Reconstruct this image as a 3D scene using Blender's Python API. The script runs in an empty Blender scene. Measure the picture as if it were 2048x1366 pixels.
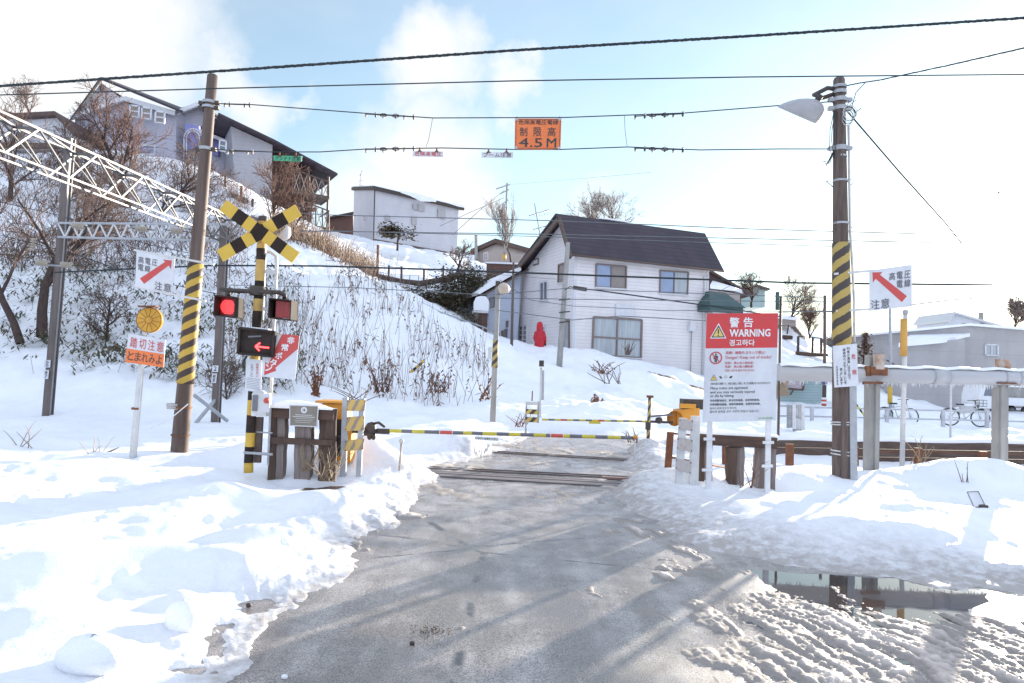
import bpy, bmesh, math, random
import numpy as np
from mathutils import Vector, Matrix
rad = math.radians
C = bpy.context.scene.collection
SC = bpy.context.scene
random.seed(7)

# ------------------------------------------------------------------ camera
PITCH, ROLL = rad(2.4), 0.035
cp, sp = math.cos(PITCH), math.sin(PITCH)
FW = Vector((0, cp, sp)); R0 = Vector((1, 0, 0)); U0 = Vector((0, -sp, cp))
RT = R0*math.cos(ROLL) + U0*math.sin(ROLL); UP = U0*math.cos(ROLL) - R0*math.sin(ROLL)
EYE = Vector((0, 0, 1.6)); FPX = 2048*24/36
cam = bpy.data.cameras.new('camera'); cam.lens = 24; cam.sensor_width = 36
cam.clip_start = 0.05; cam.clip_end = 2000
co = bpy.data.objects.new('camera', cam); C.objects.link(co)
co.matrix_world = Matrix(((RT.x, UP.x, -FW.x, EYE.x), (RT.y, UP.y, -FW.y, EYE.y), (RT.z, UP.z, -FW.z, EYE.z), (0, 0, 0, 1)))
SC.camera = co

def ray(px, py):
    return FW + RT*((px-1024)/FPX) - UP*((py-683)/FPX)
def P(px, py, Y):                       # the point seen at a pixel, Y metres ahead
    v = ray(px, py); return EYE + v*(Y/v.y)
def G(px, py, z=0.0):                   # the point seen at a pixel on a level at z
    v = ray(px, py); return EYE + v*((z-EYE.z)/v.z)
def on_plane(px, py, p0, n):
    v = ray(px, py); return EYE + v*((p0-EYE).dot(n)/v.dot(n))
def mpp(Y): return Y/FPX                # metres per photo pixel at Y

# ------------------------------------------------------------------ light
SUN_AZ, SUN_EL = rad(37.5), rad(10.0)   # azimuth measured from +Y towards +X
SC.view_settings.view_transform = 'Standard'; SC.view_settings.look = 'None'
SC.view_settings.gamma = 1; SC.view_settings.use_curve_mapping = False
SC.view_settings.exposure = 1.3
SKY_STRENGTH = 0.15
sl = bpy.data.lights.new('sun', 'SUN'); sl.energy = 5.0; sl.angle = rad(0.5); sl.color = (1, .90, .76)
so = bpy.data.objects.new('sun', sl); C.objects.link(so)
sd = Vector((math.sin(SUN_AZ)*math.cos(SUN_EL), math.cos(SUN_AZ)*math.cos(SUN_EL), math.sin(SUN_EL)))
so.rotation_euler = (-sd).to_track_quat('-Z', 'Y').to_euler(); so.location = sd*50

class NT:                               # a small node-tree writer
    def __init__(s, nt): s.nt = nt; s.nt.nodes.clear()
    def n(s, t, **kw):
        nd = s.nt.nodes.new(t)
        for k, v in kw.items():
            if k.startswith('i_'):
                key = k[2:]; key = int(key) if key.isdigit() else key.replace('_', ' ')
                sock = nd.inputs[key]
                if hasattr(v, 'is_output') or isinstance(v, bpy.types.NodeSocket): s.nt.links.new(v, sock)
                else: sock.default_value = v
            else: setattr(nd, k, v)
        return nd
    def m(s, op, a, b=None, c=None, clamp=False):
        nd = s.n('ShaderNodeMath', operation=op); nd.use_clamp = clamp
        for i, v in enumerate((a, b, c)):
            if v is None: continue
            if isinstance(v, bpy.types.NodeSocket): s.nt.links.new(v, nd.inputs[i])
            else: nd.inputs[i].default_value = v
        return nd.outputs[0]
    def mix(s, f, a, b):
        nd = s.n('ShaderNodeMix', data_type='RGBA')
        for i, v in ((0, f), (6, a), (7, b)):
            if isinstance(v, bpy.types.NodeSocket): s.nt.links.new(v, nd.inputs[i])
            else: nd.inputs[i].default_value = v if i == 0 else (tuple(v)+(1,))[:4]
        return nd.outputs[2]
    def ramp(s, f, lo, hi):
        nd = s.n('ShaderNodeMapRange', interpolation_type='SMOOTHSTEP')
        s.nt.links.new(f, nd.inputs[0]); nd.inputs[1].default_value = lo; nd.inputs[2].default_value = hi
        return nd.outputs[0]
    def noise(s, vec, scale, detail=3, rough=.55, dist=0):
        nd = s.n('ShaderNodeTexNoise'); s.nt.links.new(vec, nd.inputs['Vector'])
        nd.inputs['Scale'].default_value = scale; nd.inputs['Detail'].default_value = detail
        nd.inputs['Roughness'].default_value = rough; nd.inputs['Distortion'].default_value = dist
        return nd.outputs[0]
    def mapping(s, vec, scale=(1, 1, 1), loc=(0, 0, 0)):
        nd = s.n('ShaderNodeMapping'); s.nt.links.new(vec, nd.inputs[0])
        nd.inputs['Scale'].default_value = scale; nd.inputs['Location'].default_value = loc
        return nd.outputs[0]

W = bpy.data.worlds.new('World'); SC.world = W; W.use_nodes = True
w = NT(W.node_tree)
sky = w.n('ShaderNodeTexSky', sky_type='NISHITA', sun_disc=False)
sky.sun_elevation = SUN_EL; sky.sun_rotation = SUN_AZ; sky.air_density = 1.0; sky.dust_density = .25; sky.ozone_density = 1.2; sky.altitude = 50
geo = w.n('ShaderNodeTexCoord').outputs['Generated']
nz = w.n('ShaderNodeTexNoise'); w.nt.links.new(geo, nz.inputs['Vector']); nz.inputs['Scale'].default_value = 5.5; nz.inputs['Detail'].default_value = 7; nz.inputs['Roughness'].default_value = .58
off = w.n('ShaderNodeVectorMath', operation='MULTIPLY_ADD'); w.nt.links.new(nz.outputs['Color'], off.inputs[0]); off.inputs[1].default_value = (.24, .24, .3); w.nt.links.new(geo, off.inputs[2])
wd = w.n('ShaderNodeVectorMath', operation='SUBTRACT'); w.nt.links.new(off.outputs[0], wd.inputs[0]); wd.inputs[1].default_value = (.12, .12, .15)
mask = None
# cloud banks: where they stand in the sky and how wide they are
for px, py, r, k in ((30, 60, .26, 1), (250, 90, .15, .95), (480, 185, .08, .9), (860, 120, .09, .95), (850, 330, .13, 1), (760, 430, .12, .9), (1010, 160, .06, .9), (590, 205, .045, .8),
                     (1150, 480, .13, .7), (2250, 420, .34, .8), (1800, 650, .2, .8), (-700, 200, .5, .9), (-900, -900, .5, .7), (3600, 100, .6, .8)):
    c = ray(px, py).normalized()
    dn = w.n('ShaderNodeVectorMath', operation='DISTANCE'); w.nt.links.new(wd.outputs[0], dn.inputs[0]); dn.inputs[1].default_value = c
    b = w.m('MULTIPLY', w.ramp(w.m('SUBTRACT', r*1.25, dn.outputs['Value']), 0.0, r*1.0), k)
    mask = b if mask is None else w.m('MAXIMUM', mask, b)
veil = w.ramp(w.noise(w.mapping(geo, (1, 1, 2.2)), 2.3, 5, .6), .35, .75)      # thin high cloud
mask = w.m('MAXIMUM', mask, w.m('ADD', .22, w.m('MULTIPLY', veil, .2)))
skym = w.n('ShaderNodeVectorMath', operation='MULTIPLY'); w.nt.links.new(sky.outputs[0], skym.inputs[0]); skym.inputs[1].default_value = (.66, .78, .80)
colr = w.mix(mask, skym.outputs[0], (2.85, 2.88, 2.92))
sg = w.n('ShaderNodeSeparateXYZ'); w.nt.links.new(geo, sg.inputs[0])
high = w.m('MAXIMUM', w.ramp(sg.outputs[2], .50, .85), w.ramp(w.m('MULTIPLY', sg.outputs[1], -1), -.25, .45))   # fill brightness added in unseen sky overhead and behind, to lift shaded snow
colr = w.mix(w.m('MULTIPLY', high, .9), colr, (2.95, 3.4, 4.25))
sdot = w.n('ShaderNodeVectorMath', operation='DOT_PRODUCT'); w.nt.links.new(geo, sdot.inputs[0]); sdot.inputs[1].default_value = sd
sdv = w.m('MAXIMUM', sdot.outputs['Value'], 0)
aur = w.m('ADD', w.m('MULTIPLY', w.m('POWER', sdv, 30), 1.0), w.m('MULTIPLY', w.m('POWER', sdv, 260), 12))   # bright aureole of thin cloud round the low sun
add = w.n('ShaderNodeVectorMath', operation='MULTIPLY_ADD'); w.nt.links.new(aur, add.inputs[0]); add.inputs[1].default_value = (1, .985, .96); w.nt.links.new(colr, add.inputs[2]); colr = add.outputs[0]
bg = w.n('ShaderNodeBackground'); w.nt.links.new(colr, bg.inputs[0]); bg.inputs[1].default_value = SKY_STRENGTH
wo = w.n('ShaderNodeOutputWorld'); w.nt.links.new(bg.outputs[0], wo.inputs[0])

# ------------------------------------------------------------------ materials
MATS = {}
def newmat(name):
    m = bpy.data.materials.new(name); m.use_nodes = True
    t = NT(m.node_tree); b = t.n('ShaderNodeBsdfPrincipled'); o = t.n('ShaderNodeOutputMaterial')
    t.nt.links.new(b.outputs[0], o.inputs[0]); MATS[name] = m
    return m, t, b
def setc(t, b, key, v):
    if isinstance(v, bpy.types.NodeSocket): t.nt.links.new(v, b.inputs[key])
    else: b.inputs[key].default_value = (tuple(v)+(1,))[:4] if key in ('Base Color', 'Emission Color') else v
def bump(t, b, h, strength, dist=.02):
    nd = t.n('ShaderNodeBump'); t.nt.links.new(h, nd.inputs['Height']); nd.inputs['Strength'].default_value = strength; nd.inputs['Distance'].default_value = dist
    t.nt.links.new(nd.outputs[0], b.inputs['Normal'])
def M(name, c1, c2=None, scale=6, rough=.6, metal=0, bmp=.15, stretch=(1, 1, 1), coord='Object', spot=None, spot_amt=.5, spot_scale=9, emit=None, spec=None):
    """mottled material: two tones by noise, optional spots (rust, dirt), bump"""
    if name in MATS: return MATS[name]
    m, t, b = newmat(name)
    tc = t.n('ShaderNodeTexCoord').outputs[coord]; v = t.mapping(tc, stretch)
    n1 = t.noise(v, scale, 5, .6)
    c2 = c2 or tuple(x*.75 for x in c1)
    col = t.mix(t.ramp(n1, .3, .7), c1, c2)
    if spot:
        sm = t.ramp(t.noise(v, spot_scale, 6, .65), 1-spot_amt*.55, 1-spot_amt*.55+.12)
        col = t.mix(sm, col, spot)
    setc(t, b, 'Base Color', col); b.inputs['Roughness'].default_value = rough; b.inputs['Metallic'].default_value = metal
    if spec is not None: b.inputs['Specular IOR Level'].default_value = spec
    if bmp: bump(t, b, t.noise(v, scale*4, 4, .6), bmp, .01)
    if emit: setc(t, b, 'Emission Color', emit[0]); b.inputs['Emission Strength'].default_value = emit[1]
    return m
def stripes(name, c1, c2, period, slope, wear=(.35, .3, .25), wear_amt=.35, fuzz=0.01, duty=.5):
    """diagonal stripes on UV in metres (u is 0..1 round a pole when slope counts turns)"""
    if name in MATS: return MATS[name]
    m, t, b = newmat(name)
    uv = t.n('ShaderNodeUVMap').outputs[0]
    sx = t.n('ShaderNodeSeparateXYZ'); t.nt.links.new(uv, sx.inputs[0])
    nn = t.noise(uv, 9, 3)
    ph = t.m('ADD', t.m('DIVIDE', sx.outputs[1], period), t.m('MULTIPLY', sx.outputs[0], slope))
    ph = t.m('ADD', ph, t.m('MULTIPLY', nn, fuzz*10))
    f = t.m('FRACT', ph)
    k = t.m('GREATER_THAN', f, duty)
    tc = t.n('ShaderNodeTexCoord').outputs['Object']
    dirt = t.ramp(t.noise(tc, 7, 6, .7), 1-wear_amt, 1.15-wear_amt)
    a = t.mix(t.noise(tc, 4, 4), c1, tuple(x*.7 for x in c1))
    col = t.mix(k, a, c2)
    col = t.mix(dirt, col, wear)
    setc(t, b, 'Base Color', col); b.inputs['Roughness'].default_value = .55
    bump(t, b, t.noise(tc, 30, 4), .15, .01)
    return m

WHITEP = M('white_paint', (.72, .72, .74), (.6, .6, .62), 5, .5, 0, .05)
PLATEW = M('sign_white', (.66, .67, .70), (.56, .57, .61), 3, .45, 0, .03, spot=(.45, .4, .36), spot_amt=.28, spot_scale=5)
SIGNRED = M('sign_red', (.58, .06, .06), (.50, .07, .06), 3, .45, 0, .03)
SIGNORANGE = M('sign_orange', (.78, .20, .055), (.70, .16, .04), 4, .45, 0, .03)
SIGNGREEN = M('sign_green', (.06, .38, .20), (.05, .3, .16), 4, .45, 0, .03)
INKBLACK = M('ink_black', (.03, .03, .035), (.05, .05, .05), 8, .55, 0, 0)
INKGREY = M('ink_grey', (.10, .10, .12), (.14, .14, .15), 8, .55, 0, 0)
INKRED = M('ink_red', (.55, .07, .08), (.5, .1, .1), 8, .55, 0, 0)
INKGREEN = M('ink_green', (.18, .45, .20), (.2, .4, .2), 8, .55, 0, 0)
INKWHITE = M('ink_white', (.8, .8, .8), (.72, .72, .72), 8, .5, 0, 0)
INKYEL = M('ink_yellow', (.72, .52, .16), (.66, .48, .14), 8, .5, 0, 0)
YEL = M('paint_yellow', (.62, .40, .05), (.52, .32, .04), 5, .5, 0, .08, spot=(.3, .18, .08), spot_amt=.42)
YELP = M('paint_lemon', (.60, .52, .06), (.5, .42, .05), 5, .5, 0, .05)
BLK = M('paint_black', (.022, .016, .013), (.045, .03, .024), 6, .7, 0, .1, spec=.2)
GREYP = M('paint_grey', (.16, .16, .18), (.12, .12, .14), 5, .5, 0, .05)
REDP = M('paint_red', (.55, .08, .06), (.48, .07, .05), 5, .5, 0, .05)
ORANGEP = M('paint_orange', (.66, .30, .03), (.56, .24, .03), 3, .5, 0, .1, spot=(.25, .12, .05), spot_amt=.35)
STEEL = M('galvanised', (.42, .43, .45), (.33, .34, .36), 8, .5, .3, .08, spot=(.28, .2, .15), spot_amt=.3)
STEELL = M('galvanised_pale', (.62, .62, .62), (.52, .52, .52), 8, .5, .15, .08, spot=(.4, .3, .22), spot_amt=.25)
IRON = M('dark_iron', (.05, .045, .045), (.09, .065, .05), 8, .6, .3, .1)
RUST = M('rust', (.22, .085, .035), (.12, .05, .03), 9, .8, 0, .3, spot=(.3, .14, .05), spot_amt=.4)
RUSTW = M('rust_white', (.55, .5, .45), (.3, .14, .07), 5, .7, 0, .2, spot=(.3, .12, .05), spot_amt=.7)
WIREM = M('wire', (.035, .045, .05), (.05, .055, .06), 4, .85, 0, 0, spec=.1)
WIREG = M('wire_grey', (.13, .14, .16), (.16, .17, .18), 4, .85, 0, 0, spec=.1)
CONC = M('concrete', (.36, .35, .33), (.27, .26, .25), 5, .85, 0, .3, stretch=(1, 1, .4), spot=(.2, .17, .14), spot_amt=.35)
POLEW = M('pole_wood', (.15, .11, .095), (.075, .052, .044), 4, .75, 0, .35, stretch=(6, 6, .5), spot=(.27, .2, .18), spot_amt=.4)
POLER = M('pole_rusty', (.135, .095, .08), (.07, .042, .033), 3, .65, .1, .3, stretch=(3, 3, .3), spot=(.30, .24, .22), spot_amt=.42, spot_scale=4)
SLEEP = M('sleeper_wood', (.115, .07, .052), (.06, .038, .03), 4, .85, 0, .6, stretch=(5, 5, .5), coord='Object', spot=(.24, .19, .165), spot_amt=.5, spot_scale=5)
SLEEPG = M('sleeper_grey', (.27, .23, .215), (.16, .12, .105), 4, .85, 0, .6, stretch=(7, 7, .4), spot=(.10, .055, .04), spot_amt=.5, spot_scale=4)
SLEEPH = M('sleeper_beam', (.105, .06, .045), (.055, .035, .028), 4, .85, 0, .5, stretch=(.5, 5, 5), spot=(.2, .13, .1), spot_amt=.35, spot_scale=5)
BARK = M('bark', (.085, .055, .045), (.045, .03, .026), 6, .9, 0, .5, stretch=(3, 3, .7))
TWIG = M('twig', (.17, .11, .09), (.10, .065, .055), 6, .85, 0, 0)
TWIGR = M('twig_reddish', (.19, .10, .075), (.12, .065, .05), 4, .85, 0, 0)
TWIGP = M('twig_pale', (.25, .2, .18), (.18, .13, .115), 4, .85, 0, 0)
STRAW = M('dry_straw', (.34, .26, .18), (.22, .155, .10), 4, .85, 0, 0)
SASA = M('bamboo_grass', (.055, .075, .03), (.12, .085, .045), 1.2, .6, 0, 0, spot=(.2, .15, .08), spot_amt=.4, spot_scale=3)
BUSHG = M('evergreen', (.055, .058, .026), (.115, .08, .045), 1.5, .7, 0, 0, spot=(.16, .09, .04), spot_amt=.5, spot_scale=2.5)
GLASSD = M('window_glass', (.10, .12, .15), (.14, .16, .2), 1.2, .06, 0, 0, spec=.8)
CURTAIN = M('window_curtain', (.42, .45, .47), (.30, .33, .36), 2, .18, 0, 0, stretch=(5, 5, .3), spec=.7)
SHUTTER = M('window_screen', (.26, .22, .2), (.22, .19, .18), 3, .4, 0, 0)
BLUEGL = M('window_blue', (.27, .34, .50), (.23, .29, .42), 2, .12, 0, 0, spec=.7)
REDLENS = M('lens_red', (.40, .03, .03), (.28, .02, .02), 8, .25, 0, 0, stretch=(6, 6, .6))
LEDRED = M('led_red', (.9, .05, .04), (.8, .04, .03), 8, .4, 0, 0, emit=((1, .045, .05), 2.3))
JACKET = M('red_jacket', (.55, .02, .035), (.4, .015, .03), 7, .7, 0, .3)
DARKCL = M('dark_trousers', (.03, .03, .04), (.05, .05, .06), 7, .8, 0, .2)
SKIN = M('skin', (.5, .3, .22), (.45, .27, .2), 7, .6, 0, 0)
RUBBER = M('rubber', (.025, .025, .027), (.04, .04, .04), 8, .7, 0, .1)

def board_mat(name, c1, c2, period, axis_z=True, depth=.4, rough=.6, vertical=False, line=.1, dirt=(.3, .28, .26), dirt_amt=.25):
    """lapped or seamed cladding: a line every PERIOD metres (height, or along the wall when vertical)"""
    if name in MATS: return MATS[name]
    m, t, b = newmat(name)
    tc = t.n('ShaderNodeTexCoord').outputs['Object'] if not vertical else t.n('ShaderNodeUVMap').outputs[0]
    sx = t.n('ShaderNodeSeparateXYZ'); t.nt.links.new(tc, sx.inputs[0])
    f = t.m('FRACT', t.m('DIVIDE', sx.outputs[0 if vertical else 2], period))
    ln = t.m('LESS_THAN', f, line)
    ob = t.n('ShaderNodeTexCoord').outputs['Object']
    base = t.mix(t.ramp(t.noise(t.mapping(ob, (1, 1, .5)), 1.1, 5, .6), .3, .7), c1, c2)
    base = t.mix(t.ramp(t.noise(t.mapping(ob, (3, 3, .4)), 1.6, 6, .7), 1-dirt_amt, 1.1-dirt_amt*.5), base, dirt)
    col = t.mix(t.m('MULTIPLY', ln, .45), base, tuple(x*.45 for x in c1))
    setc(t, b, 'Base Color', col); b.inputs['Roughness'].default_value = rough
    bump(t, b, f, depth, .012)
    return m
SIDING = board_mat('siding_white', (.74, .70, .70), (.66, .625, .635), .17, depth=.7, dirt=(.46, .42, .40), dirt_amt=.4)
SIDINGB = board_mat('siding_bluewhite', (.52, .57, .68), (.47, .52, .62), .3, depth=.2, line=.03)
SIDINGP = board_mat('siding_lavender', (.47, .455, .53), (.41, .40, .475), .2, depth=.4)
SIDINGG = board_mat('siding_grey', (.36, .35, .38), (.31, .305, .335), .3, vertical=True, depth=.3, line=.05)
SIDINGM = board_mat('siding_panel', (.55, .54, .57), (.5, .49, .53), 1.0, vertical=True, depth=.15, line=.015)
SIDINGT = board_mat('siding_tan', (.38, .33, .30), (.33, .28, .26), .25, depth=.3)
SIDINGBR = board_mat('siding_brown', (.13, .065, .05), (.10, .05, .04), .22, vertical=True, depth=.5, line=.12)
SIDINGDG = board_mat('siding_darkgrey', (.40, .385, .385), (.35, .335, .34), .9, depth=.2, line=.02)
SIDINGGR = board_mat('siding_green', (.32, .42, .42), (.28, .37, .38), .12, vertical=True, depth=.6, line=.2)
ROOFD = board_mat('roof_dark', (.055, .04, .055), (.036, .028, .04), .24, depth=1.0, line=.3, rough=.7, dirt_amt=.05)
ROOFBR = board_mat('roof_brown', (.10, .06, .05), (.075, .045, .04), .3, depth=.6, line=.15, rough=.6)
ROOFGR = board_mat('roof_green', (.05, .10, .10), (.04, .08, .08), .12, depth=.6, line=.15)
TRIMBR = M('trim_brown', (.11, .075, .06), (.08, .05, .04), 5, .6, 0, .1)
TRIMW = M('trim_white', (.62, .62, .65), (.55, .55, .58), 5, .5, 0, .05)
ALU = M('aluminium_frame', (.22, .17, .155), (.18, .14, .13), 5, .45, .2, .05)
PURPLE = M('paint_violet', (.24, .24, .50), (.20, .20, .44), 4, .5, 0, .05)

def snow_material(name, dirty=True):
    m, t, b = newmat(name)
    tc = t.n('ShaderNodeTexCoord').outputs['Object']
    n1 = t.noise(tc, 1.3, 5, .6); n2 = t.noise(tc, 26, 5, .65)
    col = t.mix(t.ramp(n1, .3, .7), (.86, .87, .90), (.80, .815, .85))
    if dirty:
        at = t.n('ShaderNodeAttribute', attribute_name='dirt').outputs['Fac']
        d = t.m('MULTIPLY', at, t.m('ADD', .55, t.m('MULTIPLY', t.ramp(t.noise(tc, 9, 6, .7), .3, .7), .9)), clamp=True)
        col = t.mix(d, col, (.40, .365, .345))
        so_ = t.n('ShaderNodeAttribute', attribute_name='soil').outputs['Fac']
        col = t.mix(t.ramp(t.m('ADD', so_, t.m('MULTIPLY', t.m('SUBTRACT', t.noise(tc, 5, 6, .7), .5), .9)), .45, .6), col, (.09, .06, .045))
    setc(t, b, 'Base Color', col); b.inputs['Roughness'].default_value = .55; b.inputs['Specular IOR Level'].default_value = .25
    h = t.m('ADD', t.m('ADD', t.m('MULTIPLY', t.noise(tc, 7, 5, .6), 1.0), t.m('MULTIPLY', n2, .4)), t.m('MULTIPLY', t.noise(tc, 90, 3, .7), .22))
    bump(t, b, h, .35, .05)
    return m
SNOWG = snow_material('snow_ground'); SNOW = snow_material('snow_cap', False)

# ------------------------------------------------------------------ mesh building
BASE = {}
class MB:
    """collects polygons with uv (metres) and a material index, builds ONE mesh object"""
    def __init__(s): s.v = []; s.f = []; s.uv = []; s.mi = []; s.mats = []; s.sm = []
    def mat(s, m):
        if m not in s.mats: s.mats.append(m)
        return s.mats.index(m)
    def poly(s, pts, m, uv=None, smooth=False):
        i0 = len(s.v); s.v += [tuple(p) for p in pts]; s.f.append(tuple(range(i0, i0+len(pts))))
        if uv is None:
            a = Vector(pts[0]); ex = (Vector(pts[1])-a)
            ex = ex.normalized() if ex.length > 1e-9 else Vector((1, 0, 0))
            nn = Vector((0, 0, 0))
            for k in range(1, len(pts)-1): nn += (Vector(pts[k])-a).cross(Vector(pts[k+1])-a)
            nn = nn.normalized() if nn.length > 1e-12 else Vector((0, 0, 1)); ey = nn.cross(ex)
            uv = [((Vector(p)-a).dot(ex), (Vector(p)-a).dot(ey)) for p in pts]
        s.uv += uv; s.mi.append(s.mat(m)); s.sm.append(smooth); return s
    def box(s, c, sx, sy, sz, m, ax=(1, 0, 0), ay=None, az=(0, 0, 1)):
        c = Vector(c); ax = Vector(ax).normalized(); az = Vector(az).normalized()
        ay = Vector(ay).normalized() if ay is not None else az.cross(ax).normalized()
        X, Y, Z = ax*sx/2, ay*sy/2, az*sz/2
        q = lambda a, b, e: c+X*a+Y*b+Z*e
        for pts in ((q(-1, -1, -1), q(1, -1, -1), q(1, -1, 1), q(-1, -1, 1)), (q(1, 1, -1), q(-1, 1, -1), q(-1, 1, 1), q(1, 1, 1)),
                    (q(-1, 1, -1), q(-1, -1, -1), q(-1, -1, 1), q(-1, 1, 1)), (q(1, -1, -1), q(1, 1, -1), q(1, 1, 1), q(1, -1, 1)),
                    (q(-1, -1, 1), q(1, -1, 1), q(1, 1, 1), q(-1, 1, 1)), (q(-1, 1, -1), q(1, 1, -1), q(1, -1, -1), q(-1, -1, -1))):
            s.poly(pts, m)
        return s
    def bar(s, p, q, w, d, m, side=(0, -1, 0)):
        """a beam from p to q; w across, d towards SIDE"""
        p = Vector(p); q = Vector(q); az = q-p; L = az.length; az.normalize()
        ax = Vector(side).cross(az)
        if ax.length < 1e-5: ax = Vector((1, 0, 0))
        ax.normalize(); return s.box((p+q)/2, w, d, L, m, ax, az.cross(ax), az)
    def tube(s, pts, r, m, n=8, cap=True, smooth=True):
        pts = [Vector(p) for p in pts]
        if not hasattr(r, '__len__'): r = [r]*len(pts)
        rings = []; prev = None; L = 0; Ls = []
        for i, p in enumerate(pts):
            d = (pts[min(i+1, len(pts)-1)]-pts[max(i-1, 0)])
            d = d.normalized() if d.length > 1e-9 else Vector((0, 0, 1))
            if prev is None:
                a = Vector((0, -1, 0)) if abs(d.y) < .9 else Vector((1, 0, 0))
            else: a = prev
            a = (a-d*a.dot(d)); a = a.normalized() if a.length > 1e-6 else d.orthogonal().normalized()
            prev = a; b = d.cross(a)
            if i: L += (p-pts[i-1]).length
            Ls.append(L)
            i0 = len(s.v)
            s.v += [tuple(p+(a*math.cos(2*math.pi*k/n)+b*math.sin(2*math.pi*k/n))*r[i]) for k in range(n)]
            rings.append(i0)
        mi = s.mat(m)
        for i in range(len(pts)-1):
            A, B = rings[i], rings[i+1]
            for k in range(n):
                k2 = (k+1) % n
                s.f.append((A+k, A+k2, B+k2, B+k)); s.mi.append(mi); s.sm.append(smooth)
                s.uv += [(k/n, Ls[i]), ((k+1)/n, Ls[i]), ((k+1)/n, Ls[i+1]), (k/n, Ls[i+1])]
        if cap:
            for A, rev in ((rings[0], True), (rings[-1], False)):
                f = tuple(A+k for k in range(n)); f = f[::-1] if rev else f
                s.f.append(f); s.mi.append(mi); s.sm.append(False); s.uv += [(.5, 0)]*n
        return s
    def lathe(s, c, prof, m, n=16, axis=(0, 0, 1), smooth=True, shear=None):
        """prof: (radius, height) along axis"""
        c = Vector(c); az = Vector(axis).normalized(); ax = az.orthogonal().normalized(); ay = az.cross(ax)
        i0 = len(s.v)
        for r, h in prof:
            o = c+az*h+(Vector(shear)*h if shear else Vector())
            s.v += [tuple(o+(ax*math.cos(2*math.pi*k/n)+ay*math.sin(2*math.pi*k/n))*r) for k in range(n)]
        mi = s.mat(m)
        for i in range(len(prof)-1):
            for k in range(n):
                k2 = (k+1) % n; A = i0+i*n; B = A+n
                s.f.append((A+k, A+k2, B+k2, B+k)); s.mi.append(mi); s.sm.append(smooth)
                s.uv += [(k/n, prof[i][1]), ((k+1)/n, prof[i][1]), ((k+1)/n, prof[i+1][1]), (k/n, prof[i+1][1])]
        return s
    def ball(s, c, rx, ry, rz, m, n=10, k=6, jit=0, seed=1):
        c = Vector(c); i0 = len(s.v); rr = random.Random(seed)
        for i in range(k+1):
            th = math.pi*i/k
            for j in range(n):
                a = 2*math.pi*j/n; q = 1+rr.uniform(-jit, jit)
                s.v.append((c.x+rx*q*math.sin(th)*math.cos(a), c.y+ry*q*math.sin(th)*math.sin(a), c.z+rz*q*math.cos(th)))
        mi = s.mat(m)
        for i in range(k):
            for j in range(n):
                j2 = (j+1) % n; A = i0+i*n; B = A+n
                s.f.append((A+j, B+j, B+j2, A+j2)); s.mi.append(mi); s.sm.append(True); s.uv += [(0, 0)]*4
        return s
    def prism(s, poly, vec, m, mside=None, close=True):
        """polygon extruded by vec"""
        a = [Vector(p) for p in poly]; v = Vector(vec); b = [p+v for p in a]; mside = mside or m
        s.poly(a, m)
        if close: s.poly(b[::-1], m)
        n = len(a)
        for i in range(n):
            j = (i+1) % n; s.poly([a[j], a[i], b[i], b[j]], mside)
        return s
    def raw(s, verts, faces, m):
        i0 = len(s.v); s.v += [tuple(p) for p in verts]; mi = s.mat(m)
        for f in faces:
            s.f.append(tuple(i0+i for i in f)); s.mi.append(mi); s.sm.append(False); s.uv += [(0, 0)]*len(f)
        return s
    def build(s, name, parent=None, base=None):
        me = bpy.data.meshes.new(name)
        b = BASE[parent.name] if parent is not None else Vector(base) if base is not None else Vector()
        me.from_pydata([(x-b.x, y-b.y, z-b.z) for x, y, z in s.v], [], s.f)
        for m in s.mats: me.materials.append(m)
        me.polygons.foreach_set('material_index', s.mi); me.polygons.foreach_set('use_smooth', s.sm)
        ul = me.uv_layers.new(name='UVMap'); ul.data.foreach_set('uv', [c for q in s.uv for c in q])
        me.update()
        o = bpy.data.objects.new(name, me); C.objects.link(o)
        if parent is not None: o.parent = parent; BASE[o.name] = b
        else: o.location = b; BASE[o.name] = b
        return o

def tag(o, label=None, cat=None, group=None, kind=None):
    if label: o['label'] = label
    if cat: o['category'] = cat
    if group: o['group'] = group
    if kind: o['kind'] = kind
    return o
def thing(name, base, label, cat, group=None):
    o = bpy.data.objects.new(name, None); C.objects.link(o); o.empty_display_size = .2
    o.location = base; BASE[o.name] = Vector(base); return tag(o, label, cat, group)
def dup(root, loc=None, rotz=None, label=None, scale=None):
    r = root.copy(); C.objects.link(r)
    if loc is not None: r.location = loc
    if rotz is not None: r.rotation_euler = (0, 0, rotz)
    if scale is not None: r.scale = (scale,)*3 if not hasattr(scale, '__len__') else scale
    if label: r['label'] = label
    def rec(a, b):
        for ch in list(a.children):
            c = ch.copy(); C.objects.link(c); c.parent = b; rec(ch, c)
    rec(root, r); return r

# ------------------------------------------------------------------ text
TXT = {}
def text_geo(body, bold=0.0, spacing=1.0):
    k = (body, bold, spacing)
    if k in TXT: return TXT[k]
    cu = bpy.data.curves.new('writing', 'FONT'); cu.body = body; cu.size = 1; cu.resolution_u = 2;  cu.space_character = spacing
    o = bpy.data.objects.new('writing', cu); C.objects.link(o)
    dg = bpy.context.evaluated_depsgraph_get(); me = bpy.data.meshes.new_from_object(o.evaluated_get(dg))
    vs = [(v.co.x, v.co.y) for v in me.vertices]; fs = [tuple(p.vertices) for p in me.polygons]
    bpy.data.objects.remove(o); bpy.data.curves.remove(cu); bpy.data.meshes.remove(me)
    x0 = min(v[0] for v in vs); x1 = max(v[0] for v in vs); y0 = min(v[1] for v in vs); y1 = max(v[1] for v in vs)
    TXT[k] = ([((x-x0)/(x1-x0+1e-9), (y-y0)/(y1-y0+1e-9)) for x, y in vs], fs); return TXT[k]

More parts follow.
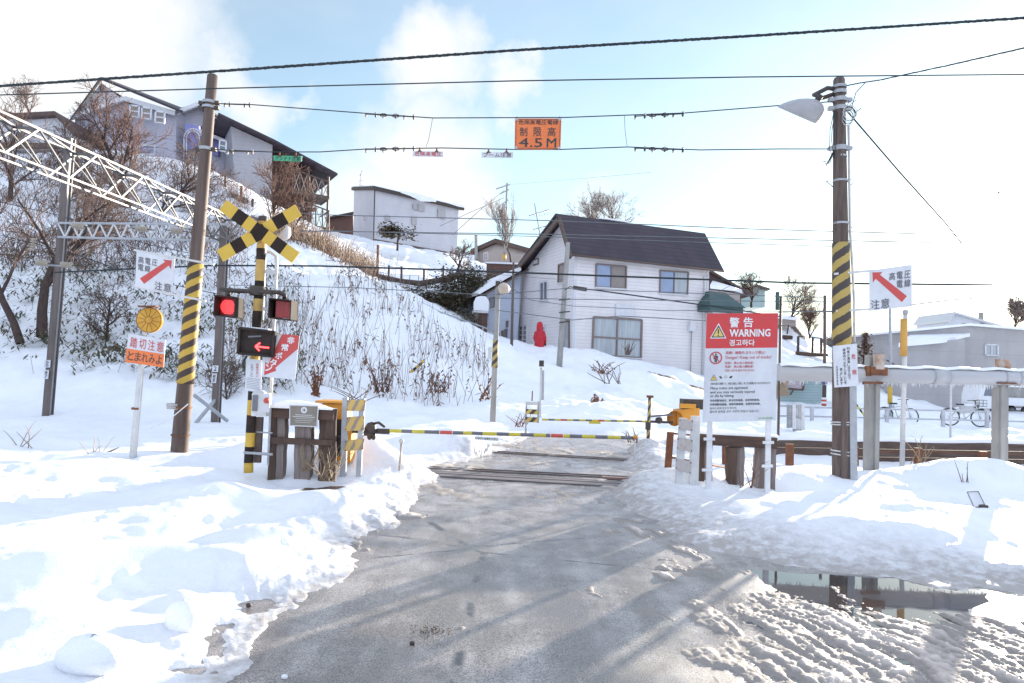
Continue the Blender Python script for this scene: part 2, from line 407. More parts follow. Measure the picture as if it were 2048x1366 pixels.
class Plate:
    """a flat board given by its four corners (top left, top right, bottom right, bottom left); u to the right, v down, 0..1"""
    def __init__(s, tl, tr, br, bl):
        s.c = [Vector(p) for p in (tl, tr, br, bl)]
        s.n = (s.c[3]-s.c[0]).cross(s.c[1]-s.c[0]).normalized()
        s.w = (s.c[1]-s.c[0]).length; s.h = (s.c[3]-s.c[0]).length
    def at(s, u, v, off=0):
        a = s.c[0].lerp(s.c[1], u); b = s.c[3].lerp(s.c[2], u); return a.lerp(b, v)+s.n*off
    def slab(s, mb, m, t=.012, back=None):
        f = s.c; k = [p-s.n*t for p in f]
        mb.poly([f[3], f[2], f[1], f[0]], m); mb.poly(k, back or m)
        for i in range(4):
            j = (i+1) % 4; mb.poly([f[i], f[j], k[j], k[i]], back or m)
        return s
    def fill(s, mb, uv, m, off=.002): mb.poly([s.at(u, v, off) for u, v in uv][::-1], m); return s
    def rect(s, mb, u0, v0, u1, v1, m, off=.002):
        return s.fill(mb, [(u0, v0), (u1, v0), (u1, v1), (u0, v1)], m, off)
    def disc(s, mb, u, v, r, m, off=.003, n=28, inner=0):
        """r in metres"""
        pt = lambda a, q: (u+q*math.cos(a)/s.w, v+q*math.sin(a)/s.h)
        if inner == 0: return s.fill(mb, [pt(2*math.pi*i/n, r) for i in range(n)], m, off)
        for i in range(n):
            a, b = 2*math.pi*i/n, 2*math.pi*(i+1)/n
            s.fill(mb, [pt(a, inner), pt(a, r), pt(b, r), pt(b, inner)], m, off)
        return s
    def line(s, mb, u0, v0, u1, v1, wd, m, off=.004):
        a = Vector((u0*s.w, v0*s.h)); b = Vector((u1*s.w, v1*s.h)); d = (b-a).normalized()*wd/2; q = Vector((-d.y, d.x))
        return s.fill(mb, [(p.x/s.w, p.y/s.h) for p in (a+q, b+q, b-q, a-q)], m, off)
    def text(s, mb, body, u0, v0, u1, v1, m, bold=.0, off=.003, spacing=1.0):
        vs, fs = text_geo(body, 0, spacing)
        e = bold*(v1-v0)*s.h
        for k, (du, dv) in enumerate(((0, 0),) if bold == 0 else ((-e, -e), (e, -e), (e, e), (-e, e))):
            mb.raw([s.at(u0+(u1-u0)*x+du/s.w, v1+(v0-v1)*y+dv/s.h, off+k*.0002) for x, y in vs], fs, m)
        return s
    def vtext(s, mb, body, u, v0, v1, wd, m, bold=.01, off=.003):
        """writing that runs downwards, centred on u"""
        n = len(body); h = (v1-v0)/n
        for i, ch in enumerate(body):
            sm = .62 if ch in 'っぁぃょゃ' else 1
            s.text(mb, ch, u-wd*sm/2, v0+h*i+h*.06, u+wd*sm/2, v0+h*(i+.06+.86*sm), m, bold, off)
        return s
def plate_px(tl, tr, br, bl, Y, Yr=None):
    Yr = Yr or Y
    return Plate(P(*tl, Y), P(*tr, Yr), P(*br, Yr), P(*bl, Y))

# ------------------------------------------------------------------ noise on arrays
def hash2(ix, iy, seed):
    h = (ix.astype(np.int64)*374761393 + iy.astype(np.int64)*668265263 + seed*982451653) & 0xffffffff
    h = ((h ^ (h >> 13))*1274126177) & 0xffffffff
    return ((h ^ (h >> 16)) & 0xffff)/65535.0
def vnoise(x, y, seed=0):
    ix = np.floor(x); iy = np.floor(y); fx = x-ix; fy = y-iy
    fx = fx*fx*fx*(fx*(fx*6-15)+10); fy = fy*fy*fy*(fy*(fy*6-15)+10)
    a = hash2(ix, iy, seed); b = hash2(ix+1, iy, seed); c = hash2(ix, iy+1, seed); d = hash2(ix+1, iy+1, seed)
    return (a+(b-a)*fx)*(1-fy)+(c+(d-c)*fx)*fy-.5
def fbm(x, y, oct=4, seed=0, gain=.5):
    s = 0; a = 1
    for k in range(oct):
        s = s+a*vnoise(x*2**k+k*17.3, y*2**k-k*9.1, seed+k); a *= gain
    return s
def sstep(a, b, x):
    t = np.clip((np.asarray(x, float)-a)/(b-a), 0, 1); return t*t*(3-2*t)

# ------------------------------------------------------------------ terrain
def gp(px, py): p = G(px, py); return (p.x, p.y)
# the cleared road: its edge as it lies on level ground
ROAD_L = [(300, 1500), (430, 1366), (470, 1300), (590, 1215), (640, 1175), (700, 1118), (750, 1062), (800, 1018), (835, 985), (880, 952), (850, 940), (900, 930), (960, 912), (1000, 903), (1040, 880), (1075, 869)]
ROAD_R = [(1285, 868), (1268, 890), (1262, 930), (1255, 960), (1243, 985), (1262, 1025), (1330, 1065), (1430, 1098), (1560, 1122), (1720, 1148), (1880, 1170), (2048, 1188), (2400, 1215), (3000, 1250)]
road_poly = [gp(*q) for q in ROAD_L]+[gp(*q) for q in ROAD_R]+[(9, 2.2), (9, -8), (-1.6, -8), (-1.2, 0)]
def poly_sd(X, Y, poly):
    d = np.full(X.shape, 1e9); inside = np.zeros(X.shape, bool); n = len(poly)
    for i in range(n):
        x1, y1 = poly[i]; x2, y2 = poly[(i+1) % n]; ex, ey = x2-x1, y2-y1
        t = np.clip(((X-x1)*ex+(Y-y1)*ey)/(ex*ex+ey*ey+1e-12), 0, 1)
        d = np.minimum(d, (X-x1-t*ex)**2+(Y-y1-t*ey)**2)
        cond = ((y1 > Y) != (y2 > Y)) & (X < (x2-x1)*(Y-y1)/(y2-y1+1e-12)+x1)
        inside ^= cond
    d = np.sqrt(d); return np.where(inside, -d, d)

CT = [(x, y, 0.0) for x in range(-40, 41, 8) for y in (-30, -10, 2, 8, 13)]
CT += [(x, 17.2, 0.0) for x in range(-24, 12, 3)] + [(x, y, 0.05) for x in (12, 18, 24, 32) for y in (18, 24, 29)] + [(x, y, .3) for x in (20, 28, 40) for y in (36, 44)]
CT += [(7, 20, .0), (8, 24, 0), (9.5, 28, 0), (-28, 17, 0), (-40, 17, 0)]
for q in [(0, 770, 19.3), (100, 765, 19.5), (300, 770, 19.5), (500, 780, 19.5), (700, 790, 20), (900, 800, 20.5), (1100, 812, 21), (1300, 815, 21.5),
          (0, 690, 22), (150, 690, 22.5), (300, 690, 23), (450, 680, 23.5), (600, 690, 23.5), (750, 700, 24), (900, 722, 25), (1000, 742, 25.5), (1100, 757, 26.5), (1250, 765, 27), (1380, 785, 27.5),
          (0, 560, 26), (150, 560, 27), (300, 560, 27.5), (450, 560, 27.5), (600, 580, 27), (700, 570, 27.5), (780, 590, 28), (860, 636, 28.8), (940, 672, 29.5), (1010, 690, 30.5), (1110, 706, 31.2), (1180, 708, 31.8), (1300, 725, 33.5), (1400, 741, 34.5),
          (830, 590, 37), (900, 615, 38), (960, 650, 40), (1010, 690, 37), (1060, 700, 40), (1250, 715, 42), (1430, 735, 44), (960, 600, 50),
          (700, 545, 42), (800, 566, 43), (900, 572, 45), (960, 577, 46), (700, 492, 55), (800, 497, 58), (900, 510, 62), (690, 470, 64), (960, 525, 68), (1000, 540, 80),
          (0, 430, 33), (150, 430, 34), (300, 430, 35), (420, 440, 35), (520, 460, 35), (600, 490, 33.5), (640, 520, 33), (0, 330, 42), (150, 335, 42), (300, 325, 44), (400, 345, 43), (440, 372, 41), (500, 415, 40), (600, 452, 43), (660, 476, 50),
          (0, 295, 48), (200, 300, 50), (400, 330, 50), (560, 420, 53), (660, 468, 58), (-300, 300, 45), (-300, 430, 34), (-300, 560, 26), (-300, 690, 22), (-700, 560, 25), (-700, 320, 42),
          (1413, 618, 58), (1500, 622, 60), (1590, 640, 58), (1650, 690, 60), (1580, 728, 42), (1660, 735, 45), (1700, 755, 55), (1470, 700, 46), (1780, 760, 60),
          (1900, 800, 45), (2048, 805, 45), (1850, 745, 80), (1950, 690, 95), (2048, 680, 95), (2300, 700, 90)]:
    p = P(*q); CT.append((p.x, p.y, p.z))
CT += [(-60, 80, 18), (-30, 80, 17.5), (-5, 85, 16), (15, 95, 14), (-60, 160, 22), (0, 160, 20), (60, 160, 8), (120, 160, 6), (-120, 60, 16), (-120, 160, 22), (-90, 30, 3), (90, 40, .5), (90, 0, 0), (-90, 0, 0), (0, -90, 0), (0, 400, 20), (300, 300, 5), (-300, 300, 20), (300, 0, 0), (-300, 0, 0), (0, -300, 0)]
ct = np.array(CT); _d = np.hypot(ct[:, None, 0]-ct[None, :, 0], ct[:, None, 1]-ct[None, :, 1])
_A = np.zeros((len(ct)+1,)*2); _A[:-1, :-1] = _d-np.eye(len(ct))*.15; _A[:-1, -1] = 1; _A[-1, :-1] = 1
_w = np.linalg.solve(_A, np.append(ct[:, 2], 0))
def base_z(X, Y):
    s = np.full(X.shape, _w[-1])
    for (x, y, z), k in zip(CT, _w[:-1]): s = s+k*np.hypot(X-x, Y-y)
    return s
# mounds: pixel foot, level, height, half-widths across and along
MOUNDS = [((560, 935), .34, 1.3, .55), ((640, 955), .20, .5, .5), ((725, 942), .40, .55, .45), ((790, 955), .16, .5, .4), ((880, 905), .30, .9, .55), ((930, 900), .18, .5, .4),
          ((1300, 925), .22, .35, .9), ((1340, 985), .22, .8, .5), ((1290, 905), .2, .3, .6), ((1850, 985), .16, 1.2, .7), ((1620, 990), .15, .8, .6), ((1980, 990), .25, .9, .5),
          ((366, 1225), .10, .16, .14), ((90, 1290), .12, .5, .35), ((300, 1150), .14, .5, .4), ((80, 1190), .18, .55, .45),
          ((520, 1110), .19, .45, .3), ((470, 1160), .14, .3, .25), ((640, 1030), .14, .4, .35), ((430, 1010), .12, .8, .45), ((700, 1010), .10, .3, .25),
          ((1700, 1085), .10, 1.0, .4), ((1500, 1040), .08, .7, .4), ((1850, 1060), .12, .8, .4), ((1450, 905), .30, 1.0, .35), ((1620, 902), .32, .9, .35)]
MOUNDS = [(G(*a).x, G(*a).y, h, rx, ry) for a, h, rx, ry in MOUNDS]
def ground_z(X, Y, full=False):
    X = np.asarray(X, float); Y = np.asarray(Y, float)
    z = base_z(X, Y)
    near = 1-sstep(15, 19, Y)
    z = z*(1-near*.999)
    s = poly_sd(X, Y, road_poly)
    s = s+near*(fbm(X*1.1, Y*1.1, 5, 3)*.34+fbm(X*6, Y*6, 3, 9)*.07+fbm(X*19, Y*19, 3, 10)*.035)
    left = X < 1.0
    hb = np.where(left, .13, .18); wd = np.where(left, .85, .7)
    bank = np.where(s > 0, hb*(1-np.exp(-np.maximum(s, 0)/wd)), s*.45)
    bank = np.maximum(bank, -.09)
    rough = np.clip(s/.25, 0, 1)
    lump = rough*(fbm(X*.7, Y*.7, 3, 21)*.13+fbm(X*2.6, Y*2.6, 4, 31, .45)*np.where(left, .028, .022))
    edge = np.exp(-((s-.3)/.35)**2)
    lump = lump+edge*np.maximum(fbm(X*5.5, Y*5.5, 4, 41)-.08, 0)*np.where(left, .045, .02)+edge*np.maximum(fbm(X*22, Y*22, 3, 51)-.1, 0)*.022+rough*np.minimum(fbm(X*4.2, Y*4.2, 3, 52)+.28, 0)*.10
    for mx, my, h, rx, ry in MOUNDS:
        g = np.exp(-(((X-mx)/rx)**2+((Y-my)/ry)**2)); lump = lump+h*g*np.clip((s+.05)/.25, 0, 1)
    far_noise = (1-near)*(fbm(X*.35, Y*.35, 4, 61)*.55+fbm(X*1.7, Y*1.7, 3, 71)*.14)
    z = z+near*(bank+lump)+far_noise*sstep(16, 21, Y)
    # tyre and foot hollows in the beaten strip beyond the track
    if not full: return z
    dirt = near*np.exp(-np.maximum(s-.05, 0)/np.where(left, .38, .5))*np.where(left, .75, .8)
    dirt = dirt+near*np.where(~left, .22*np.exp(-np.maximum(s-.6, 0)/.35), 0)
    return z, np.clip(dirt, 0, 1)
def gz(x, y): return float(ground_z(np.array([x]), np.array([y]))[0])
def on_ground(px, Y):
    """the ground point straight ahead through column px (its own row follows from the terrain)"""
    v = ray(px, 740); x = v.x*Y/v.y; return Vector((x, Y, gz(x, Y)))

# soil patches showing through the snow: pixel, depth, half widths
SOIL = [((1370, 758), 29.5, 2.0, .5), ((1185, 810), 21.7, .35, .6), ((680, 515), 40, 1.2, 2.6), ((640, 470), 42, 4, 1.6), ((655, 560), 35, 1.2, .8), ((560, 445), 38, 2.4, .8), ((650, 955), 8.6, .35, .25),
        ((480, 400), 40.3, .8, .8), ((780, 545), 40.6, 3.2, .35), ((1600, 650), 57, 1.5, 2), ((930, 560), 42.5, 2.4, .5)]
SOIL = [(P(a[0], a[1], Y).x, Y, rx, ry) for a, Y, rx, ry in SOIL]
th = np.concatenate([np.arange(-180, -52, 4.0), np.arange(-52, 52, .15), np.arange(52, 180, 4.0)]); th = np.radians(th)
rr = [.0, .5, 1.0, 1.5, 1.9]
while rr[-1] < 25: rr.append(rr[-1]*1.0085)
while rr[-1] < 110: rr.append(rr[-1]*1.013)
while rr[-1] < 900: rr.append(rr[-1]*1.08)
rr = np.array(rr); RR, TH = np.meshgrid(rr, th, indexing='ij')
def sheet(name, X, Y, Z, material, attrs=None, wrap=False, keep=None):
    n, m_ = X.shape; me = bpy.data.meshes.new(name)
    co_ = np.stack([X, Y, Z], -1).reshape(-1, 3)
    i = np.arange(n-1)[:, None]; j = np.arange(m_ if wrap else m_-1)[None, :]; j2 = (j+1) % m_
    q = np.stack([i*m_+j, (i+1)*m_+j, (i+1)*m_+j2, i*m_+j2], -1).reshape(-1, 4)
    q = q[:, ::-1] if wrap else q
    if keep is not None:
        k = keep.reshape(-1); q = q[k[q].any(1)]
        used = np.zeros(len(co_), bool); used[q.reshape(-1)] = True; idx = np.cumsum(used)-1; q = idx[q]; co_ = co_[used]
        if attrs: attrs = {a: v.reshape(-1)[used] for a, v in attrs.items()}
    me.vertices.add(len(co_)); me.vertices.foreach_set('co', co_.astype(np.float32).reshape(-1))
    me.loops.add(q.size); me.loops.foreach_set('vertex_index', q.astype(np.int32).reshape(-1))
    me.polygons.add(len(q)); me.polygons.foreach_set('loop_start', (np.arange(len(q))*4).astype(np.int32)); me.polygons.foreach_set('loop_total', np.full(len(q), 4, np.int32))
    me.polygons.foreach_set('use_smooth', np.ones(len(q), bool)); me.materials.append(material)
    for a, v in (attrs or {}).items():
        at = me.attributes.new(a, 'FLOAT', 'POINT'); at.data.foreach_set('value', v.astype(np.float32).reshape(-1))
    me.update(calc_edges=True); me.validate()
    o = bpy.data.objects.new(name, me); C.objects.link(o); o['kind'] = 'structure'; return o
GX, GY = RR*np.sin(TH), RR*np.cos(TH)
GZ, GD = ground_z(GX, GY, True)
GS = np.zeros(GX.shape)
for sx_, sy_, rx, ry in SOIL: GS = np.maximum(GS, np.exp(-(((GX-sx_)/rx)**2+((GY-sy_)/ry)**2)*1.1))
sheet('ground', GX, GY, GZ, SNOWG, {'dirt': GD, 'soil': GS}, wrap=True)

# road surface: wet asphalt with ice film
m, t, b = newmat('wet_asphalt')
tc = t.n('ShaderNodeTexCoord').outputs['Object']
big = t.noise(t.mapping(tc, (1, .55, 1)), .9, 5, .6); mid = t.noise(tc, 3.5, 6, .65); fine = t.noise(tc, 130, 3, .7); grit = t.noise(tc, 340, 2, .6)
col = t.mix(t.ramp(fine, .42, .6), (.068, .058, .051), (.285, .25, .225))
tr = t.noise(t.mapping(tc, (2.2, .22, 1)), 1.3, 5, .6)                       # beaten wheel tracks along the road
ice = t.ramp(t.m('ADD', t.m('ADD', t.m('MULTIPLY', big, .45), t.m('MULTIPLY', mid, .35)), t.m('MULTIPLY', tr, .4)), .52, .74)
col = t.mix(t.m('MULTIPLY', t.m('MULTIPLY', ice, .75), t.ramp(fine, .36, .56)), col, (.63, .575, .54))
sx = t.n('ShaderNodeSeparateXYZ'); t.nt.links.new(tc, sx.inputs[0])
far_ice = t.m('MULTIPLY', t.ramp(sx.outputs[1], 5.0, 9.5), t.ramp(mid, .35, .6))
col = t.mix(t.m('MULTIPLY', far_ice, .45), col, (.56, .51, .48))
crk = t.n('ShaderNodeTexVoronoi', feature='DISTANCE_TO_EDGE'); t.nt.links.new(t.mapping(tc, (.5, .9, 1)), crk.inputs['Vector']); crk.inputs['Scale'].default_value = .55; crk.inputs['Randomness'].default_value = 1
cr = t.m('MULTIPLY', t.m('SUBTRACT', 1, t.ramp(crk.outputs['Distance'], .002, .012)), t.ramp(mid, .45, .6))
col = t.mix(cr, col, (.03, .028, .03))
sand = t.ramp(t.noise(tc, 1.7, 6, .75), .66, .78)
col = t.mix(t.m('MULTIPLY', t.m('MULTIPLY', sand, .5), t.ramp(fine, .35, .6)), col, (.13, .095, .075))
setc(t, b, 'Base Color', col)
rg = t.n('ShaderNodeMapRange'); t.nt.links.new(t.noise(t.mapping(tc, (1, .5, 1)), 1.6, 5, .6), rg.inputs[0]); rg.inputs[1].default_value = .35; rg.inputs[2].default_value = .65; rg.inputs[3].default_value = .16; rg.inputs[4].default_value = .42
setc(t, b, 'Roughness', rg.outputs[0]); b.inputs['Specular IOR Level'].default_value = 1.0; b.inputs['Coat Weight'].default_value = .5; b.inputs['Coat Roughness'].default_value = .22; b.inputs['Coat IOR'].default_value = 1.33
bump(t, b, t.m('ADD', t.m('ADD', t.m('MULTIPLY', fine, .5), t.m('MULTIPLY', grit, .35)), t.m('MULTIPLY', mid, 1.2)), .5, .012)
def px_poly(lst): return [gp(*q) for q in lst]
hole = px_poly([(1540, 1146), (1640, 1150), (1790, 1168), (1880, 1188), (1860, 1222), (1830, 1245), (1700, 1245), (1610, 1212), (1555, 1178)])
ASPH = m
gx, gy = np.meshgrid(np.arange(-7, 12.01, .1), np.arange(-8, 18.01, .1), indexing='ij')
sheet('road', gx, gy, -.006+fbm(gx*.5, gy*.5, 3, 5)*.012+fbm(gx*2.2, gy*2.2, 3, 15)*.004-.009*(1-sstep(-.15, .25, poly_sd(gx, gy, hole)+fbm(gx*2.5, gy*2.5, 3, 6)*.5)), ASPH, keep=poly_sd(gx, gy, road_poly) < 1.3)

# slush thrown up by tyres: ridges along the wheel tracks
m, t, b = newmat('slush')
tc = t.n('ShaderNodeTexCoord').outputs['Object']
col = t.mix(t.ramp(t.noise(tc, 4, 6, .7), .3, .7), (.70, .62, .56), (.54, .465, .415))
col = t.mix(t.ramp(t.noise(tc, 60, 4, .7), .5, .75), col, (.76, .70, .66))
at = t.n('ShaderNodeAttribute', attribute_name='depth').outputs['Fac']
col = t.mix(t.ramp(t.m('ADD', at, t.m('MULTIPLY', t.m('SUBTRACT', t.noise(tc, 22, 4, .7), .5), .5)), .0, .8), (.32, .285, .26), col)
setc(t, b, 'Base Color', col); b.inputs['Roughness'].default_value = .65; b.inputs['Specular IOR Level'].default_value = .2
bump(t, b, t.noise(tc, 70, 5, .7), .5, .02)
SLUSH = m
heavy = px_poly([(1090, 1225), (1300, 1190), (1500, 1150), (1700, 1165), (2048, 1200), (2500, 1240), (2600, 1700), (1500, 1700), (1440, 1366), (1380, 1290), (1290, 1250)])
strip = px_poly([(1130, 1000), (1200, 985), (1290, 1040), (1390, 1080), (1560, 1130), (1480, 1165), (1300, 1185), (1200, 1200), (1330, 1120), (1220, 1060)])
lstrip = px_poly([(700, 1085), (790, 1010), (850, 985), (930, 985), (890, 1020), (800, 1045), (740, 1100)])
patch = px_poly([(820, 1262), (860, 1245), (950, 1238), (1010, 1250), (930, 1275), (860, 1275)])
cross = px_poly([(890, 925), (1010, 905), (1250, 890), (1262, 930), (1120, 918), (1000, 930)])
gx, gy = np.meshgrid(np.arange(-1.6, 6.2, .0125), np.arange(2.3, 7.6, .0125), indexing='ij')
rd = np.array((.24, -.97)); rd /= np.hypot(*rd); ru, rv = gx*rd[1]-gy*rd[0], gx*rd[0]+gy*rd[1]
ridge = fbm(ru*8.5+fbm(gx*2, gy*2, 2, 77)*1.3, rv*1.0, 4, 80, .6)
clod = fbm(gx*19, gy*19, 3, 90, .65)
zz = np.full(gx.shape, -.05)
h1 = .034*np.clip(1-sstep(-.55, .25, poly_sd(gx, gy, heavy)+fbm(gx*2, gy*2, 3, 4)*.6), 0, 1)
zz = zz+h1/.034*(.054+ridge*.036+clod*.013+fbm(gx*42, gy*42, 2, 95)*.010)
zz = np.where(poly_sd(gx, gy, hole) < .15, zz-.022*sstep(.25, -.25, poly_sd(gx, gy, hole)+fbm(gx*2.5, gy*2.5, 3, 6)*.4), zz)
k2 = 1-sstep(-.3, .18, poly_sd(gx, gy, strip)+fbm(gx*3, gy*3, 3, 8)*.5); zz = np.maximum(zz, -.05+k2*(.048+fbm(ru*9, rv*2.6, 4, 81)*.05+clod*.018))
for pp, sd_, k0 in ((lstrip, 82, .045), (patch, 83, .036), (cross, 84, .04)):
    k3 = 1-sstep(-.25, .12, poly_sd(gx, gy, pp)+fbm(gx*4, gy*4, 3, sd_)*.45); zz = np.maximum(zz, -.05+k3*(k0+fbm(gx*9, gy*5, 4, sd_+5)*.07))
sheet('slush', gx, gy, zz, SLUSH, {'depth': np.clip(zz/.035, 0, 1)}, keep=zz > -.022)
gx, gy = np.meshgrid(np.arange(-3.2, 3.2, .03), np.arange(7.6, 17.4, .04), indexing='ij')      # beaten slush over the crossing
zz = -.012+fbm(gx*1.3, gy*.8, 3, 201)*.03+fbm(gx*5, gy*3.2, 4, 203)*.035
zz = np.where(poly_sd(gx, gy, road_poly) < .5, zz, -.1)-.06*(1-sstep(7.6, 8.8, gy+fbm(gx*2, gy*2, 2, 9)*.6))
slush_far = (gx, gy, zz)
o = sheet('slush', gx, gy, zz, SLUSH, {'depth': np.clip(zz/.03, 0, 1)}, keep=zz > -.02)

# standing meltwater
m, t, b = newmat('meltwater')
tc = t.n('ShaderNodeTexCoord').outputs['Object']
setc(t, b, 'Base Color', (.05, .045, .045)); b.inputs['Roughness'].default_value = .03; b.inputs['IOR'].default_value = 1.33; b.inputs['Specular IOR Level'].default_value = .8
bump(t, b, t.noise(tc, 3, 3, .5), .02, .02)
WATER = m
gx, gy = np.meshgrid(np.arange(.5, 6.3, .03), np.arange(2.2, 6.4, .03), indexing='ij')
k = poly_sd(gx, gy, hole)+fbm(gx*2.5, gy*2.5, 3, 6)*.4-.12
sheet('puddle', gx, gy, np.full(gx.shape, -.0095), WATER, keep=k < .45)

# ------------------------------------------------------------------ houses and other large structures
def win(parent, plane, tl, tr, br, bl, frame=ALU, panes=((0, 1, GLASSD),), fw=.06, rails=(), sill=True, name='window'):
    """a window on a wall plane (point, normal): frame, panes (u0, u1, material), cross rails at v, sill"""
    p0, n = plane; n = n.normalized()
    q = Plate(*[on_plane(*c, p0, n) for c in (tl, tr, br, bl)])
    if q.n.dot(n) < 0: n = -n
    mb = MB(); c = q.c; o = n*.03
    for i in range(4):
        a, b2 = c[i], c[(i+1) % 4]; mb.bar(a+o, b2+o, fw, .07, frame, side=n)
    for u0, u1, mm in panes[1:]:
        mb.bar(q.at(u0, 0, .03), q.at(u0, 1, .03), fw*.8, .06, frame, side=n)
    for v in rails: mb.bar(q.at(0, v, .03), q.at(1, v, .03), fw*.8, .05, frame, side=n)
    f = mb.build(name, parent)
    for u0, u1, mm in panes:
        pb = MB(); pb.poly([q.at(u0, 1, .012), q.at(u1, 1, .012), q.at(u1, 0, .012), q.at(u0, 0, .012)], mm)
        k = [q.at(u0, 1, -.02), q.at(u1, 1, -.02), q.at(u1, 0, -.02), q.at(u0, 0, -.02)]
        pb.poly(k[::-1], mm); pb.build('pane', f)
    if sill:
        sb = MB(); sb.bar(q.at(-.03, 1.02, .06), q.at(1.03, 1.02, .06), .05, .12, TRIMW, side=n); sb.build('sill', f)
    return f

# --- the white two-storey house in the middle
A = P(1146, 700, 33); A.z = 1.9; B = P(1411, 735, 36); B.z = 1.5
hx = (B-A); hx.z = 0; HL = hx.length; hx.normalize(); hy = Vector((-hx.y, hx.x, 0))
def H(u, t, z): return Vector((A.x, A.y, 0))+hx*u+hy*t+Vector((0, 0, z))
hs = thing('white_house', H(HL/2, 3, 2), 'white two-storey house with steep dark brown roof on the snowy bank', 'house')
EZ, RZ = 7.62, 9.35
wb = MB(); prof = [(0, 1.2), (0, EZ), (1.25, RZ), (6.5, 7.15), (7, 4.6), (7, 1.2)]
wb.prism([H(0, t, z) for t, z in prof][::-1], hx*HL, SIDING)
wb.bar(H(-.012, -.012, 1.2), H(-.012, -.012, EZ), .14, .05, TRIMW, side=-hy); wb.bar(H(HL+.012, -.012, 1.2), H(HL+.012, -.012, EZ), .12, .05, TRIMW, side=-hy)
wb.bar(H(-.02, -.03, 1.3), H(HL+.03, -.03, 1.3), .5, .06, CONC, side=-hy)
wb.build('wall', hs)
rb = MB(); ov, ovr = .55, .7
def roofslab(mb, t0, z0, t1, z1, th_, mm, u0=-ov, u1=None):
    u1 = HL+ovr if u1 is None else u1
    a, b2 = Vector((0, t0, z0)), Vector((0, t1, z1)); d = (b2-a).normalized(); nn = Vector((0, -d.z, d.y))*th_
    mb.prism([H(u0, a.y, a.z), H(u0, b2.y, b2.z), H(u0, b2.y+nn.y, b2.z+nn.z), H(u0, a.y+nn.y, a.z+nn.z)], hx*(u1-u0), mm)
roofslab(rb, -.36, EZ-.42, 1.27, RZ+.1, .10, ROOFD); roofslab(rb, 1.27, RZ+.1, 6.7, 7.2, .10, ROOFD); 
roof = rb.build('roof', hs)
rb = MB(); roofslab(rb, 1.0, RZ-.28, 6.75, 6.95, .26, TRIMBR, -ov-.02, -ov+.08); roofslab(rb, -.36, EZ-.62, 1.0, RZ-.22, .22, TRIMBR, -ov-.02, -ov+.08)
rb.bar(H(-ov, 6.75, 7.05), H(-ov, 7.12, 3.4), .12, .3, TRIMBR, side=hx); rb.build('rake_board', hs)
rb = MB(); rb.prism([H(-ov+.08, 6.5, 7.1), H(-ov+.08, 7.15, 6.9), H(-ov+.08, 7.15, 3.3), H(-ov+.08, 6.9, 3.3)], hx*.5, SIDING); rb.build('wing_wall', hs)
rb = MB(); rb.box(H(3.0, 2.6, RZ-.05), 1.0, .5, .75, TRIMBR, hx); rb.box(H(3.0, 2.6, RZ+.36), 1.2, .7, .08, IRON, hx); rb.build('chimney', roof)
rb = MB(); rb.poly([H(1.9, 1.3, RZ+.22), H(3.6, 1.3, RZ+.22), H(3.7, 2.6, RZ-.2), H(1.9, 2.6, RZ-.2)], SNOW); rb.prism([H(1.9, 1.2, RZ+.2), H(2.4, 1.12, RZ+.2), H(3.6, 1.2, RZ+.2), H(3.6, 1.5, RZ+.12), H(1.9, 1.5, RZ+.12)][::-1], (0, 0, .07), SNOW); rb.build('snow_patch', roof)
FP = (H(0, -.0, 0), -hy); GP = (H(0, 0, 0), -hx)
win(hs, FP, (1192, 528), (1252, 533), (1251, 578), (1191, 574), panes=((0, .5, BLUEGL), (.5, 1, SHUTTER)), fw=.07)
win(hs, FP, (1320, 541), (1376, 545), (1374, 590), (1319, 586), panes=((0, .5, BLUEGL), (.5, 1, CURTAIN)), fw=.07)
win(hs, FP, (1187, 634), (1283, 640), (1281, 716), (1184, 710), panes=((0, .49, CURTAIN), (.49, 1, CURTAIN)), fw=.1, rails=(.52,))
win(hs, GP, (1118, 530), (1131, 526), (1131, 565), (1117, 566), panes=((0, 1, SHUTTER),), fw=.07)
win(hs, GP, (1081, 566), (1096, 562), (1096, 600), (1081, 602), frame=TRIMW, panes=((0, .5, GLASSD), (.5, 1, GLASSD)), fw=.07)
win(hs, GP, (1128, 641), (1139, 640), (1139, 700), (1127, 702), panes=((0, 1, CURTAIN),), fw=.1)
win(hs, GP, (1079, 654), (1092, 652), (1091, 695), (1078, 696), frame=TRIMW, panes=((0, 1, CURTAIN),), fw=.1)
win(hs, GP, (1039, 652), (1055, 651), (1054, 698), (1038, 698), frame=TRIMW, panes=((0, .5, SHUTTER), (.5, 1, SHUTTER)), rails=(.2, .4, .6, .8), fw=.09, sill=False, name='door')
rb = MB(); c = on_plane(1073, 524, GP[0], GP[1]); rb.box(c-hx*.03, .06, .7, .35, ALU, hx); rb.box(c-hx*.07, .03, .55, .2, TRIMW, hx); rb.build('vent', hs)
rb = MB(); rb.box(H(HL*.36, -.05, 4.75), 1.1, .1, .65, TRIMW, hx); rb.build('exhaust_cover', hs)
rb = MB(); rb.box(H(HL*.87, -.12, 4.2), .35, .22, .5, TRIMW, hx); rb.tube([H(HL*.87, -.1, 3.95), H(HL*.87, -.1, 1.6)], .03, STEEL, 6); rb.build('meter_box', hs)
gb = MB()   # green bay roof at the right corner
x0, x1 = HL-.6, HL+1.15
gb.prism([H(x0, -1.0, 5.0), H(x1+.4, -1.0, 5.0), H(x1+.4, 1.6, 5.0), H(x0, 1.6, 5.0)], (0, 0, .28), ROOFGR)
f = [H(x0-.08, -1.1, 5.28), H(x1+.5, -1.1, 5.28), H(x1+.5, 1.7, 5.28), H(x0-.08, 1.7, 5.28)]; tp = [H(x0+.5, -.3, 6.1), H(x1-.2, -.3, 6.1), H(x1-.2, .8, 6.1), H(x0+.5, .8, 6.1)]
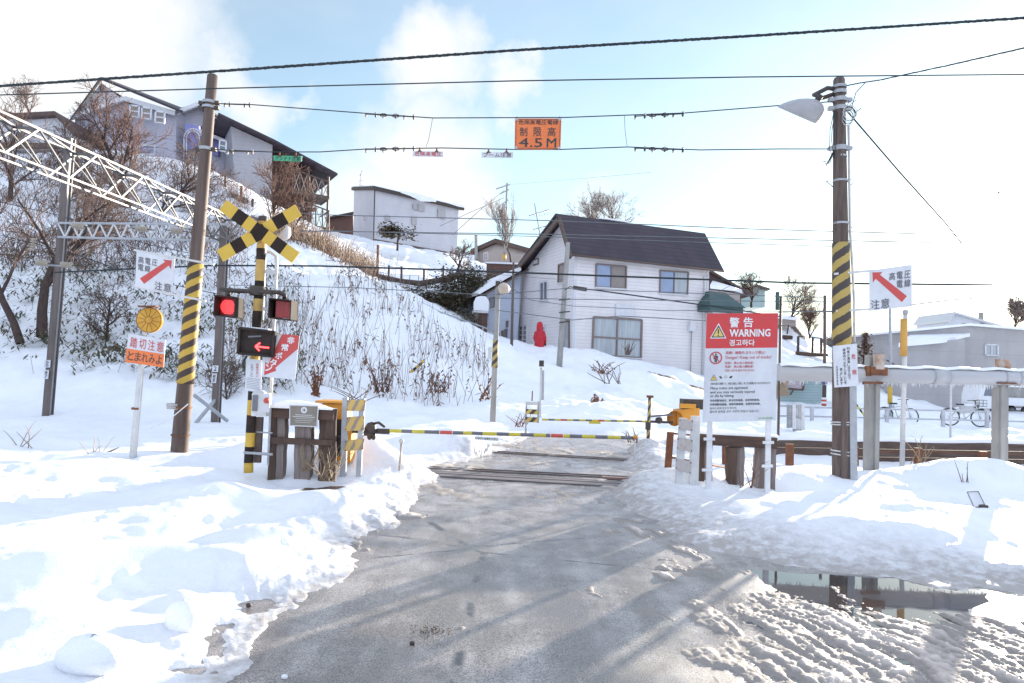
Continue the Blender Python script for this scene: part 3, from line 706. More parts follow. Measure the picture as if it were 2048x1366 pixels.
for i in range(4): gb.poly([f[i], f[(i+1) % 4], tp[(i+1) % 4], tp[i]], ROOFGR)
gb.poly(tp, ROOFGR); gb.poly(f[::-1], ROOFGR); gb.build('bay_roof', hs)
gb = MB(); gb.prism([H(HL+.005, -.5, 1.4), H(x1+.1, -.5, 1.4), H(x1+.1, 1.2, 1.4), H(HL+.005, 1.2, 1.4)], (0, 0, 3.6), SIDING); gb.build('bay_wall', hs)

def px_house(name, label, front, Ys, depth, wallm, cat='house', dirv=None):
    """body extruded from a front outline given in the photo with a depth for each corner"""
    pts = [P(x, y, Y) for (x, y), Y in zip(front, Ys)]
    base = sum((p for p in pts), Vector())/len(pts); base.z = min(p.z for p in pts)
    t = thing(name, base, label, cat)
    n = (pts[1]-pts[0]).cross(pts[-1]-pts[0]); n.z = 0; n.normalize()
    if n.y < 0: n = -n
    v = (dirv.normalized() if dirv else n)*depth
    mb = MB(); mb.prism(pts, v, wallm); mb.build('wall', t)
    return t, pts, v, (pts[0], -n)
def slab_roof(t, edge, v, th_, mm, name='roof', over=.4, front=.5):
    """edge: polyline along the top of the front wall; laid as a slab running back along v"""
    vn = v.normalized(); mb = MB()
    for a, b2 in zip(edge[:-1], edge[1:]):
        d = (b2-a).normalized(); a2 = a-(d*over if a is edge[0] else Vector()); b3 = b2+(d*over if b2 is edge[-1] else Vector())
        up = Vector((0, 0, th_))
        mb.prism([a2-vn*front+Vector((0, 0, .01)), b3-vn*front+Vector((0, 0, .01)), b3-vn*front+up, a2-vn*front+up][::-1], v+vn*2*front, mm)
    return mb.build(name, t)

mb = MB(); mb.tube([H(-ov, -.43, EZ-.42), H(HL+ovr, -.43, EZ-.42)], .055, TRIMBR, 6); mb.build('gutter', hs)
mb = MB(); mb.tube([H(HL-.25, -.43, EZ-.45), H(HL-.25, -.06, EZ-.75), H(HL-.25, -.06, 1.6)], .035, TRIMW, 6); mb.build('downpipe', hs)
# --- annex left of it
t, p, v, pl = px_house('blue_annex', 'pale blue lean-to house with snowy sloping roof left of the white house', [(970, 690), (974, 587), (1042, 548), (1034, 706)], [38, 38, 38.6, 38.6], 5, SIDINGB)
slab_roof(t, [p[1], p[2]], v, .12, TRIMBR, over=.3); mb = MB(); e0, e1 = p[1], p[2]; d = (e1-e0).normalized()
mb.prism([e0-d*.55+Vector((0, -.55, .13)), e1+Vector((0, -.55, .13)), e1+Vector((0, -.55, .36)), e0+d*1.0+Vector((0, -.55, .5)), e0-d*.6+Vector((0, -.55, .3))][::-1], v, SNOW); mb.build('roof_snow', t)
win(t, pl, (979, 597), (990, 594), (989, 616), (978, 619), panes=((0, 1, GLASSD),), fw=.08)
win(t, pl, (1003, 662), (1006, 661), (1006, 674), (1003, 675), panes=((0, 1, GLASSD),), fw=.05, sill=False)
win(t, pl, (1009, 659), (1014, 658), (1013, 676), (1008, 677), panes=((0, 1, GLASSD),), fw=.05, sill=False)
win(t, pl, (1012, 643), (1016, 642), (1015, 654), (1012, 655), panes=((0, 1, GLASSD),), fw=.05, sill=False)
# little shed with snow hood
t, p, v, pl = px_house('porch_shed', 'small wooden porch shed under a thick snow hood beside the blue annex', [(949, 690), (949, 627), (972, 627), (971, 690)], [36.5]*4, 1.6, SIDINGT, 'shed')
slab_roof(t, [p[1], p[2]], v, .14, TRIMW, over=.12, front=.2); mb = MB(); c = (p[1]+p[2])/2+v*.5
k = [(-.36, .02), (-.37, .45), (-.25, .72), (0, .80), (.28, .78), (.44, .55), (.44, .02)]; mb.prism([c+Vector((x, -.9, .14+z)) for x, z in k][::-1], (0, 1.8, 0), SNOW); mb.build('roof_snow', t)
mb = MB(); mb.box((p[0]+p[3])/2+Vector((.1, -.02, 1.0)), .5, .05, 1.9, SIDINGBR); mb.build('door', t)

# --- row of buildings on the upper terrace
t, p, v, pl = px_house('brown_shed', 'dark brown corrugated shed wall behind the annex roof', [(972, 590), (973, 527), (1050, 530), (1050, 590)], [47, 47, 46, 46], 4, SIDINGBR, 'shed')
slab_roof(t, [p[1], p[2]], v, .12, SNOW, 'roof_snow', .1, .1)
t, p, v, pl = px_house('tan_house', 'tan house with low brown gable roof behind the thin tree', [(952, 535), (952, 505), (993, 487), (1066, 508), (1066, 540)], [78, 78, 78, 76, 76], 8, SIDINGT)
slab_roof(t, [p[1], p[2], p[3]], v, .5, ROOFBR, over=.5)
win(t, pl, (968, 506), (976, 505), (976, 520), (968, 520), frame=TRIMW, panes=((0, .5, GLASSD), (.5, 1, GLASSD)), fw=.1)
mb = MB(); mb.prism([P(949, 520, 77), P(955, 520, 77), P(955, 470, 77), P(949, 470, 77)], (0, .4, 0), CONC); mb.build('chimney', t)

t, p, v, pl = px_house('box_house', 'windowless pale grey box house on top of the snowy terrace', [(746, 486), (748, 380), (917, 419), (913, 512)], [62, 62, 68, 68], 1, SIDINGM, dirv=Vector((-.32, .95, 0)))
bpy.data.objects.remove(t.children[0])
lv = P(708, 381, 66)-P(748, 380, 62)
mb = MB(); q = [P(746, 492, 62), P(748, 380, 62), P(917, 419, 68), P(913, 520, 68)]; mb.prism(q, lv, SIDINGM); mb.build('wall', t)
rb = MB(); d = (q[2]-q[1]).normalized(); e0, e1 = q[1]-d*.15, q[2]+d*.5; ln = lv.normalized()
rb.prism([e0-ln*.35+Vector((0, 0, .01)), e1-ln*.35+Vector((0, 0, .01)), e1-ln*.35+Vector((0, 0, .36)), e0-ln*.35+Vector((0, 0, .3))][::-1], lv+ln*.7, IRON); roof = rb.build('roof', t)
rb = MB()
for u0, u1, hh, drop in ((.27, .66, .22, .28), (.34, .60, .2, .42), (.82, 1.0, .15, .1), (.0, .28, .07, 0), (.62, .84, .08, 0)):
    a, b2 = e0.lerp(e1, u0), e0.lerp(e1, u1); f = -ln*(.42+drop*.15)
    rb.prism([a+f+Vector((0, 0, .34-drop*.2)), a.lerp(b2, .6)+f+Vector((0, 0, .34-drop)), b2+f+Vector((0, 0, .34-drop*.6)), b2+f+Vector((0, 0, .37+hh*.5)), a.lerp(b2, .4)+f+Vector((0, 0, .37+hh)), a+f+Vector((0, 0, .37+hh*.4))][::-1], lv+ln*.7, SNOW)
rb.build('roof_snow', roof)
bp = (q[0], Vector((d.y, -d.x, 0)))
mb = MB()
for x, y, ww, hh in ((830, 414, .5, .5), (842, 416, .7, .6), (828, 442, .55, .7), (730, 437, .3, .5), (775, 437, .5, .5), (764, 458, .6, .6), (883, 428, .9, .9)):
    c = on_plane(x, y, *bp); mb = MB(); mb.box(c+bp[1]*.04, ww, .06, hh, SIDINGDG, d); mb.build('vent', t)
mb = MB(); mb.tube([P(749.5, 378, 61.9), P(747, 484, 61.9)], .05, IRON, 6); mb.build('corner_trim', t)
mb = MB(); mb.bar(q[0]+bp[1]*.02+Vector((0, 0, .35)), q[3]+bp[1]*.02+Vector((0, 0, .35)), .6, .1, TRIMBR, side=bp[1]); mb.build('plinth', t)
t, p, v, pl = px_house('dark_barn', 'dark brown barn with sloping roof left of the grey box house', [(655, 480), (656, 439), (706, 429), (707, 482)], [68, 68, 68, 68], 6, SIDINGBR, 'barn'); slab_roof(t, [p[1], p[2]], v, .15, IRON, over=.2)

# --- houses along the hilltop
t, p, v, pl = px_house('balcony_house', 'grey brown chalet with long sloping roof and lattice balconies', [(474, 392), (462, 250), (560, 296), (664, 354), (654, 470), (560, 440)], [50, 50, 52.5, 55, 55, 52.5], .3, SIDINGG)
bpy.data.objects.remove(t.children[0])
mb = MB(); q = [P(472, 400, 50), P(462, 252, 50), P(545, 290, 51.6), P(542, 415, 51.6)]; nv = Vector((-.5, .86, 0)); mb.prism(q, nv*8, SIDINGG)
q2 = [P(542, 415, 51.6), P(545, 290, 51.6), P(640, 340, 54), P(636, 460, 54)]; mb.prism([a+nv*2.2 for a in q2], nv*6, SIDINGBR); mb.build('wall', t)
slab_roof(t, [P(440, 238, 49.3), P(545, 288, 51.6), P(666, 352, 55)], nv*9, .16, ROOFD, over=.2, front=.7)
for y0, y1, x0, nm in ((352, 398, 585, 'balcony'), (410, 462, 590, 'balcony')):
    mb = MB()
    a, b2 = P(x0, y1-12, 52.8), P(658, y1, 54.8); a1, b1 = P(x0, y0-14, 52.8), P(658, y0+12, 54.8)
    mb.prism([a, b2, b2+nv*2.6, a+nv*2.6], (0, 0, .16), TRIMBR)
    mb.bar(a1, b1, .1, .1, TRIMBR); mb.bar(a.lerp(a1, .12), b2.lerp(b1, .12), .08, .08, TRIMBR)
    for i in range(6):
        u0, u1 = i/5, (i+1)/5
        mb.bar(a.lerp(b2, u0), a1.lerp(b1, u0), .08, .08, TRIMBR)
        if i < 5: mb.bar(a.lerp(b2, u0), a1.lerp(b1, u1), .05, .04, SIDINGT); mb.bar(a.lerp(b2, u1), a1.lerp(b1, u0), .05, .05, SIDINGT)
    mb.bar(b2, b2+nv*2.6, .08, .08, TRIMBR); mb.bar(b1, b1+nv*2.6, .08, .08, TRIMBR)
    mb.build(nm, t)
for x, yt, yb, Y in ((657, 352, 466, 54.8), (618, 334, 455, 53.7)):
    mb = MB(); mb.bar(P(x-3, yb, Y), P(x, yt, Y), .16, .16, TRIMBR); mb.build('post', t)

t, p, v, pl = px_house('lavender_house', 'large lavender house with white gable and grey roof on the hilltop', [(150, 330), (142, 236), (203, 160), (268, 208), (268, 330)], [50, 50, 50, 50, 50], .5, SIDINGP)
bpy.data.objects.remove(t.children[0])
N = Vector((.12, .99, 0)); LP = lambda x, y, dy=0: P(x, y, 50+dy+(x-200)*.012)
mb = MB(); mb.prism([LP(150, 350), LP(150, 232), LP(203, 168), LP(250, 206), LP(352, 222), LP(352, 350)], N*9, SIDINGP); mb.prism([LP(352.5, 350, 1), LP(352.5, 222, 1), LP(398, 214, 1), LP(470, 300, 1), LP(470, 390, 1), LP(400, 360, 1)], N*7, SIDINGP); mb.build('wall', t)
mb = MB(); mb.prism([LP(147, 232, -.25), LP(203, 166, -.25), LP(246, 200, -.25)][::-1], N*.2, TRIMW); mb.build('gable', t)
mb = MB(); c = LP(203, 176, -.3)
mb.lathe(c, [(0.01, 0), (.22, 0), (.22, .06)], GREYP, 12, axis=(0, -1, 0)); mb.build('vent', t)
def slope(mb, pts, mm, th_=.18):
    mb.prism([p_ for p_ in pts], (0, 0, -th_), mm)
mb = MB()
slope(mb, [LP(138, 240, -.8), LP(200, 154, -.8), LP(206, 154, 9), LP(150, 232, 9)], IRON)
slope(mb, [LP(200, 154, -.8), LP(366, 222, -.8), LP(366, 216, 9), LP(206, 154, 9)], ROOFD)
slope(mb, [LP(352, 224, .3), LP(397, 205, .3), LP(400, 205, 8), LP(352, 218, 8)], IRON)
slope(mb, [LP(397, 205, .3), LP(457, 250, .3), LP(458, 246, 8), LP(400, 205, 8)], ROOFD)
slope(mb, [LP(400, 258, .0), LP(462, 290, .0), LP(440, 246, 3), LP(410, 240, 3)], ROOFD)
mb.build('roof', t)
mb = MB(); mb.bar(LP(141, 236, -.5), LP(248, 197, -.5), .3, .2, TRIMW); mb.bar(LP(248, 197, -.5), LP(350, 227, -.5), .35, .2, TRIMW); mb.bar(LP(350, 227, .2), LP(397, 208, .2), .3, .2, TRIMW); mb.bar(LP(400, 262, -.1), LP(470, 290, -.1), .25, .2, TRIMW); mb.build('fascia', t)
lpl = (LP(200, 300), Vector((0, -1, 0)))
for x, y in ((270, 222), (294, 226), (321, 234)):
    win(t, lpl, (x-9, y-11), (x+9, y-9), (x+8, y+13), (x-10, y+11), frame=TRIMW, panes=((0, 1, SHUTTER),), rails=(.5,), fw=.12)
win(t, lpl, (440, 280), (453, 283), (452, 304), (439, 301), frame=TRIMW, panes=((0, 1, GLASSD),), rails=(.5,), fw=.1)
win(t, lpl, (280, 290), (310, 292), (309, 310), (279, 308), frame=TRIMW, panes=((0, 1, BLUEGL),), fw=.1)
mb = MB(); mb.prism([LP(370, 296, -.2), LP(370, 246, -.2), LP(398, 252, -.2), LP(398, 300, -.2)], N*.18, PURPLE); mb.prism([LP(426, 310, .6), LP(427, 262, .6), LP(437, 266, .6), LP(436, 312, .6)], N*.3, PURPLE); mb.build('porch_wall', t)
mb = MB()
for r_ in (.5, .68):
    mb.tube([LP(386, 275, -.6)+Vector((r_*math.cos(a), 0, r_*math.sin(a))) for a in [math.pi*i/14 for i in range(15)]], .05, TRIMW, 5)
for i in range(1, 10): a = math.pi*i/10; mb.bar(LP(386, 275, -.6)+Vector((.5*math.cos(a), 0, .5*math.sin(a))), LP(386, 275, -.6)+Vector((.68*math.cos(a), 0, .68*math.sin(a))), .04, .04, TRIMW)
for s_ in (-.68, -.5, .5, .68): mb.bar(LP(386, 275, -.6)+Vector((s_, 0, 0)), LP(386, 320, -.6)+Vector((s_, 0, 0)), .07, .07, TRIMW)
mb.build('porch_arch', t)

t, p, v, pl = px_house('cottage', 'small white cottage with rusty brown roof edge at the hill crest', [(-40, 300), (-40, 232), (40, 240), (118, 236), (150, 270), (150, 300)], [46]*6, 7, TRIMW)
slab_roof(t, [p[1]+Vector((0, 0, .3)), p[2], p[3], p[4]], v, .3, ROOFBR, over=.2)
win(t, pl, (27, 252), (42, 254), (41, 278), (26, 276), panes=((0, 1, BLUEGL),), fw=.2)
mb = MB(); mb.bar(P(-40, 290, 45.8), P(150, 292, 45.8), .35, .2, TRIMBR); mb.build('plinth', t)

# --- right side of the street
t, p, v, pl = px_house('grey_house', 'big plain grey house with snow-lined flat roof at the street', [(1806, 815), (1814, 664), (1935, 652), (2110, 666), (2105, 815)], [44, 44, 44, 44, 44], 9, SIDINGDG)
slab_roof(t, [p[1], p[2], p[3]], v, .16, SNOW, 'roof_snow', .25, .3)
win(t, pl, (1970, 689), (1995, 690), (1995, 711), (1970, 710), frame=TRIMW, panes=((0, .5, CURTAIN), (.5, 1, CURTAIN)), fw=.1)
win(t, pl, (1925, 766), (1932, 766), (1932, 775), (1925, 775), frame=TRIMW, panes=((0, 1, GLASSD),), fw=.08)
mb = MB(); f = [P(1803, 815, 42), P(1805, 690, 42), P(1880, 682, 42), P(1930, 678, 42), P(1930, 815, 42)]; mb.prism(f, (0, 1.95, 0), SIDINGDG); mb.build('lean_to_wall', t)
mb = MB(); mb.prism([P(1797, 694, 41.6), P(1885, 686, 41.6), P(1940, 673, 44), P(1820, 676, 44)], (0, 0, .22), SNOW); mb.build('lean_to_snow', t)
# other houses and a shed on the right
t, p, v, pl = px_house('far_grey_house', 'pale grey house with hipped roof behind the pole sign', [(1702, 755), (1704, 688), (1722, 676), (1768, 675), (1790, 690), (1790, 755)], [68]*6, 8, SIDINGDG); slab_roof(t, [p[1], p[2], p[3], p[4]], v, .25, IRON, over=.2)
t, p, v, pl = px_house('hill_house', 'distant white house with pale roof on the far right hill', [(1895, 662), (1898, 640), (1906, 628), (2000, 655), (2000, 668)], [100]*5, 8, TRIMW); slab_roof(t, [p[1], p[2], p[3]], v, .3, STEELL, over=.4)
for x in (1925, 1945, 1960): win(t, pl, (x, 647), (x+8, 648), (x+8, 656), (x, 655), panes=((0, 1, GLASSD),), fw=.1, sill=False)
mb = MB(); mb.bar(P(1962, 645, 101), P(1962, 625, 101), .5, .5, CONC); mb.build('chimney', t)
t, p, v, pl = px_house('brown_house', 'dark brown house with snow on its lower roof right of the white house', [(1405, 640), (1405, 540), (1425, 550), (1482, 583), (1482, 640)], [56]*5, 9, SIDINGBR); slab_roof(t, [p[1], p[2], p[3]], v, .2, ROOFBR, over=.8)
mb = MB(); mb.prism([P(1420, 577, 54), P(1470, 582, 54), P(1488, 588, 56), P(1425, 568, 56)], (0, 0, .3), SNOW); mb.build('roof_snow', t)
mb = MB(); mb.prism([P(1422, 618, 54.2), P(1422, 579, 54.2), P(1480, 588, 54.2), P(1480, 612, 54.2)], (0, 2, 0), SIDINGT); mb.build('porch_wall', t)
t, p, v, pl = px_house('pale_house', 'pale green house gable behind the two bare trees', [(1480, 615), (1482, 583), (1510, 574), (1530, 580), (1530, 615)], [66]*5, 7, SIDINGGR); slab_roof(t, [p[1], p[2], p[3]], v, .2, IRON, over=.3)
t, p, v, pl = px_house('green_shed', 'pale green corrugated shed with a notice board behind the pipe', [(1562, 806), (1562, 742), (1650, 745), (1650, 806)], [31]*4, 3, SIDINGGR, 'shed')
mb = MB(); mb.prism([P(1556, 742, 30.6), P(1664, 746, 30.6), P(1664, 741, 35), P(1556, 737, 35)], (0, 0, .28), SNOW); mb.build('roof_snow', t)
# retaining wall and low fence steps on the hill at the right
def fence(name, label, pts, hgt, mm, rail=2, pr=.06, rr_=.03, cat='fence', top=0.0, sub=1, up=None):
    t = thing(name, pts[0], label, cat)
    P2 = [pts[0]]
    for a, b2 in zip(pts[:-1], pts[1:]):
        for k in range(1, sub+1): P2.append(a.lerp(b2, k/sub))
    for p_ in P2: mb = MB(); mb.tube([p_-Vector((0, 0, .3)), p_+Vector((0, 0, hgt+top))], pr, mm, 6); mb.build('post', t)
    for k in range(rail):
        mb = MB(); z = Vector((0, 0, hgt*(1-k*.5))); mb.tube([p_+z for p_ in P2], rr_, mm, 5); mb.build('rail', t)
    return t

t = thing('retaining_wall', P(1575, 645, 55), 'dark low retaining wall on the snowy hill right of the WARNING board', 'wall'); mb = MB(); q = plate_px((1556, 636), (1592, 640), (1592, 652), (1556, 650), 55); q.slab(mb, SIDINGT, 1.0); mb.prism([P(1556, 637, 54.8), P(1594, 641, 54.8), P(1594, 636, 57), P(1556, 631, 57)], (0, 0, .15), SNOW); mb.build('wall', t)
fence('terrace_rail', 'short dark post and rail fence on the hill left of the dark iron post', [P(1596, 700, 50), P(1625, 702, 50), P(1642, 704, 50)], 1.0, IRON, 1, .09, .04)
mb = MB(); mb.tube([P(1592, 706, 49.5), P(1620, 709, 49.5), P(1655, 710, 49.5)], [.14, .16, .12], SLEEP, 7); tag(mb.build('hill_log', None, P(1592, 706, 49.5)), 'dark log edging below the post and rail fence on the hill', 'log')
mb = MB(); mb.tube([P(1566, 674, 53), P(1584, 675, 53)], .17, SLEEP, 7); mb.tube([P(1574, 668, 53.2), P(1577, 650, 53.2)], .06, IRON, 5); tag(mb.build('hill_stump', None, P(1566, 674, 53)), 'short dark timber and stake on the hill under the retaining wall', 'log')

# ------------------------------------------------------------------ poles
def shaft(mb, px0, py0, w0, px1, py1, w1, Y, m, n=14, y0=None, sub=1, Y1=None):
    """a round post from its foot to its top, widths in photo pixels"""
    a, b2 = P(px0, py0, Y), P(px1, py1, Y1 or Y)
    if y0: a = a-(b2-a).normalized()*y0
    k = [a.lerp(b2, i/sub) for i in range(sub+1)]; r = [(w0+(w1-w0)*i/sub)/2*mpp(Y) for i in range(sub+1)]
    mb.tube(k, r, m, n); return a, b2
def band(mb, px, py, w, Y, h, m, tilt=None):
    c = P(px, py, Y); mb.lathe(c-Vector((0, 0, h/2)), [(w/2*mpp(Y), 0), (w/2*mpp(Y), h)], m, 14); return c
STR_L = stripes('stripe_pole_left', (.58, .38, .06), (.05, .032, .026), .215, -2, fuzz=.012, wear_amt=.22)
STR_R = stripes('stripe_pole_right', (.50, .36, .10), (.06, .045, .04), .235, -2, fuzz=.016, wear_amt=.3)
STR_S = stripes('stripe_post_small', (.52, .38, .14), (.06, .045, .04), .22, -2, fuzz=.01, wear_amt=.35)
STR_B = stripes('stripe_board', (.66, .42, .10), (.22, .17, .14), .2, 2.6, fuzz=.02, wear=(.6, .45, .25), wear_amt=.5, duty=.62)
STR_W = stripes('stripe_board_faded', (.55, .5, .47), (.36, .33, .31), .17, 3.0, fuzz=.03, wear=(.42, .24, .14), wear_amt=.4, duty=.55)
STR_F = stripes('stripe_board_far', (.62, .45, .10), (.06, .05, .04), .22, 2.0, fuzz=.01, wear_amt=.2)

YL = 10.6
lp = thing('utility_pole', P(357, 922, YL), 'tall rusty pole with yellow and black stripes at the left', 'pole')
mb = MB(); shaft(mb, 357, 922, 34, 425, 152, 20, YL, POLER, 18, .5, 12); mb.lathe(P(425, 152, YL), [(10*mpp(YL), 0), (8*mpp(YL), .02), (.001, .03)], POLER, 18); mb.build('shaft', lp)
mb = MB(); shaft(mb, 370.5, 767, 33, 391.5, 528, 30, YL, STR_L, 26, 0, 10); mb.build('striped_sleeve', lp)
mb = MB()
for x, y, w_, h in ((419, 205, 27, .045), (418, 215, 27, .04), (412, 298, 26, .05), (365, 815, 36, .03), (361, 870, 36, .02)):
    mb = MB(); band(mb, x, y, w_, YL, h, STEEL if y < 400 else RUST)
    if y < 400:
        for dx in (-17, 17): mb.box(P(x+dx*.86, y+1, YL), .09, .07, .05, IRON)
    mb.build('clamp_band', lp)
mb = MB()
for k in range(4): mb.tube([P(352+k*.5, 808+k*3, YL)+Vector((.14*math.cos(a), .14*math.sin(a), 0)) for a in [2*math.pi*i/10 for i in range(11)]], .008, STEELL, 4)
mb.build('rope_knot', lp)

YR = 9.6
rp = thing('utility_pole', P(1686, 988, YR), 'tall weathered wooden pole with striped sleeve and lamp at the right', 'pole')
mb = MB(); shaft(mb, 1686, 990, 42, 1678, 160, 22, YR, POLEW, 18, .4, 12); mb.ball(P(1678, 160, YR), 11*mpp(YR), 11*mpp(YR), .05, POLEW); mb.build('shaft', rp)
mb = MB(); shaft(mb, 1684, 692, 37.5, 1681.5, 486, 32.5, YR, STR_R, 26, 0, 10); mb.build('striped_sleeve', rp)
mb = MB(); a, b2 = P(1696, 986, YR), P(1694, 770, YR); mb.bar(a+Vector((0, -.16, -.2)), b2+Vector((0, -.15, 0)), .095, .05, STEEL); mb.bar(a+Vector((-.11, -.135, -.2)), b2+Vector((-.10, -.13, 0)), .10, .05, POLEW); mb.build('splint', rp)
mb = MB()
for y in (843, 848, 902, 909): mb.lathe(P(1686, y, YR)-Vector((0, 0, .01)), [(.155, 0), (.165, .01), (.155, .02)], STEELL, 16, axis=(.06*(y-875)/30, 0, 1))
mb.build('wire_binding', rp)
for y, w_, h in ((174, 27, .04), (185, 27, .05), (200, 27, .06), (217, 27, .06), (297, 27, .07), (313, 26, .025), (362, 29, .03), (447, 30, .03)):
    mb = MB(); band(mb, 1679+(y-160)*.008, y, w_, YR, h, STEEL)
    if y in (200, 217, 297):
        for dx in (-16, 16): mb.box(P(1680+dx, y, YR), .10, .07, .05, STEEL)
    mb.build('clamp_band', rp)
for x0, y0, s_ in ((1652, 362, -1), (1700, 360, 1), (1701, 446, 1)):
    mb = MB(); a = P(x0+(6 if s_ < 0 else -6), y0, YR); mb.tube([a, P(x0+s_*18-(0 if s_ > 0 else -18), y0-(4 if s_ > 0 else 0), YR), P(x0+(14 if s_ < 0 else -1)*1, y0+12, YR)], .008, STEEL, 5); mb.build('step_iron', rp)
mb = MB(); mb.tube([P(1697, 250, YR), P(1698, 300, YR), P(1700, 460, YR), P(1704, 520, YR), P(1708, 600, YR), P(1709, 684, YR)], .018, STEELL, 8); mb.build('conduit', rp)
mb = MB(); c = P(1684, 245, YR)+Vector((0, -.15, 0))
for k in range(5): mb.tube([c+Vector((.07*math.cos(a)*(1+.1*k), -.02*k, .10*math.sin(a)+.015*k)) for a in [2*math.pi*i/12 for i in range(13)]], .006, WIREM if k % 2 else STEELL, 5)
for k, (x, y) in enumerate(((1660, 300), (1664, 280), (1669, 290), (1674, 280))): mb.tube([P(1668+k*2, 222, YR-.1), P(x, 260, YR-.14), P(x-1, y, YR-.14), P(1668, 318, YR-.12)], .005, WIREM, 4)
for k in range(3): mb.tube([P(1668, 300, YR-.1), P(1660-k*4, 325+k*3, YR-.12), P(1645+k*5, 322-k*4+k*9, YR-.12)], .006, WIREM, 4)
mb.tube([P(1700, 195, YR), P(1694, 214, YR-.1), P(1712, 200, YR-.1)], .006, WIREM, 4)
mb.build('loose_wires', rp)

# street lamp on the right pole
sl_ = thing('street_lamp', P(1655, 190, YR), 'white enamel dish street lamp on an iron arm at the pole top', 'street lamp')
mb = MB(); e0, e1 = P(1558, 212, YR), P(1633, 245, YR); c = (e0+e1)/2; rim = (e1-e0); R_ = rim.length/2; ax = rim.cross(c-EYE).normalized()
if ax.z < 0: ax = -ax
sh = rim.normalized()*.55
pr = [(R_*1.0, -.015), (R_*1.02, 0), (R_*.98, .05), (R_*.86, .12), (R_*.66, .19), (R_*.42, .235), (R_*.2, .262), (.03, .27)]
ENAM = M('lamp_enamel', (.38, .37, .38), (.31, .30, .31), 4, .5, 0, .05)
mb.lathe(c, pr, ENAM, 28, axis=ax, shear=sh); mb.lathe(c, [(r_*.97, h-.004) for r_, h in pr], ENAM, 28, axis=ax, shear=sh); mb.build('lamp_shade', sl_)
mb = MB(); mb.ball(c+ax*.05+sh*.05, .06, .06, .08, TRIMW); mb.build('bulb', sl_)
mb = MB(); k = c+ax*.27+sh*.27; mb.tube([k-ax*.02, k+ax*.07], .045, IRON, 8)
mb.tube([k+ax*.05, P(1628, 190, YR), P(1655, 176, YR), P(1668, 178, YR)], .032, IRON, 8); mb.tube([k+ax*.05, P(1645, 196, YR), P(1668, 188, YR)], .03, IRON, 8); mb.build('arm', sl_)

# ------------------------------------------------------------------ wires
def wire(pts, r, m, label, group, sag=0, n=24, name='overhead_wire', twist=0, cat='wire'):
    """pts: (px, py, Y) knots, joined by straight or sagging spans"""
    K = [P(*p_) if len(p_) == 3 and not isinstance(p_, Vector) else p_ for p_ in pts]; L = []
    for a, b2 in zip(K[:-1], K[1:]):
        for i in range(n):
            u = i/n; q = a.lerp(b2, u); q.z -= sag*4*u*(1-u); L.append(q)
    L.append(K[-1]); mb = MB()
    if twist:
        rr_ = [r*(1+.16*math.sin(i*2.1)) for i in range(len(L))]
        mb.tube(L, rr_, m, 6)
        for ph in (0, 2.1): mb.tube([q+Vector((0, math.cos(i*1.3+ph), math.sin(i*1.3+ph)))*r*.9 for i, q in enumerate(L)], r*.45, m, 4)
    else: mb.tube(L, r, m, 5)
    return tag(mb.build(name, None, K[0]), label, cat, group), L
OW = 'wires strung across the sky'
wire([(-500, 210, 7.2), (0, 172, 7), (500, 138, 6.8), (1024, 101, 6.7), (1500, 72, 6.7), (2048, 36, 6.7), (2600, -10, 6.8)], .0125, WIREM, 'thick lumpy black cable, topmost across the whole sky', OW, n=70, twist=1)
wire([(-500, 208, 8.4), (0, 190, 8.2), (440, 177, 8.1), (1024, 162, 8), (1500, 154, 8), (2048, 149, 8), (2600, 146, 8)], .008, WIREM, 'thin straight wire just below the thick topmost cable', OW)
wire([(1688, 215, YR), (1800, 345, 11), (1890, 445, 13), (1924, 487, 14)], .012, WIREM, 'guy wire slanting down to the right from the lamp pole', OW)
wire([(1690, 172, YR), (1720, 166, 9.3), (1760, 160, 9), (1900, 130, 8), (2048, 96, 7.2), (2300, 30, 6.5)], .008, WIREM, 'service cable rising to the upper right from the lamp pole', OW, twist=1, n=16)
wire([(1730, 166, 9.2), (1712, 185, 9.4), (1704, 212, YR), (1710, 226, YR), (1722, 216, YR)], .006, WIREM, 'short hanging cable loop right of the lamp pole top', OW, n=4)
_, UPW = wire([(430, 207, YL), (500, 209, 10.4), (735, 227, 10.3), (865, 236, 10.2), (1130, 235, 10), (1370, 226, 9.8), (1560, 211, 9.7), (1668, 203, YR)], .0085, WIREM, 'upper span wire between the two striped poles', OW, name='span_wire')
_, LOW = wire([(425, 299, YL), (540, 304, 10.5), (640, 304, 10.4), (735, 298, 10.3), (885, 296, 10.2), (1030, 299, 10.1), (1120, 299, 10), (1255, 294, 9.9), (1400, 300, 9.8), (1560, 298, 9.7), (1668, 298, YR)], .0085, WIREM, 'lower span wire carrying the small hanging signs', OW, name='span_wire')
wire([(865, 237, 10.2), (862, 255, 10.2), (857, 280, 10.2), (852, 294, 10.2)], .0035, WIREM, 'thin left tie wire joining upper and lower span wire', OW, n=4, name='tie_wire')
wire([(1249, 232, 9.95), (1250, 260, 9.95), (1254, 292, 9.95)], .0035, WIREM, 'thin right tie wire joining upper and lower span wire', OW, n=4, name='tie_wire')
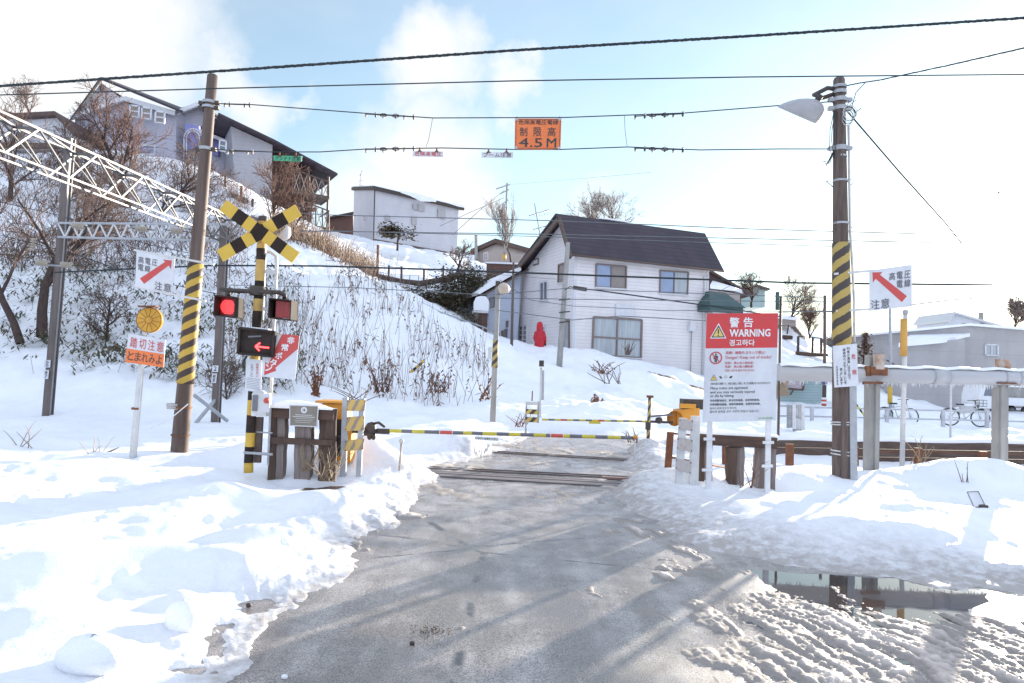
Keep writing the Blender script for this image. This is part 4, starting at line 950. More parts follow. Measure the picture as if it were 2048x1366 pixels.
for i, (x, y, side, lv, Y, sl__) in enumerate(((780, 231, 'left', 'upper', 10.25, .06), (780, 298, 'left', 'lower', 10.25, -.02), (1318, 230, 'right', 'upper', 9.85, -.05), (1318, 298, 'right', 'lower', 9.85, .03), (475, 209, 'pole end', 'upper', 10.5, .03), (480, 303, 'pole end', 'lower', 10.5, .02))):
    mb = MB(); wd = 95 if i < 4 else 50
    for k, dx in enumerate((-.5, -.3, -.14, .12, .3, .5)):
        if i >= 4 and k in (2, 3): continue
        c = P(x+dx*wd, y+dx*wd*sl__, Y)
        mb.box(c-Vector((0, 0, .012)), .022, .035, .05, IRON); mb.ball(c+Vector((0, -.01, .02 if k % 2 else -.04)), .018, .018, .018, STEEL, 6, 4)
        if k in (2, 3): mb.tube([c+Vector((.055*math.cos(a), 0, .022*math.sin(a))) for a in [2*math.pi*j/10 for j in range(11)]], .007, IRON, 5)
    mb.bar(P(x-.52*wd, y-.52*wd*sl__, Y), P(x+.52*wd, y+.52*wd*sl__, Y), .012, .012, IRON)
    tag(mb.build('turnbuckle', None, P(x, y, Y)), f'turnbuckle with clamps on the {lv} span wire, {side}' if i < 4 else f'wire clamps on the {lv} span wire near the left pole', 'turnbuckle', 'clamps on the span wires')
RW = 'railway and service wires'
for i, (pts, r, mm, lb) in enumerate((
    ([(560, 424, 15), (660, 430, 14.5), (1125, 442, 14.2), (1500, 458, 14), (1955, 471, 14)], .006, WIREG, 'thin wire over the dark house roof ridge'),
    ([(600, 462, 15), (1125, 469, 14.5), (1480, 477, 14), (1950, 487, 14)], .006, WIREG, 'thin wire crossing the dark house roof'),
    ([(640, 461, 17), (1110, 474, 16), (1440, 486, 15.5), (1700, 494, 15)], .005, WIREG, 'faint lower wire across the dark house roof'),
    ([(110, 545, 16), (275, 537, 15), (430, 531, 14.5), (640, 532, 14), (900, 540, 13.5), (1240, 553, 13.2), (1600, 566, 13), (1985, 570, 13)], .011, WIREM, 'dark thick wire passing in front of the upper windows'),
    ([(455, 570, 16), (700, 575, 15), (985, 590, 14.5), (1130, 577, 14.5), (1680, 597, 14)], .005, WIREG, 'thin grey wire below the upper windows'),
    ([(985, 596, 14.5), (1250, 600, 14.5), (1700, 604, 14)], .005, WIREG, 'second thin grey wire below the upper windows'),
    ([(1150, 577, 26), (1190, 580, 26), (1420, 612, 28), (1560, 633, 30)], .016, WIREM, 'service drop cable from the grey pole to the house'),
    ([(990, 620, 17), (1145, 640, 16), (1240, 632, 16), (1420, 642, 16)], .006, WIREG, 'wire across the middle of the house wall'),
    ([(1000, 560, 20), (1060, 600, 20), (1145, 612, 20), (1330, 621, 20), (1680, 624, 15)], .006, WIREG, 'lower service wire across the house wall'),
    ([(1555, 625, 15), (1740, 620, 14), (1900, 600, 13), (2015, 592, 12)], .006, WIREG, 'wire running behind the right arrow sign'),
    ([(650, 520, 18), (900, 545, 20), (985, 548, 21), (1130, 560, 22)], .004, WIREG, 'faint wire above the fence posts on the terrace'),
    ([(0, 470, 18), (140, 505, 17.5), (300, 560, 17), (445, 590, 16.5)], .006, WIREM, 'feeder wire slanting in front of the wooded slope'),
    ([(-60, 390, 16), (115, 430, 17), (300, 490, 17), (445, 520, 16.5)], .005, WIREM, 'upper feeder wire slanting before the trees'),
    ([(1009, 380, 60), (960, 420, 52), (905, 470, 48)], .012, WIREG, 'steep service wire left of the distant utility pole'),
    ([(1009, 395, 60), (940, 425, 55), (880, 452, 52)], .012, WIREG, 'shallow service wire left of the distant utility pole'),
    ([(1009, 370, 60), (1130, 360, 45), (1300, 345, 30)], .004, WIREG, 'hair thin wire right of the distant utility pole'),
    ([(1410, 600, 20), (1500, 548, 18), (1640, 540, 17)], .004, WIREG, 'faint wire rising right of the white house'))):
    wire(pts, r*1.7, mm, lb, RW)

# ------------------------------------------------------------------ signs hung on the wires
t = thing('height_limit_sign', P(1076, 268, 10.05), 'orange height limit sign reading 4.5M hung between the span wires', 'sign')
p = plate_px((1030, 237), (1123, 237), (1121, 299), (1029, 298), 10.05, 10.0)
mb = MB(); p.slab(mb, SIGNORANGE, .01); mb.build('plate', t)
mb = MB(); p.text(mb, '危険高電圧電線', .08, .05, .93, .20, INKBLACK, .008); p.text(mb, '制', .11, .29, .27, .58, INKBLACK, .008); p.text(mb, '限', .41, .29, .57, .58, INKBLACK, .008); p.text(mb, '高', .71, .29, .88, .58, INKBLACK, .008)
p.text(mb, '4.5', .10, .64, .60, .93, INKBLACK, .012); p.text(mb, 'M', .70, .64, .90, .93, INKBLACK, .012)
p.line(mb, .025, .03, .975, .03, .006, INKBLACK); p.line(mb, .025, .97, .975, .97, .006, INKBLACK); p.line(mb, .025, .03, .025, .97, .006, INKBLACK); p.line(mb, .975, .03, .975, .97, .006, INKBLACK); mb.build('lettering', t)
for u, v in ((.04, .04), (.96, .04), (.04, .96), (.96, .96)):
    mb = MB(); mb.tube([p.at(u, v, .0), p.at(u, v, .02)], .022, STEEL, 8); mb.tube([p.at(u, v, .0), p.at(u, v-.1 if v < .5 else v+.05, 0)], .008, IRON, 5); mb.build('clip', t)
for c4, Y, body, mm, ink, lb in ((((547, 311), (604, 312), (603, 323), (547, 321)), 10.45, 'アンテナ注意', SIGNGREEN, INKBLACK, 'small green sign warning of aerials on the lower span wire'),
                              (((826, 301.5), (887, 303), (887, 314), (825, 312.5)), 10.2, '危険高電圧', PLATEW, INKRED, 'small white sign with reddish writing on the lower span wire'),
                              (((963, 304), (1027, 304), (1026, 316), (963, 315)), 10.1, 'ブーム注意', PLATEW, INKGREY, 'small white sign with grey writing beside the orange sign')):
    t = thing('hanging_sign', P(*c4[0], Y), lb, 'sign', 'small signs hung on the span wire'); p = plate_px(*c4, Y)
    mb = MB(); p.slab(mb, mm, .008); mb.build('plate', t); mb = MB(); p.text(mb, body, .06, .14, .94, .88, ink, .012); mb.build('lettering', t)
    for u in (.22, .78):
        mb = MB(); mb.bar(p.at(u, .15, .01), p.at(u, -.55, .01), .02, .02, RUST); mb.tube([p.at(u-.06, .2, .01), p.at(u, -.3, .01), p.at(u+.06, .2, .01)], .006, RUST, 4); mb.build('hanger', t)

# arrow signs on the two poles
def arrow_sign(p, Y, label, flip, bars):
    t = thing('arrow_sign', p.at(.5, 1), label, 'sign'); mb = MB(); p.slab(mb, PLATEW, .01); mb.build('plate', t)
    X = (lambda u: 1-u) if flip else (lambda u: u)
    mb = MB(); p.fill(mb, ([(.12, .74), (.24, .87), (.855, .225), (.92, .31), (.93, .06), (.70, .085), (.755, .14)] if not flip else [(X(u), v) for u, v in [(.12, .74), (.24, .87), (.855, .225), (.92, .31), (.93, .06), (.70, .085), (.755, .14)]][::-1]), SIGNRED); mb.build('arrow', t)
    mb = MB(); k = 0 if not flip else .40
    for i, ch in enumerate('高電圧'): p.text(mb, ch, .06+k+i*.18, .13, .20+k+i*.18, .31, INKGREY, .012)
    for i, ch in enumerate('電線'): p.text(mb, ch, .06+k+(i+(1 if flip else 0))*.18, .34, .20+k+(i+(1 if flip else 0))*.18, .52, INKGREY, .012)
    mb.build('lettering', t); mb = MB()
    k = .52 if not flip else .03
    for i, ch in enumerate('注意'): p.text(mb, ch, k+i*.24, .74, k+.2+i*.24, .97, INKGREY, .012)
    mb.build('lettering', t)
    for a, b2 in bars:
        mb = MB(); mb.bar(P(*a, Y+.03), P(*b2, Y-.06), .03, .02, STEELL); mb.build('bracket', t)
arrow_sign(plate_px((273, 502), (349.5, 518), (345, 587), (270, 574), 10.45), 10.45, 'white sign with red arrow pointing up right on the left pole', False, (((268, 500), (428, 529)), ((266, 573), (412, 602))))
arrow_sign(plate_px((1739, 541), (1824, 529), (1824, 613), (1739, 622), 9.5), 9.5, 'white sign with red arrow pointing up left on the right pole', True, (((1668, 548), (1748, 541)), ((1672, 622), (1748, 618))))

# white notice wired to the right pole
p = Plate(P(1666, 692, 9.38), P(1713.5, 687, 9.38), P(1717, 772, 9.38), P(1669, 775, 9.38))
t = thing('pole_notice', p.at(.5, 1), 'white notice with vertical writing wired to the right striped pole', 'sign')
mb = MB(); p.slab(mb, PLATEW, .008); mb.build('plate', t)
mb = MB(); p.vtext(mb, '危', .84, .23, .37, .17, INKRED, .012); p.vtext(mb, '険', .86, .60, .74, .17, INKRED, .012)
p.vtext(mb, '列車が通過しますので', .63, .06, .84, .115, INKBLACK); p.vtext(mb, '線路内へ立ち入ることを', .46, .08, .94, .115, INKBLACK); p.vtext(mb, '禁止します', .30, .54, .95, .115, INKBLACK); p.vtext(mb, '北海道旅客鉄道', .13, .48, .95, .07, INKGREY); mb.build('lettering', t)

# ------------------------------------------------------------------ round reflector post on the left
YS = 10.0
t = thing('crossing_warning_post', P(263, 934, YS), 'slim white post with yellow reflector disc and orange notice', 'sign post')
mb = MB(); shaft(mb, 264, 934, 14, 288, 672, 11, YS, STEELL, 12, .3); mb.tube([P(288, 672, YS), P(294, 640, YS)], .035, STEELL, 8); band(mb, 272, 817, 17, YS, .03, RUST); mb.build('post', t)
DISC = M('reflector_amber', (.62, .32, .02), (.52, .25, .02), 6, .3, 0, .05, spot=(.3, .15, .05), spot_amt=.2)
p = plate_px((272, 615), (323, 615), (323, 665), (272, 665), YS-.08)
mb = MB(); c = p.at(.5, .5); r_ = p.w*.5; mb.lathe(c+Vector((0, .03, 0)), [(.001, .04), (r_*.25, .042), (r_*.27, .032), (r_*.93, .03), (r_, .024), (r_, -.03), (.001, -.03)], DISC, 32, axis=(0, -1, 0))
for i in range(12): a = 2*math.pi*i/12+.2; p.line(mb, .5+.14*math.cos(a), .5+.14*math.sin(a), .5+.46*math.cos(a), .5+.46*math.sin(a), .006, RUST, .004)
p.disc(mb, .5, .5, r_*.3, RUST, .004, inner=r_*.26); p.disc(mb, .5, .5, r_*1.0, RUST, .0, inner=r_*.95); mb.bar(P(280, 613, YS-.06), P(315, 613, YS-.06), .02, .12, RUST, side=(0, -1, 0)); mb.build('reflector', t)
p = plate_px((257, 667), (331, 680), (327, 735), (250, 724), YS-.07)
mb = MB(); p.slab(mb, PLATEW, .01); p.rect(mb, 0, .52, 1, 1, SIGNORANGE); mb.build('plate', t)
mb = MB()
for i, ch in enumerate('踏切注意'): p.text(mb, ch, .08+i*.235, .10, .26+i*.235, .46, INKRED, .008)
for i, ch in enumerate('とまれみよ'): p.text(mb, ch, .05+i*.185, .60, .21+i*.185, .91, INKBLACK, .008)
mb.build('lettering', t)

# ------------------------------------------------------------------ crossing signal
YC = 8.9
t = thing('crossing_signal', P(497, 930, YC), 'level crossing signal with crossbuck, red lamps and arrow box', 'crossing signal')
PB = [(930, 497), (780, 506), (640, 514), (560, 519), (437, 526)]
def pxs(y):
    for (y0, x0), (y1, x1) in zip(PB[:-1], PB[1:]):
        if y1 <= y <= y0: return x0+(x1-x0)*(y-y0)/(y1-y0)
    return PB[0][1] if y > 930 else PB[-1][1]
mb = MB(); cuts = [945, 925, 893, 865, 830, 800, 768, 700, 664, 655, 622, 598, 562, 520, 497, 437]
MUST = M('paint_mustard', (.55, .36, .10), (.45, .27, .08), 6, .6, 0, .15, spot=(.28, .14, .06), spot_amt=.45)
for i, (y0, y1) in enumerate(zip(cuts[:-1], cuts[1:])):
    mm = (MUST if y0 <= 700 else YELP if False else YEL) if i % 2 == 0 else BLK
    mb.tube([P(pxs(y0), y0, YC), P(pxs(y1), y1, YC)], [9.0*mpp(YC)]*2, mm, 16, cap=(i == 0))
mb.lathe(P(526, 437, YC), [(9.5*mpp(YC), -.04), (9.5*mpp(YC), .01), (.05, .03), (.001, .032)], IRON, 14); mb.build('post', t)
c0 = P(521, 467, YC-.1)
def arm(mb, a, b2, off):
    a = P(*a, YC-.1); b2 = P(*b2, YC-.1); d = (b2-a); L = d.length; d.normalize(); q = Vector((-d.z, 0, d.x)); cols = [YELB, BLKB, YELB, BLKB, YELB, BLKB, YELB]; ws = [.165, .14, .115, .16, .115, .14, .165]; s0 = 0
    for w_, mm in zip(ws, cols):
        c = a+d*L*(s0+w_/2)+Vector((0, off, 0)); mb.box(c, L*w_, .014, .168, mm, d, (0, 1, 0), q); s0 += w_
YELB = M('crossbuck_yellow', (.62, .40, .045), (.56, .35, .04), 3, .45, 0, .03); BLKB = M('crossbuck_black', (.022, .014, .011), (.034, .022, .018), 3, .7, 0, .03, spec=.2)
mb = MB(); arm(mb, (447, 411), (592.5, 516), -.016); arm(mb, (440, 512), (597, 420), 0); mb.build('crossbuck', t)
mb = MB(); c = P(563, 463, YC+.1); mb.lathe(c, [(.001, 0), (.11, .0), (.12, .05), (.05, .12), (.001, .13)], TRIMW, 12, axis=(.6, .3, -.5)); mb.build('horn', t)
mb = MB(); mb.tube([P(440, 579, YC-.02), P(480, 582, YC-.06), P(520, 583, YC-.08), P(560, 585, YC-.06), P(569, 590, YC-.03), P(570, 598, YC-.02)], .03, IRON, 10); mb.lathe(P(516, 582, YC)-Vector((0, 0, .06)), [(.10, 0), (.11, .03), (.11, .09), (.10, .12)], IRON, 12); mb.tube([P(456, 580, YC-.03), P(458, 594, YC-.02)], .03, IRON, 8); mb.build('crossarm', t)
LMPB = M('lamp_black', (.028, .022, .02), (.05, .036, .032), 6, .75, 0, .1, spec=.2)
for x0, y0, x1, y1, lit in ((436, 592, 480, 637, True), (543, 598, 590, 642, False)):
    q = plate_px((x0+2, y0), (x1, y0+4), (x1-2, y1), (x0, y1-5), YC-.12); mb = MB(); w_ = q.w; h_ = q.h
    for u0, u1, v0, v1, d0, d1 in ((0, .05, 0, 1, -.14, .14), (.95, 1, 0, .96, -.14, .14), (.05, .95, 0, .06, -.14, .18), (.05, .95, .94, 1, -.14, .06)):
        a = [q.at(u0, v1, d0), q.at(u1, v1, d0), q.at(u1, v0, d0), q.at(u0, v0, d0)]; mb.prism(a[::-1], q.n*(d1-d0), LMPB)
    a = [q.at(0, 1, -.15), q.at(1, 1, -.15), q.at(1, 0, -.15), q.at(0, 0, -.15)]; mb.prism(a[::-1], q.n*.04, LMPB); h = mb.build('lamp_housing', t)
    mb = MB(); q2 = Plate(q.at(.06, .07, -.02), q.at(.78, .07, -.02), q.at(.78, .93, -.02), q.at(.06, .93, -.02)) if lit else Plate(q.at(.2, .08, .03), q.at(.86, .08, .03), q.at(.86, .92, .03), q.at(.2, .92, .03))
    q2.slab(mb, REDLENS, .02); mb.build('lens', h)
    if lit:
        mb = MB(); R1 = min(q2.w, q2.h)*.5
        for i in range(-7, 8):
            for j in range(-7, 8):
                du, dv = (i+(.5 if j % 2 else 0))/8.2, j/8.2
                if du*du+dv*dv < .72: q2.disc(mb, .5+du*R1/q2.w*1.15, .5+dv*R1/q2.h*1.15, R1*.047, LEDRED, .006, 6)
        mb.build('lit_leds', h)
    else:
        mb = MB(); q2.line(mb, 1.03, 0, 1.03, 1, .012, INKWHITE, .002); q2.line(mb, .5, 1.02, 1.03, 1.02, .008, INKWHITE, .002); mb.build('lens_rim', h)
q = plate_px((482, 656), (551, 664), (546, 713), (478, 707), YC-.16); mb = MB(); q.slab(mb, LMPB, .16)
for a, b2 in (((0, 0), (1, 0)), ((1, 0), (1, 1)), ((1, 1), (0, 1)), ((0, 1), (0, 0))): mb.bar(q.at(*a, .02), q.at(*b2, .02), .03, .06, LMPB, side=q.n)
mb.build('arrow_box', t); bx = t.children[-1]
bx = [c for c in t.children if c.name.startswith('arrow_box')][0]
mb = MB(); q.line(mb, .50, .66, .87, .665, .022, LEDRED, .012); q.line(mb, .47, .66, .60, .50, .022, LEDRED, .012); q.line(mb, .47, .66, .60, .82, .022, LEDRED, .012); mb.build('lit_arrow', bx)
mb = MB(); q.fill(mb, [(.22, .28), (.6, .2), (.6, .26), (.24, .34)], GREYP, .003); mb.prism([q.at(.3, 0, .02), q.at(.8, 0, .02), q.at(.8, 0, -.1), q.at(.3, 0, -.1)], (0, 0, .03), SNOW); mb.build('snow_cap', bx)
mb = MB(); mb.tube([P(512, 500, YC+.06), P(540, 504, YC+.1), P(552, 512, YC+.12), P(553, 530, YC+.12), P(549, 620, YC+.12), P(543, 760, YC+.12), P(541, 800, YC+.12)], .022, STEELL, 8)
for y in (620, 790, 545): mb.bar(P(518, y-4, YC), P(552, y, YC+.1), .04, .03, STEELL)
mb.bar(P(532, 445, YC+.02), P(524, 640, YC+.02), .035, .03, STEELL)
mb.build('conduit', t)
mb = MB(); mb.tube([P(494, 712, YC-.1), P(486, 724, YC-.1), P(488, 735, YC-.08)], .014, RUBBER, 6); mb.build('hose', t)
mb = MB(); mb.bar(P(515, 925, YC+.05), P(520, 834, YC+.05), .08, .06, TRIMBR); mb.bar(P(536, 930, YC+.05), P(541, 816, YC+.05), .025, .02, STEEL); mb.tube([P(488, 905, YC-.05), P(545, 909, YC-.05)], .02, STEEL, 6); mb.tube([P(500, 863, YC+.03), P(545, 866, YC)], .012, STEEL, 5); mb.build('side_frame', t)

q = plate_px((492, 717), (524, 720), (522, 785), (490, 781), YC-.10)
t = thing('paper_notice', q.at(.5, 1), 'weathered white instruction notice below the arrow box', 'notice'); mb = MB(); q.slab(mb, PLATEW, .006); mb.build('plate', t)
mb = MB(); q.vtext(mb, '非常ボタン', .72, .12, .55, .18, INKRED); q.vtext(mb, 'とりこに', .40, .14, .55, .15, INKGREY)
for j in range(7): q.line(mb, .08, .60+j*.05, .9, .605+j*.05, .004, INKGREY, .002)
mb.build('lettering', t)
q = plate_px((528, 668), (599, 672), (590, 760), (523, 753), YC-.13)
t = thing('emergency_arrow_sign', q.at(.5, 1), 'white board with red arrow for the emergency button', 'sign'); mb = MB(); q.slab(mb, PLATEW, .008); mb.build('plate', t)
Z = lambda x, y: (((425+x/4.555)-528)/71*1.0+((560+y/4.555)-668)/88*.08, ((560+y/4.555)-668-(((425+x/4.555)-528)/71*5))/86)
mb = MB(); q.fill(mb, [Z(*k) for k in ((633, 494), (790, 514), (782, 628), (575, 800), (585, 826), (468, 870), (482, 745), (508, 770))], SIGNRED); mb.build('arrow', t)
mb = MB()
for ch, x, y in (('非', 715, 553), ('常', 662, 615), ('ボ', 608, 690), ('タ', 558, 752), ('ン', 515, 800)):
    u, v = Z(x, y); q.text(mb, ch, u-.095, v-.075, u+.095, v+.075, INKWHITE, .03, .004)
mb.build('lettering', t)
t = thing('emergency_button_box', P(523, 832, YC-.15), 'off-white emergency button box with a red button', 'button box')
mb = MB(); mb.box(P(523, 809, YC-.12), .19, .17, .29, STEELL); mb.ball(P(519, 790, YC-.12), .10, .085, .07, STEELL); mb.box(P(510, 806, YC-.215), .06, .02, .2, GREYP); mb.box(P(533, 806, YC-.22), .085, .02, .24, TRIMW); mb.build('housing', t)
mb = MB(); mb.lathe(P(534, 801, YC-.23), [(.034, 0), (.036, .03), (.02, .05), (.001, .055)], REDP, 12, axis=(0, -1, 0)); mb.build('button', t)

# ------------------------------------------------------------------ old-sleeper barriers
def sleeper_post(name, t, x0, x1, y0, x2, x3, y1, Y, m, th_=.16, jag=True):
    """a rough timber: top edge x0..x1 at y0, foot x2..x3 at y1"""
    tl, tr, br, bl = P(x0, y0, Y), P(x1, y0, Y), P(x3, y1, Y), P(x2, y1, Y); bl.z -= .3; br.z -= .3
    mb = MB(); n = 6; rr_ = random.Random(int(x0)); L = []; R_ = []
    for i in range(n+1): u = i/n; L.append(bl.lerp(tl, u)+Vector((rr_.uniform(-.008, .008), 0, 0))); R_.append(br.lerp(tr, u)+Vector((rr_.uniform(-.008, .008), 0, 0)))
    for i in range(n):
        F = [L[i], R_[i], R_[i+1], L[i+1]]; mb.poly(F, m); K = [p_+Vector((0, th_, 0)) for p_ in F]; mb.poly(K[::-1], m); mb.poly([F[1], K[1], K[2], F[2]], m); mb.poly([K[0], F[0], F[3], K[3]], m)
    mb.poly([L[n], R_[n], R_[n]+Vector((0, th_, 0)), L[n]+Vector((0, th_, 0))], m); return mb.build(name, t)
def beam(name, t, tl, tr, br, bl, Y, m, th_=.17, Yr=None):
    q = plate_px(tl, tr, br, bl, Y, Yr); mb = MB(); q.slab(mb, m, th_); return mb.build(name, t)
YF = 9.0
t = thing('sleeper_barrier', P(605, 935, YF), 'snow-capped barrier of dark old sleepers beside the left crossing signal', 'barrier', 'old sleeper barriers')
sleeper_post('post', t, 541, 570, 836, 537, 566, 928, YF+.03, SLEEPG); sleeper_post('post', t, 590, 623, 834, 589, 621, 940, YF+.03, SLEEPG); sleeper_post('post', t, 639, 668, 838, 637, 667, 956, YF+.03, SLEEP)
sleeper_post('post', t, 541, 553, 836, 537, 552, 928, YF+.005, SLEEP)
beam('beam', t, (541, 815), (668, 820), (666, 841), (541, 836), YF-.02, SLEEPH, .2); beam('rail', t, (538, 874), (664, 881), (662, 891), (538, 888), YF-.03, SLEEP, .06)
mb = MB(); q0, q1 = P(541, 815, YF), P(667, 820, YF)
n = 14; 
for i in range(n):
    u0, u1 = i/n, (i+1)/n; f = lambda u: .012+.11*(math.sin(math.pi*min(1, u*1.15))**.45)*(1-.45*u)
    a, b2 = q0.lerp(q1, u0), q0.lerp(q1, u1); k = [(-.05, 0), (-.05, .5), (0.0, .9), (.1, 1), (.2, .85), (.23, .3)]
    for (ya, ha), (yb, hb_) in zip(k[:-1], k[1:]):
        mb.poly([a+Vector((0, ya, f(u0)*ha)), b2+Vector((0, ya, f(u1)*ha)), b2+Vector((0, yb, f(u1)*hb_)), a+Vector((0, yb, f(u0)*hb_))], SNOW, smooth=True)
mb.build('snow_cap', t)
q = plate_px((580, 810.5), (637, 812), (634, 853), (580, 851), YF-.06); PLQ = M('plaque', (.17, .16, .13), (.24, .19, .16), 9, .3, 0, .1, spot=(.3, .28, .2), spot_amt=.4)
t2 = thing('plaque', q.at(.5, 1), 'faded framed plaque with a pale round emblem on the left sleepers', 'plaque'); mb = MB(); q.slab(mb, PLQ, .012)
for a, b2 in (((0, 0), (1, 0)), ((1, 0), (1, 1)), ((1, 1), (0, 1)), ((0, 1), (0, 0))): mb.bar(q.at(*a, .004), q.at(*b2, .004), .012, .012, STEELL, side=q.n)
mb.build('plate', t2); mb = MB(); q.disc(mb, .5, .22, .042, PLATEW, .003); q.disc(mb, .5, .22, .02, PLQ, .005); q.line(mb, .5, .12, .48, .3, .006, PLATEW, .006)
for j, (a, b2) in enumerate(((.2, .8), (.1, .9), (.22, .85), (.15, .82), (.2, .75))): q.line(mb, a, .46+j*.09, b2, .465+j*.09, .008 if j < 2 else .004, STEELL, .003)
mb.build('emblem', t2)

YB = 9.2
def striped_panel(label, posts, boards, Y, postm, boardm, group='striped warning panels', slope_=1):
    t = thing('warning_barrier', P(posts[0][2], posts[0][3], Y), label, 'warning panel', group)
    for x0, y0, x1, y1, w_ in posts:
        mb = MB(); a, b2 = P(x1, y1, Y), P(x0, y0, Y); mb.bar(a-Vector((0, 0, .3)), b2, w_*mpp(Y), .06, postm); mb.build('post', t)
    for c4 in boards:
        q = plate_px(*c4, Y-.05); mb = MB(); mb.poly([q.at(0, 1), q.at(1, 1), q.at(1, 0), q.at(0, 0)], boardm, uv=[(0, 0), (q.w, 0), (q.w, q.h), (0, q.h)])
        k = [x-q.n*.015 for x in q.c]; mb.poly(k, STEELL)
        for i in range(4): mb.poly([q.c[i], q.c[(i+1) % 4], k[(i+1) % 4], k[i]], STEELL)
        b_ = mb.build('board', t)
        for u, v in ((.04, .12), (.96, .12), (.04, .88), (.96, .88)): mb = MB(); q.disc(mb, u, v, .009, RUST, .003, 8); mb.build('bolt', b_)
    return t
STR_B2 = stripes('stripe_board_u', (.68, .44, .10), (.26, .20, .15), .18, 0, fuzz=.0, wear=(.66, .48, .22), wear_amt=.5, duty=.6)
def ustripe(name, c1, c2, per, shear, duty, wear, amt):
    m, t, b = newmat(name); uv = t.n('ShaderNodeUVMap').outputs[0]; sx = t.n('ShaderNodeSeparateXYZ'); t.nt.links.new(uv, sx.inputs[0])
    nn = t.noise(uv, 14, 4); ph = t.m('ADD', t.m('DIVIDE', t.m('SUBTRACT', sx.outputs[0], t.m('MULTIPLY', sx.outputs[1], shear)), per), t.m('MULTIPLY', nn, .25))
    k = t.m('GREATER_THAN', t.m('FRACT', ph), duty); tc = t.n('ShaderNodeTexCoord').outputs['Object']
    col = t.mix(k, t.mix(t.noise(tc, 9, 4), c1, tuple(x*.75 for x in c1)), t.mix(t.noise(tc, 20, 4), c2, tuple(min(1, x*1.7) for x in c2)))
    col = t.mix(t.ramp(t.noise(t.mapping(tc, (1, 1, .5)), 11, 6, .75), 1-amt, 1.12-amt), col, wear); setc(t, b, 'Base Color', col); b.inputs['Roughness'].default_value = .55; bump(t, b, t.noise(tc, 40, 4), .2, .01); return m
BRDL = ustripe('board_left', (.66, .44, .13), (.22, .17, .13), .125, .45, .6, (.6, .36, .12), .48)
BRDR = ustripe('board_right', (.52, .47, .44), (.33, .30, .29), .10, -.35, .55, (.40, .22, .12), .42)
BRDF = ustripe('board_far', (.60, .45, .12), (.05, .04, .035), .2, .9, .5, (.3, .2, .1), .3)
striped_panel('yellow striped panel with three boards on two grey posts by the left barrier', [(691, 795, 688, 928, 11), (725, 797, 719, 918, 10)],
              [((694, 800), (732, 800), (729, 822), (693, 822)), ((693, 834), (729, 832), (728, 861), (690, 862)), ((690, 881), (728, 877), (727, 899), (689, 903))], YB, STEEL, BRDL)
striped_panel('faded white striped panel with rusty boards by the right barrier', [(1391, 832, 1387, 966, 17), (1366, 836, 1356, 958, 14)],
              [((1359, 838), (1386, 840), (1384, 863), (1358, 858)), ((1355, 875), (1385, 879), (1384, 905), (1354, 898)), ((1352, 917), (1383, 923), (1381, 949), (1351, 938))], 8.95, STEELL, BRDR)

# ------------------------------------------------------------------ near crossing gate
YG = 9.6
t = thing('crossing_gate', P(680, 935, YG), 'near orange crossing gate with its striped arm lowered across the road', 'crossing gate', 'crossing gates')
mb = MB(); mb.box(P(672, 862, YG+.1), .36, .34, .78, ORANGEP); mb.box(P(672, 803, YG+.1), .46, .44, .03, ORANGEP); mb.box(P(668, 890, YG+.1), .34, .36, .35, ORANGEP); mb.box(P(700, 880, YG+.05), .10, .3, .6, ORANGEP); mb.box(P(677, 875, YG-.09), .12, .03, .5, LMPB)
for z in (0, .12, .24, .36): mb.box(P(668, 925, YG-.1)+Vector((0, 0, z)), .28, .02, .025, IRON)
mb.box(P(664, 850, YG-.08), .20, .012, .34, M('gate_door', (.58, .25, .025), (.46, .19, .02), 5, .55, 0, .1), (1, 0, 0))
for x, y in ((656, 830), (673, 831), (655, 872), (672, 873)): mb.ball(P(x, y, YG-.09), .012, .01, .012, IRON, 6, 4)
mb.bar(P(672, 852, YG-.09), P(672, 846, YG-.09), .03, .02, IRON); mb.build('machine', t)
mb = MB(); mb.ball(P(742, 857, YG-.1), .09, .08, .08, IRON, jit=.25); mb.box(P(738, 864, YG-.1), .14, .08, .10, IRON); mb.tube([P(744, 848, YG-.1), P(757, 845, YG-.1), P(770, 854, YG-.1)], .02, IRON, 6)
for x in (739, 747): mb.ball(P(x, 873, YG-.1), .035, .04, .05, IRON, 8, 5)
mb.bar(P(690, 860, YG), P(780, 863, YG-.1), .07, .06, IRON); mb.tube([P(735, 857, YG-.1), P(748, 866, YG-.1)], .03, IRON, 7); mb.build('pivot', t)
A0, A1 = P(760, 861, YG-.1), P(1272, 876, YG-.1); X0 = 640+375/2.844; X1 = 1272
segs = [(375, 385, IRON), (385, 465, YELP), (465, 525, GREYP), (525, 595, YELP), (595, 680, GREYP), (680, 755, REDP), (755, 815, GREYP), (815, 865, YELP), (865, 925, GREYP), (925, 1005, YELP), (1005, 1075, GREYP), (1075, 1140, YELP), (1140, 1215, GREYP), (1215, 1285, YELP), (1285, 1310, GREYP), (1310, 1385, REDP), (1385, 1420, YELP), (1420, 1490, GREYP), (1490, 1565, YELP), (1565, 1635, GREYP), (1635, 1710, YELP), (1710, 1797, GREYP)]
mb = MB(); ux = lambda z: (640+z/2.844-760)/(1272-760)
for a, b2, mm in segs: mb.tube([A0.lerp(A1, ux(a)), A0.lerp(A1, ux(b2))], .025, mm, 12, cap=(a == 375 or b2 == 1797))
for a in (682, 753, 1312, 1383): mb.tube([A0.lerp(A1, ux(a)-.001), A0.lerp(A1, ux(a)+.001)], .0265, INKWHITE, 12)
arm_ = mb.build('arm', t)
mb = MB(); mb.tube([P(963, 868, YG-.1), P(963.5, 885, YG-.1), P(962, 918, YG-.1)], .006, STEELL, 6); mb.build('hanging_rod', arm_)
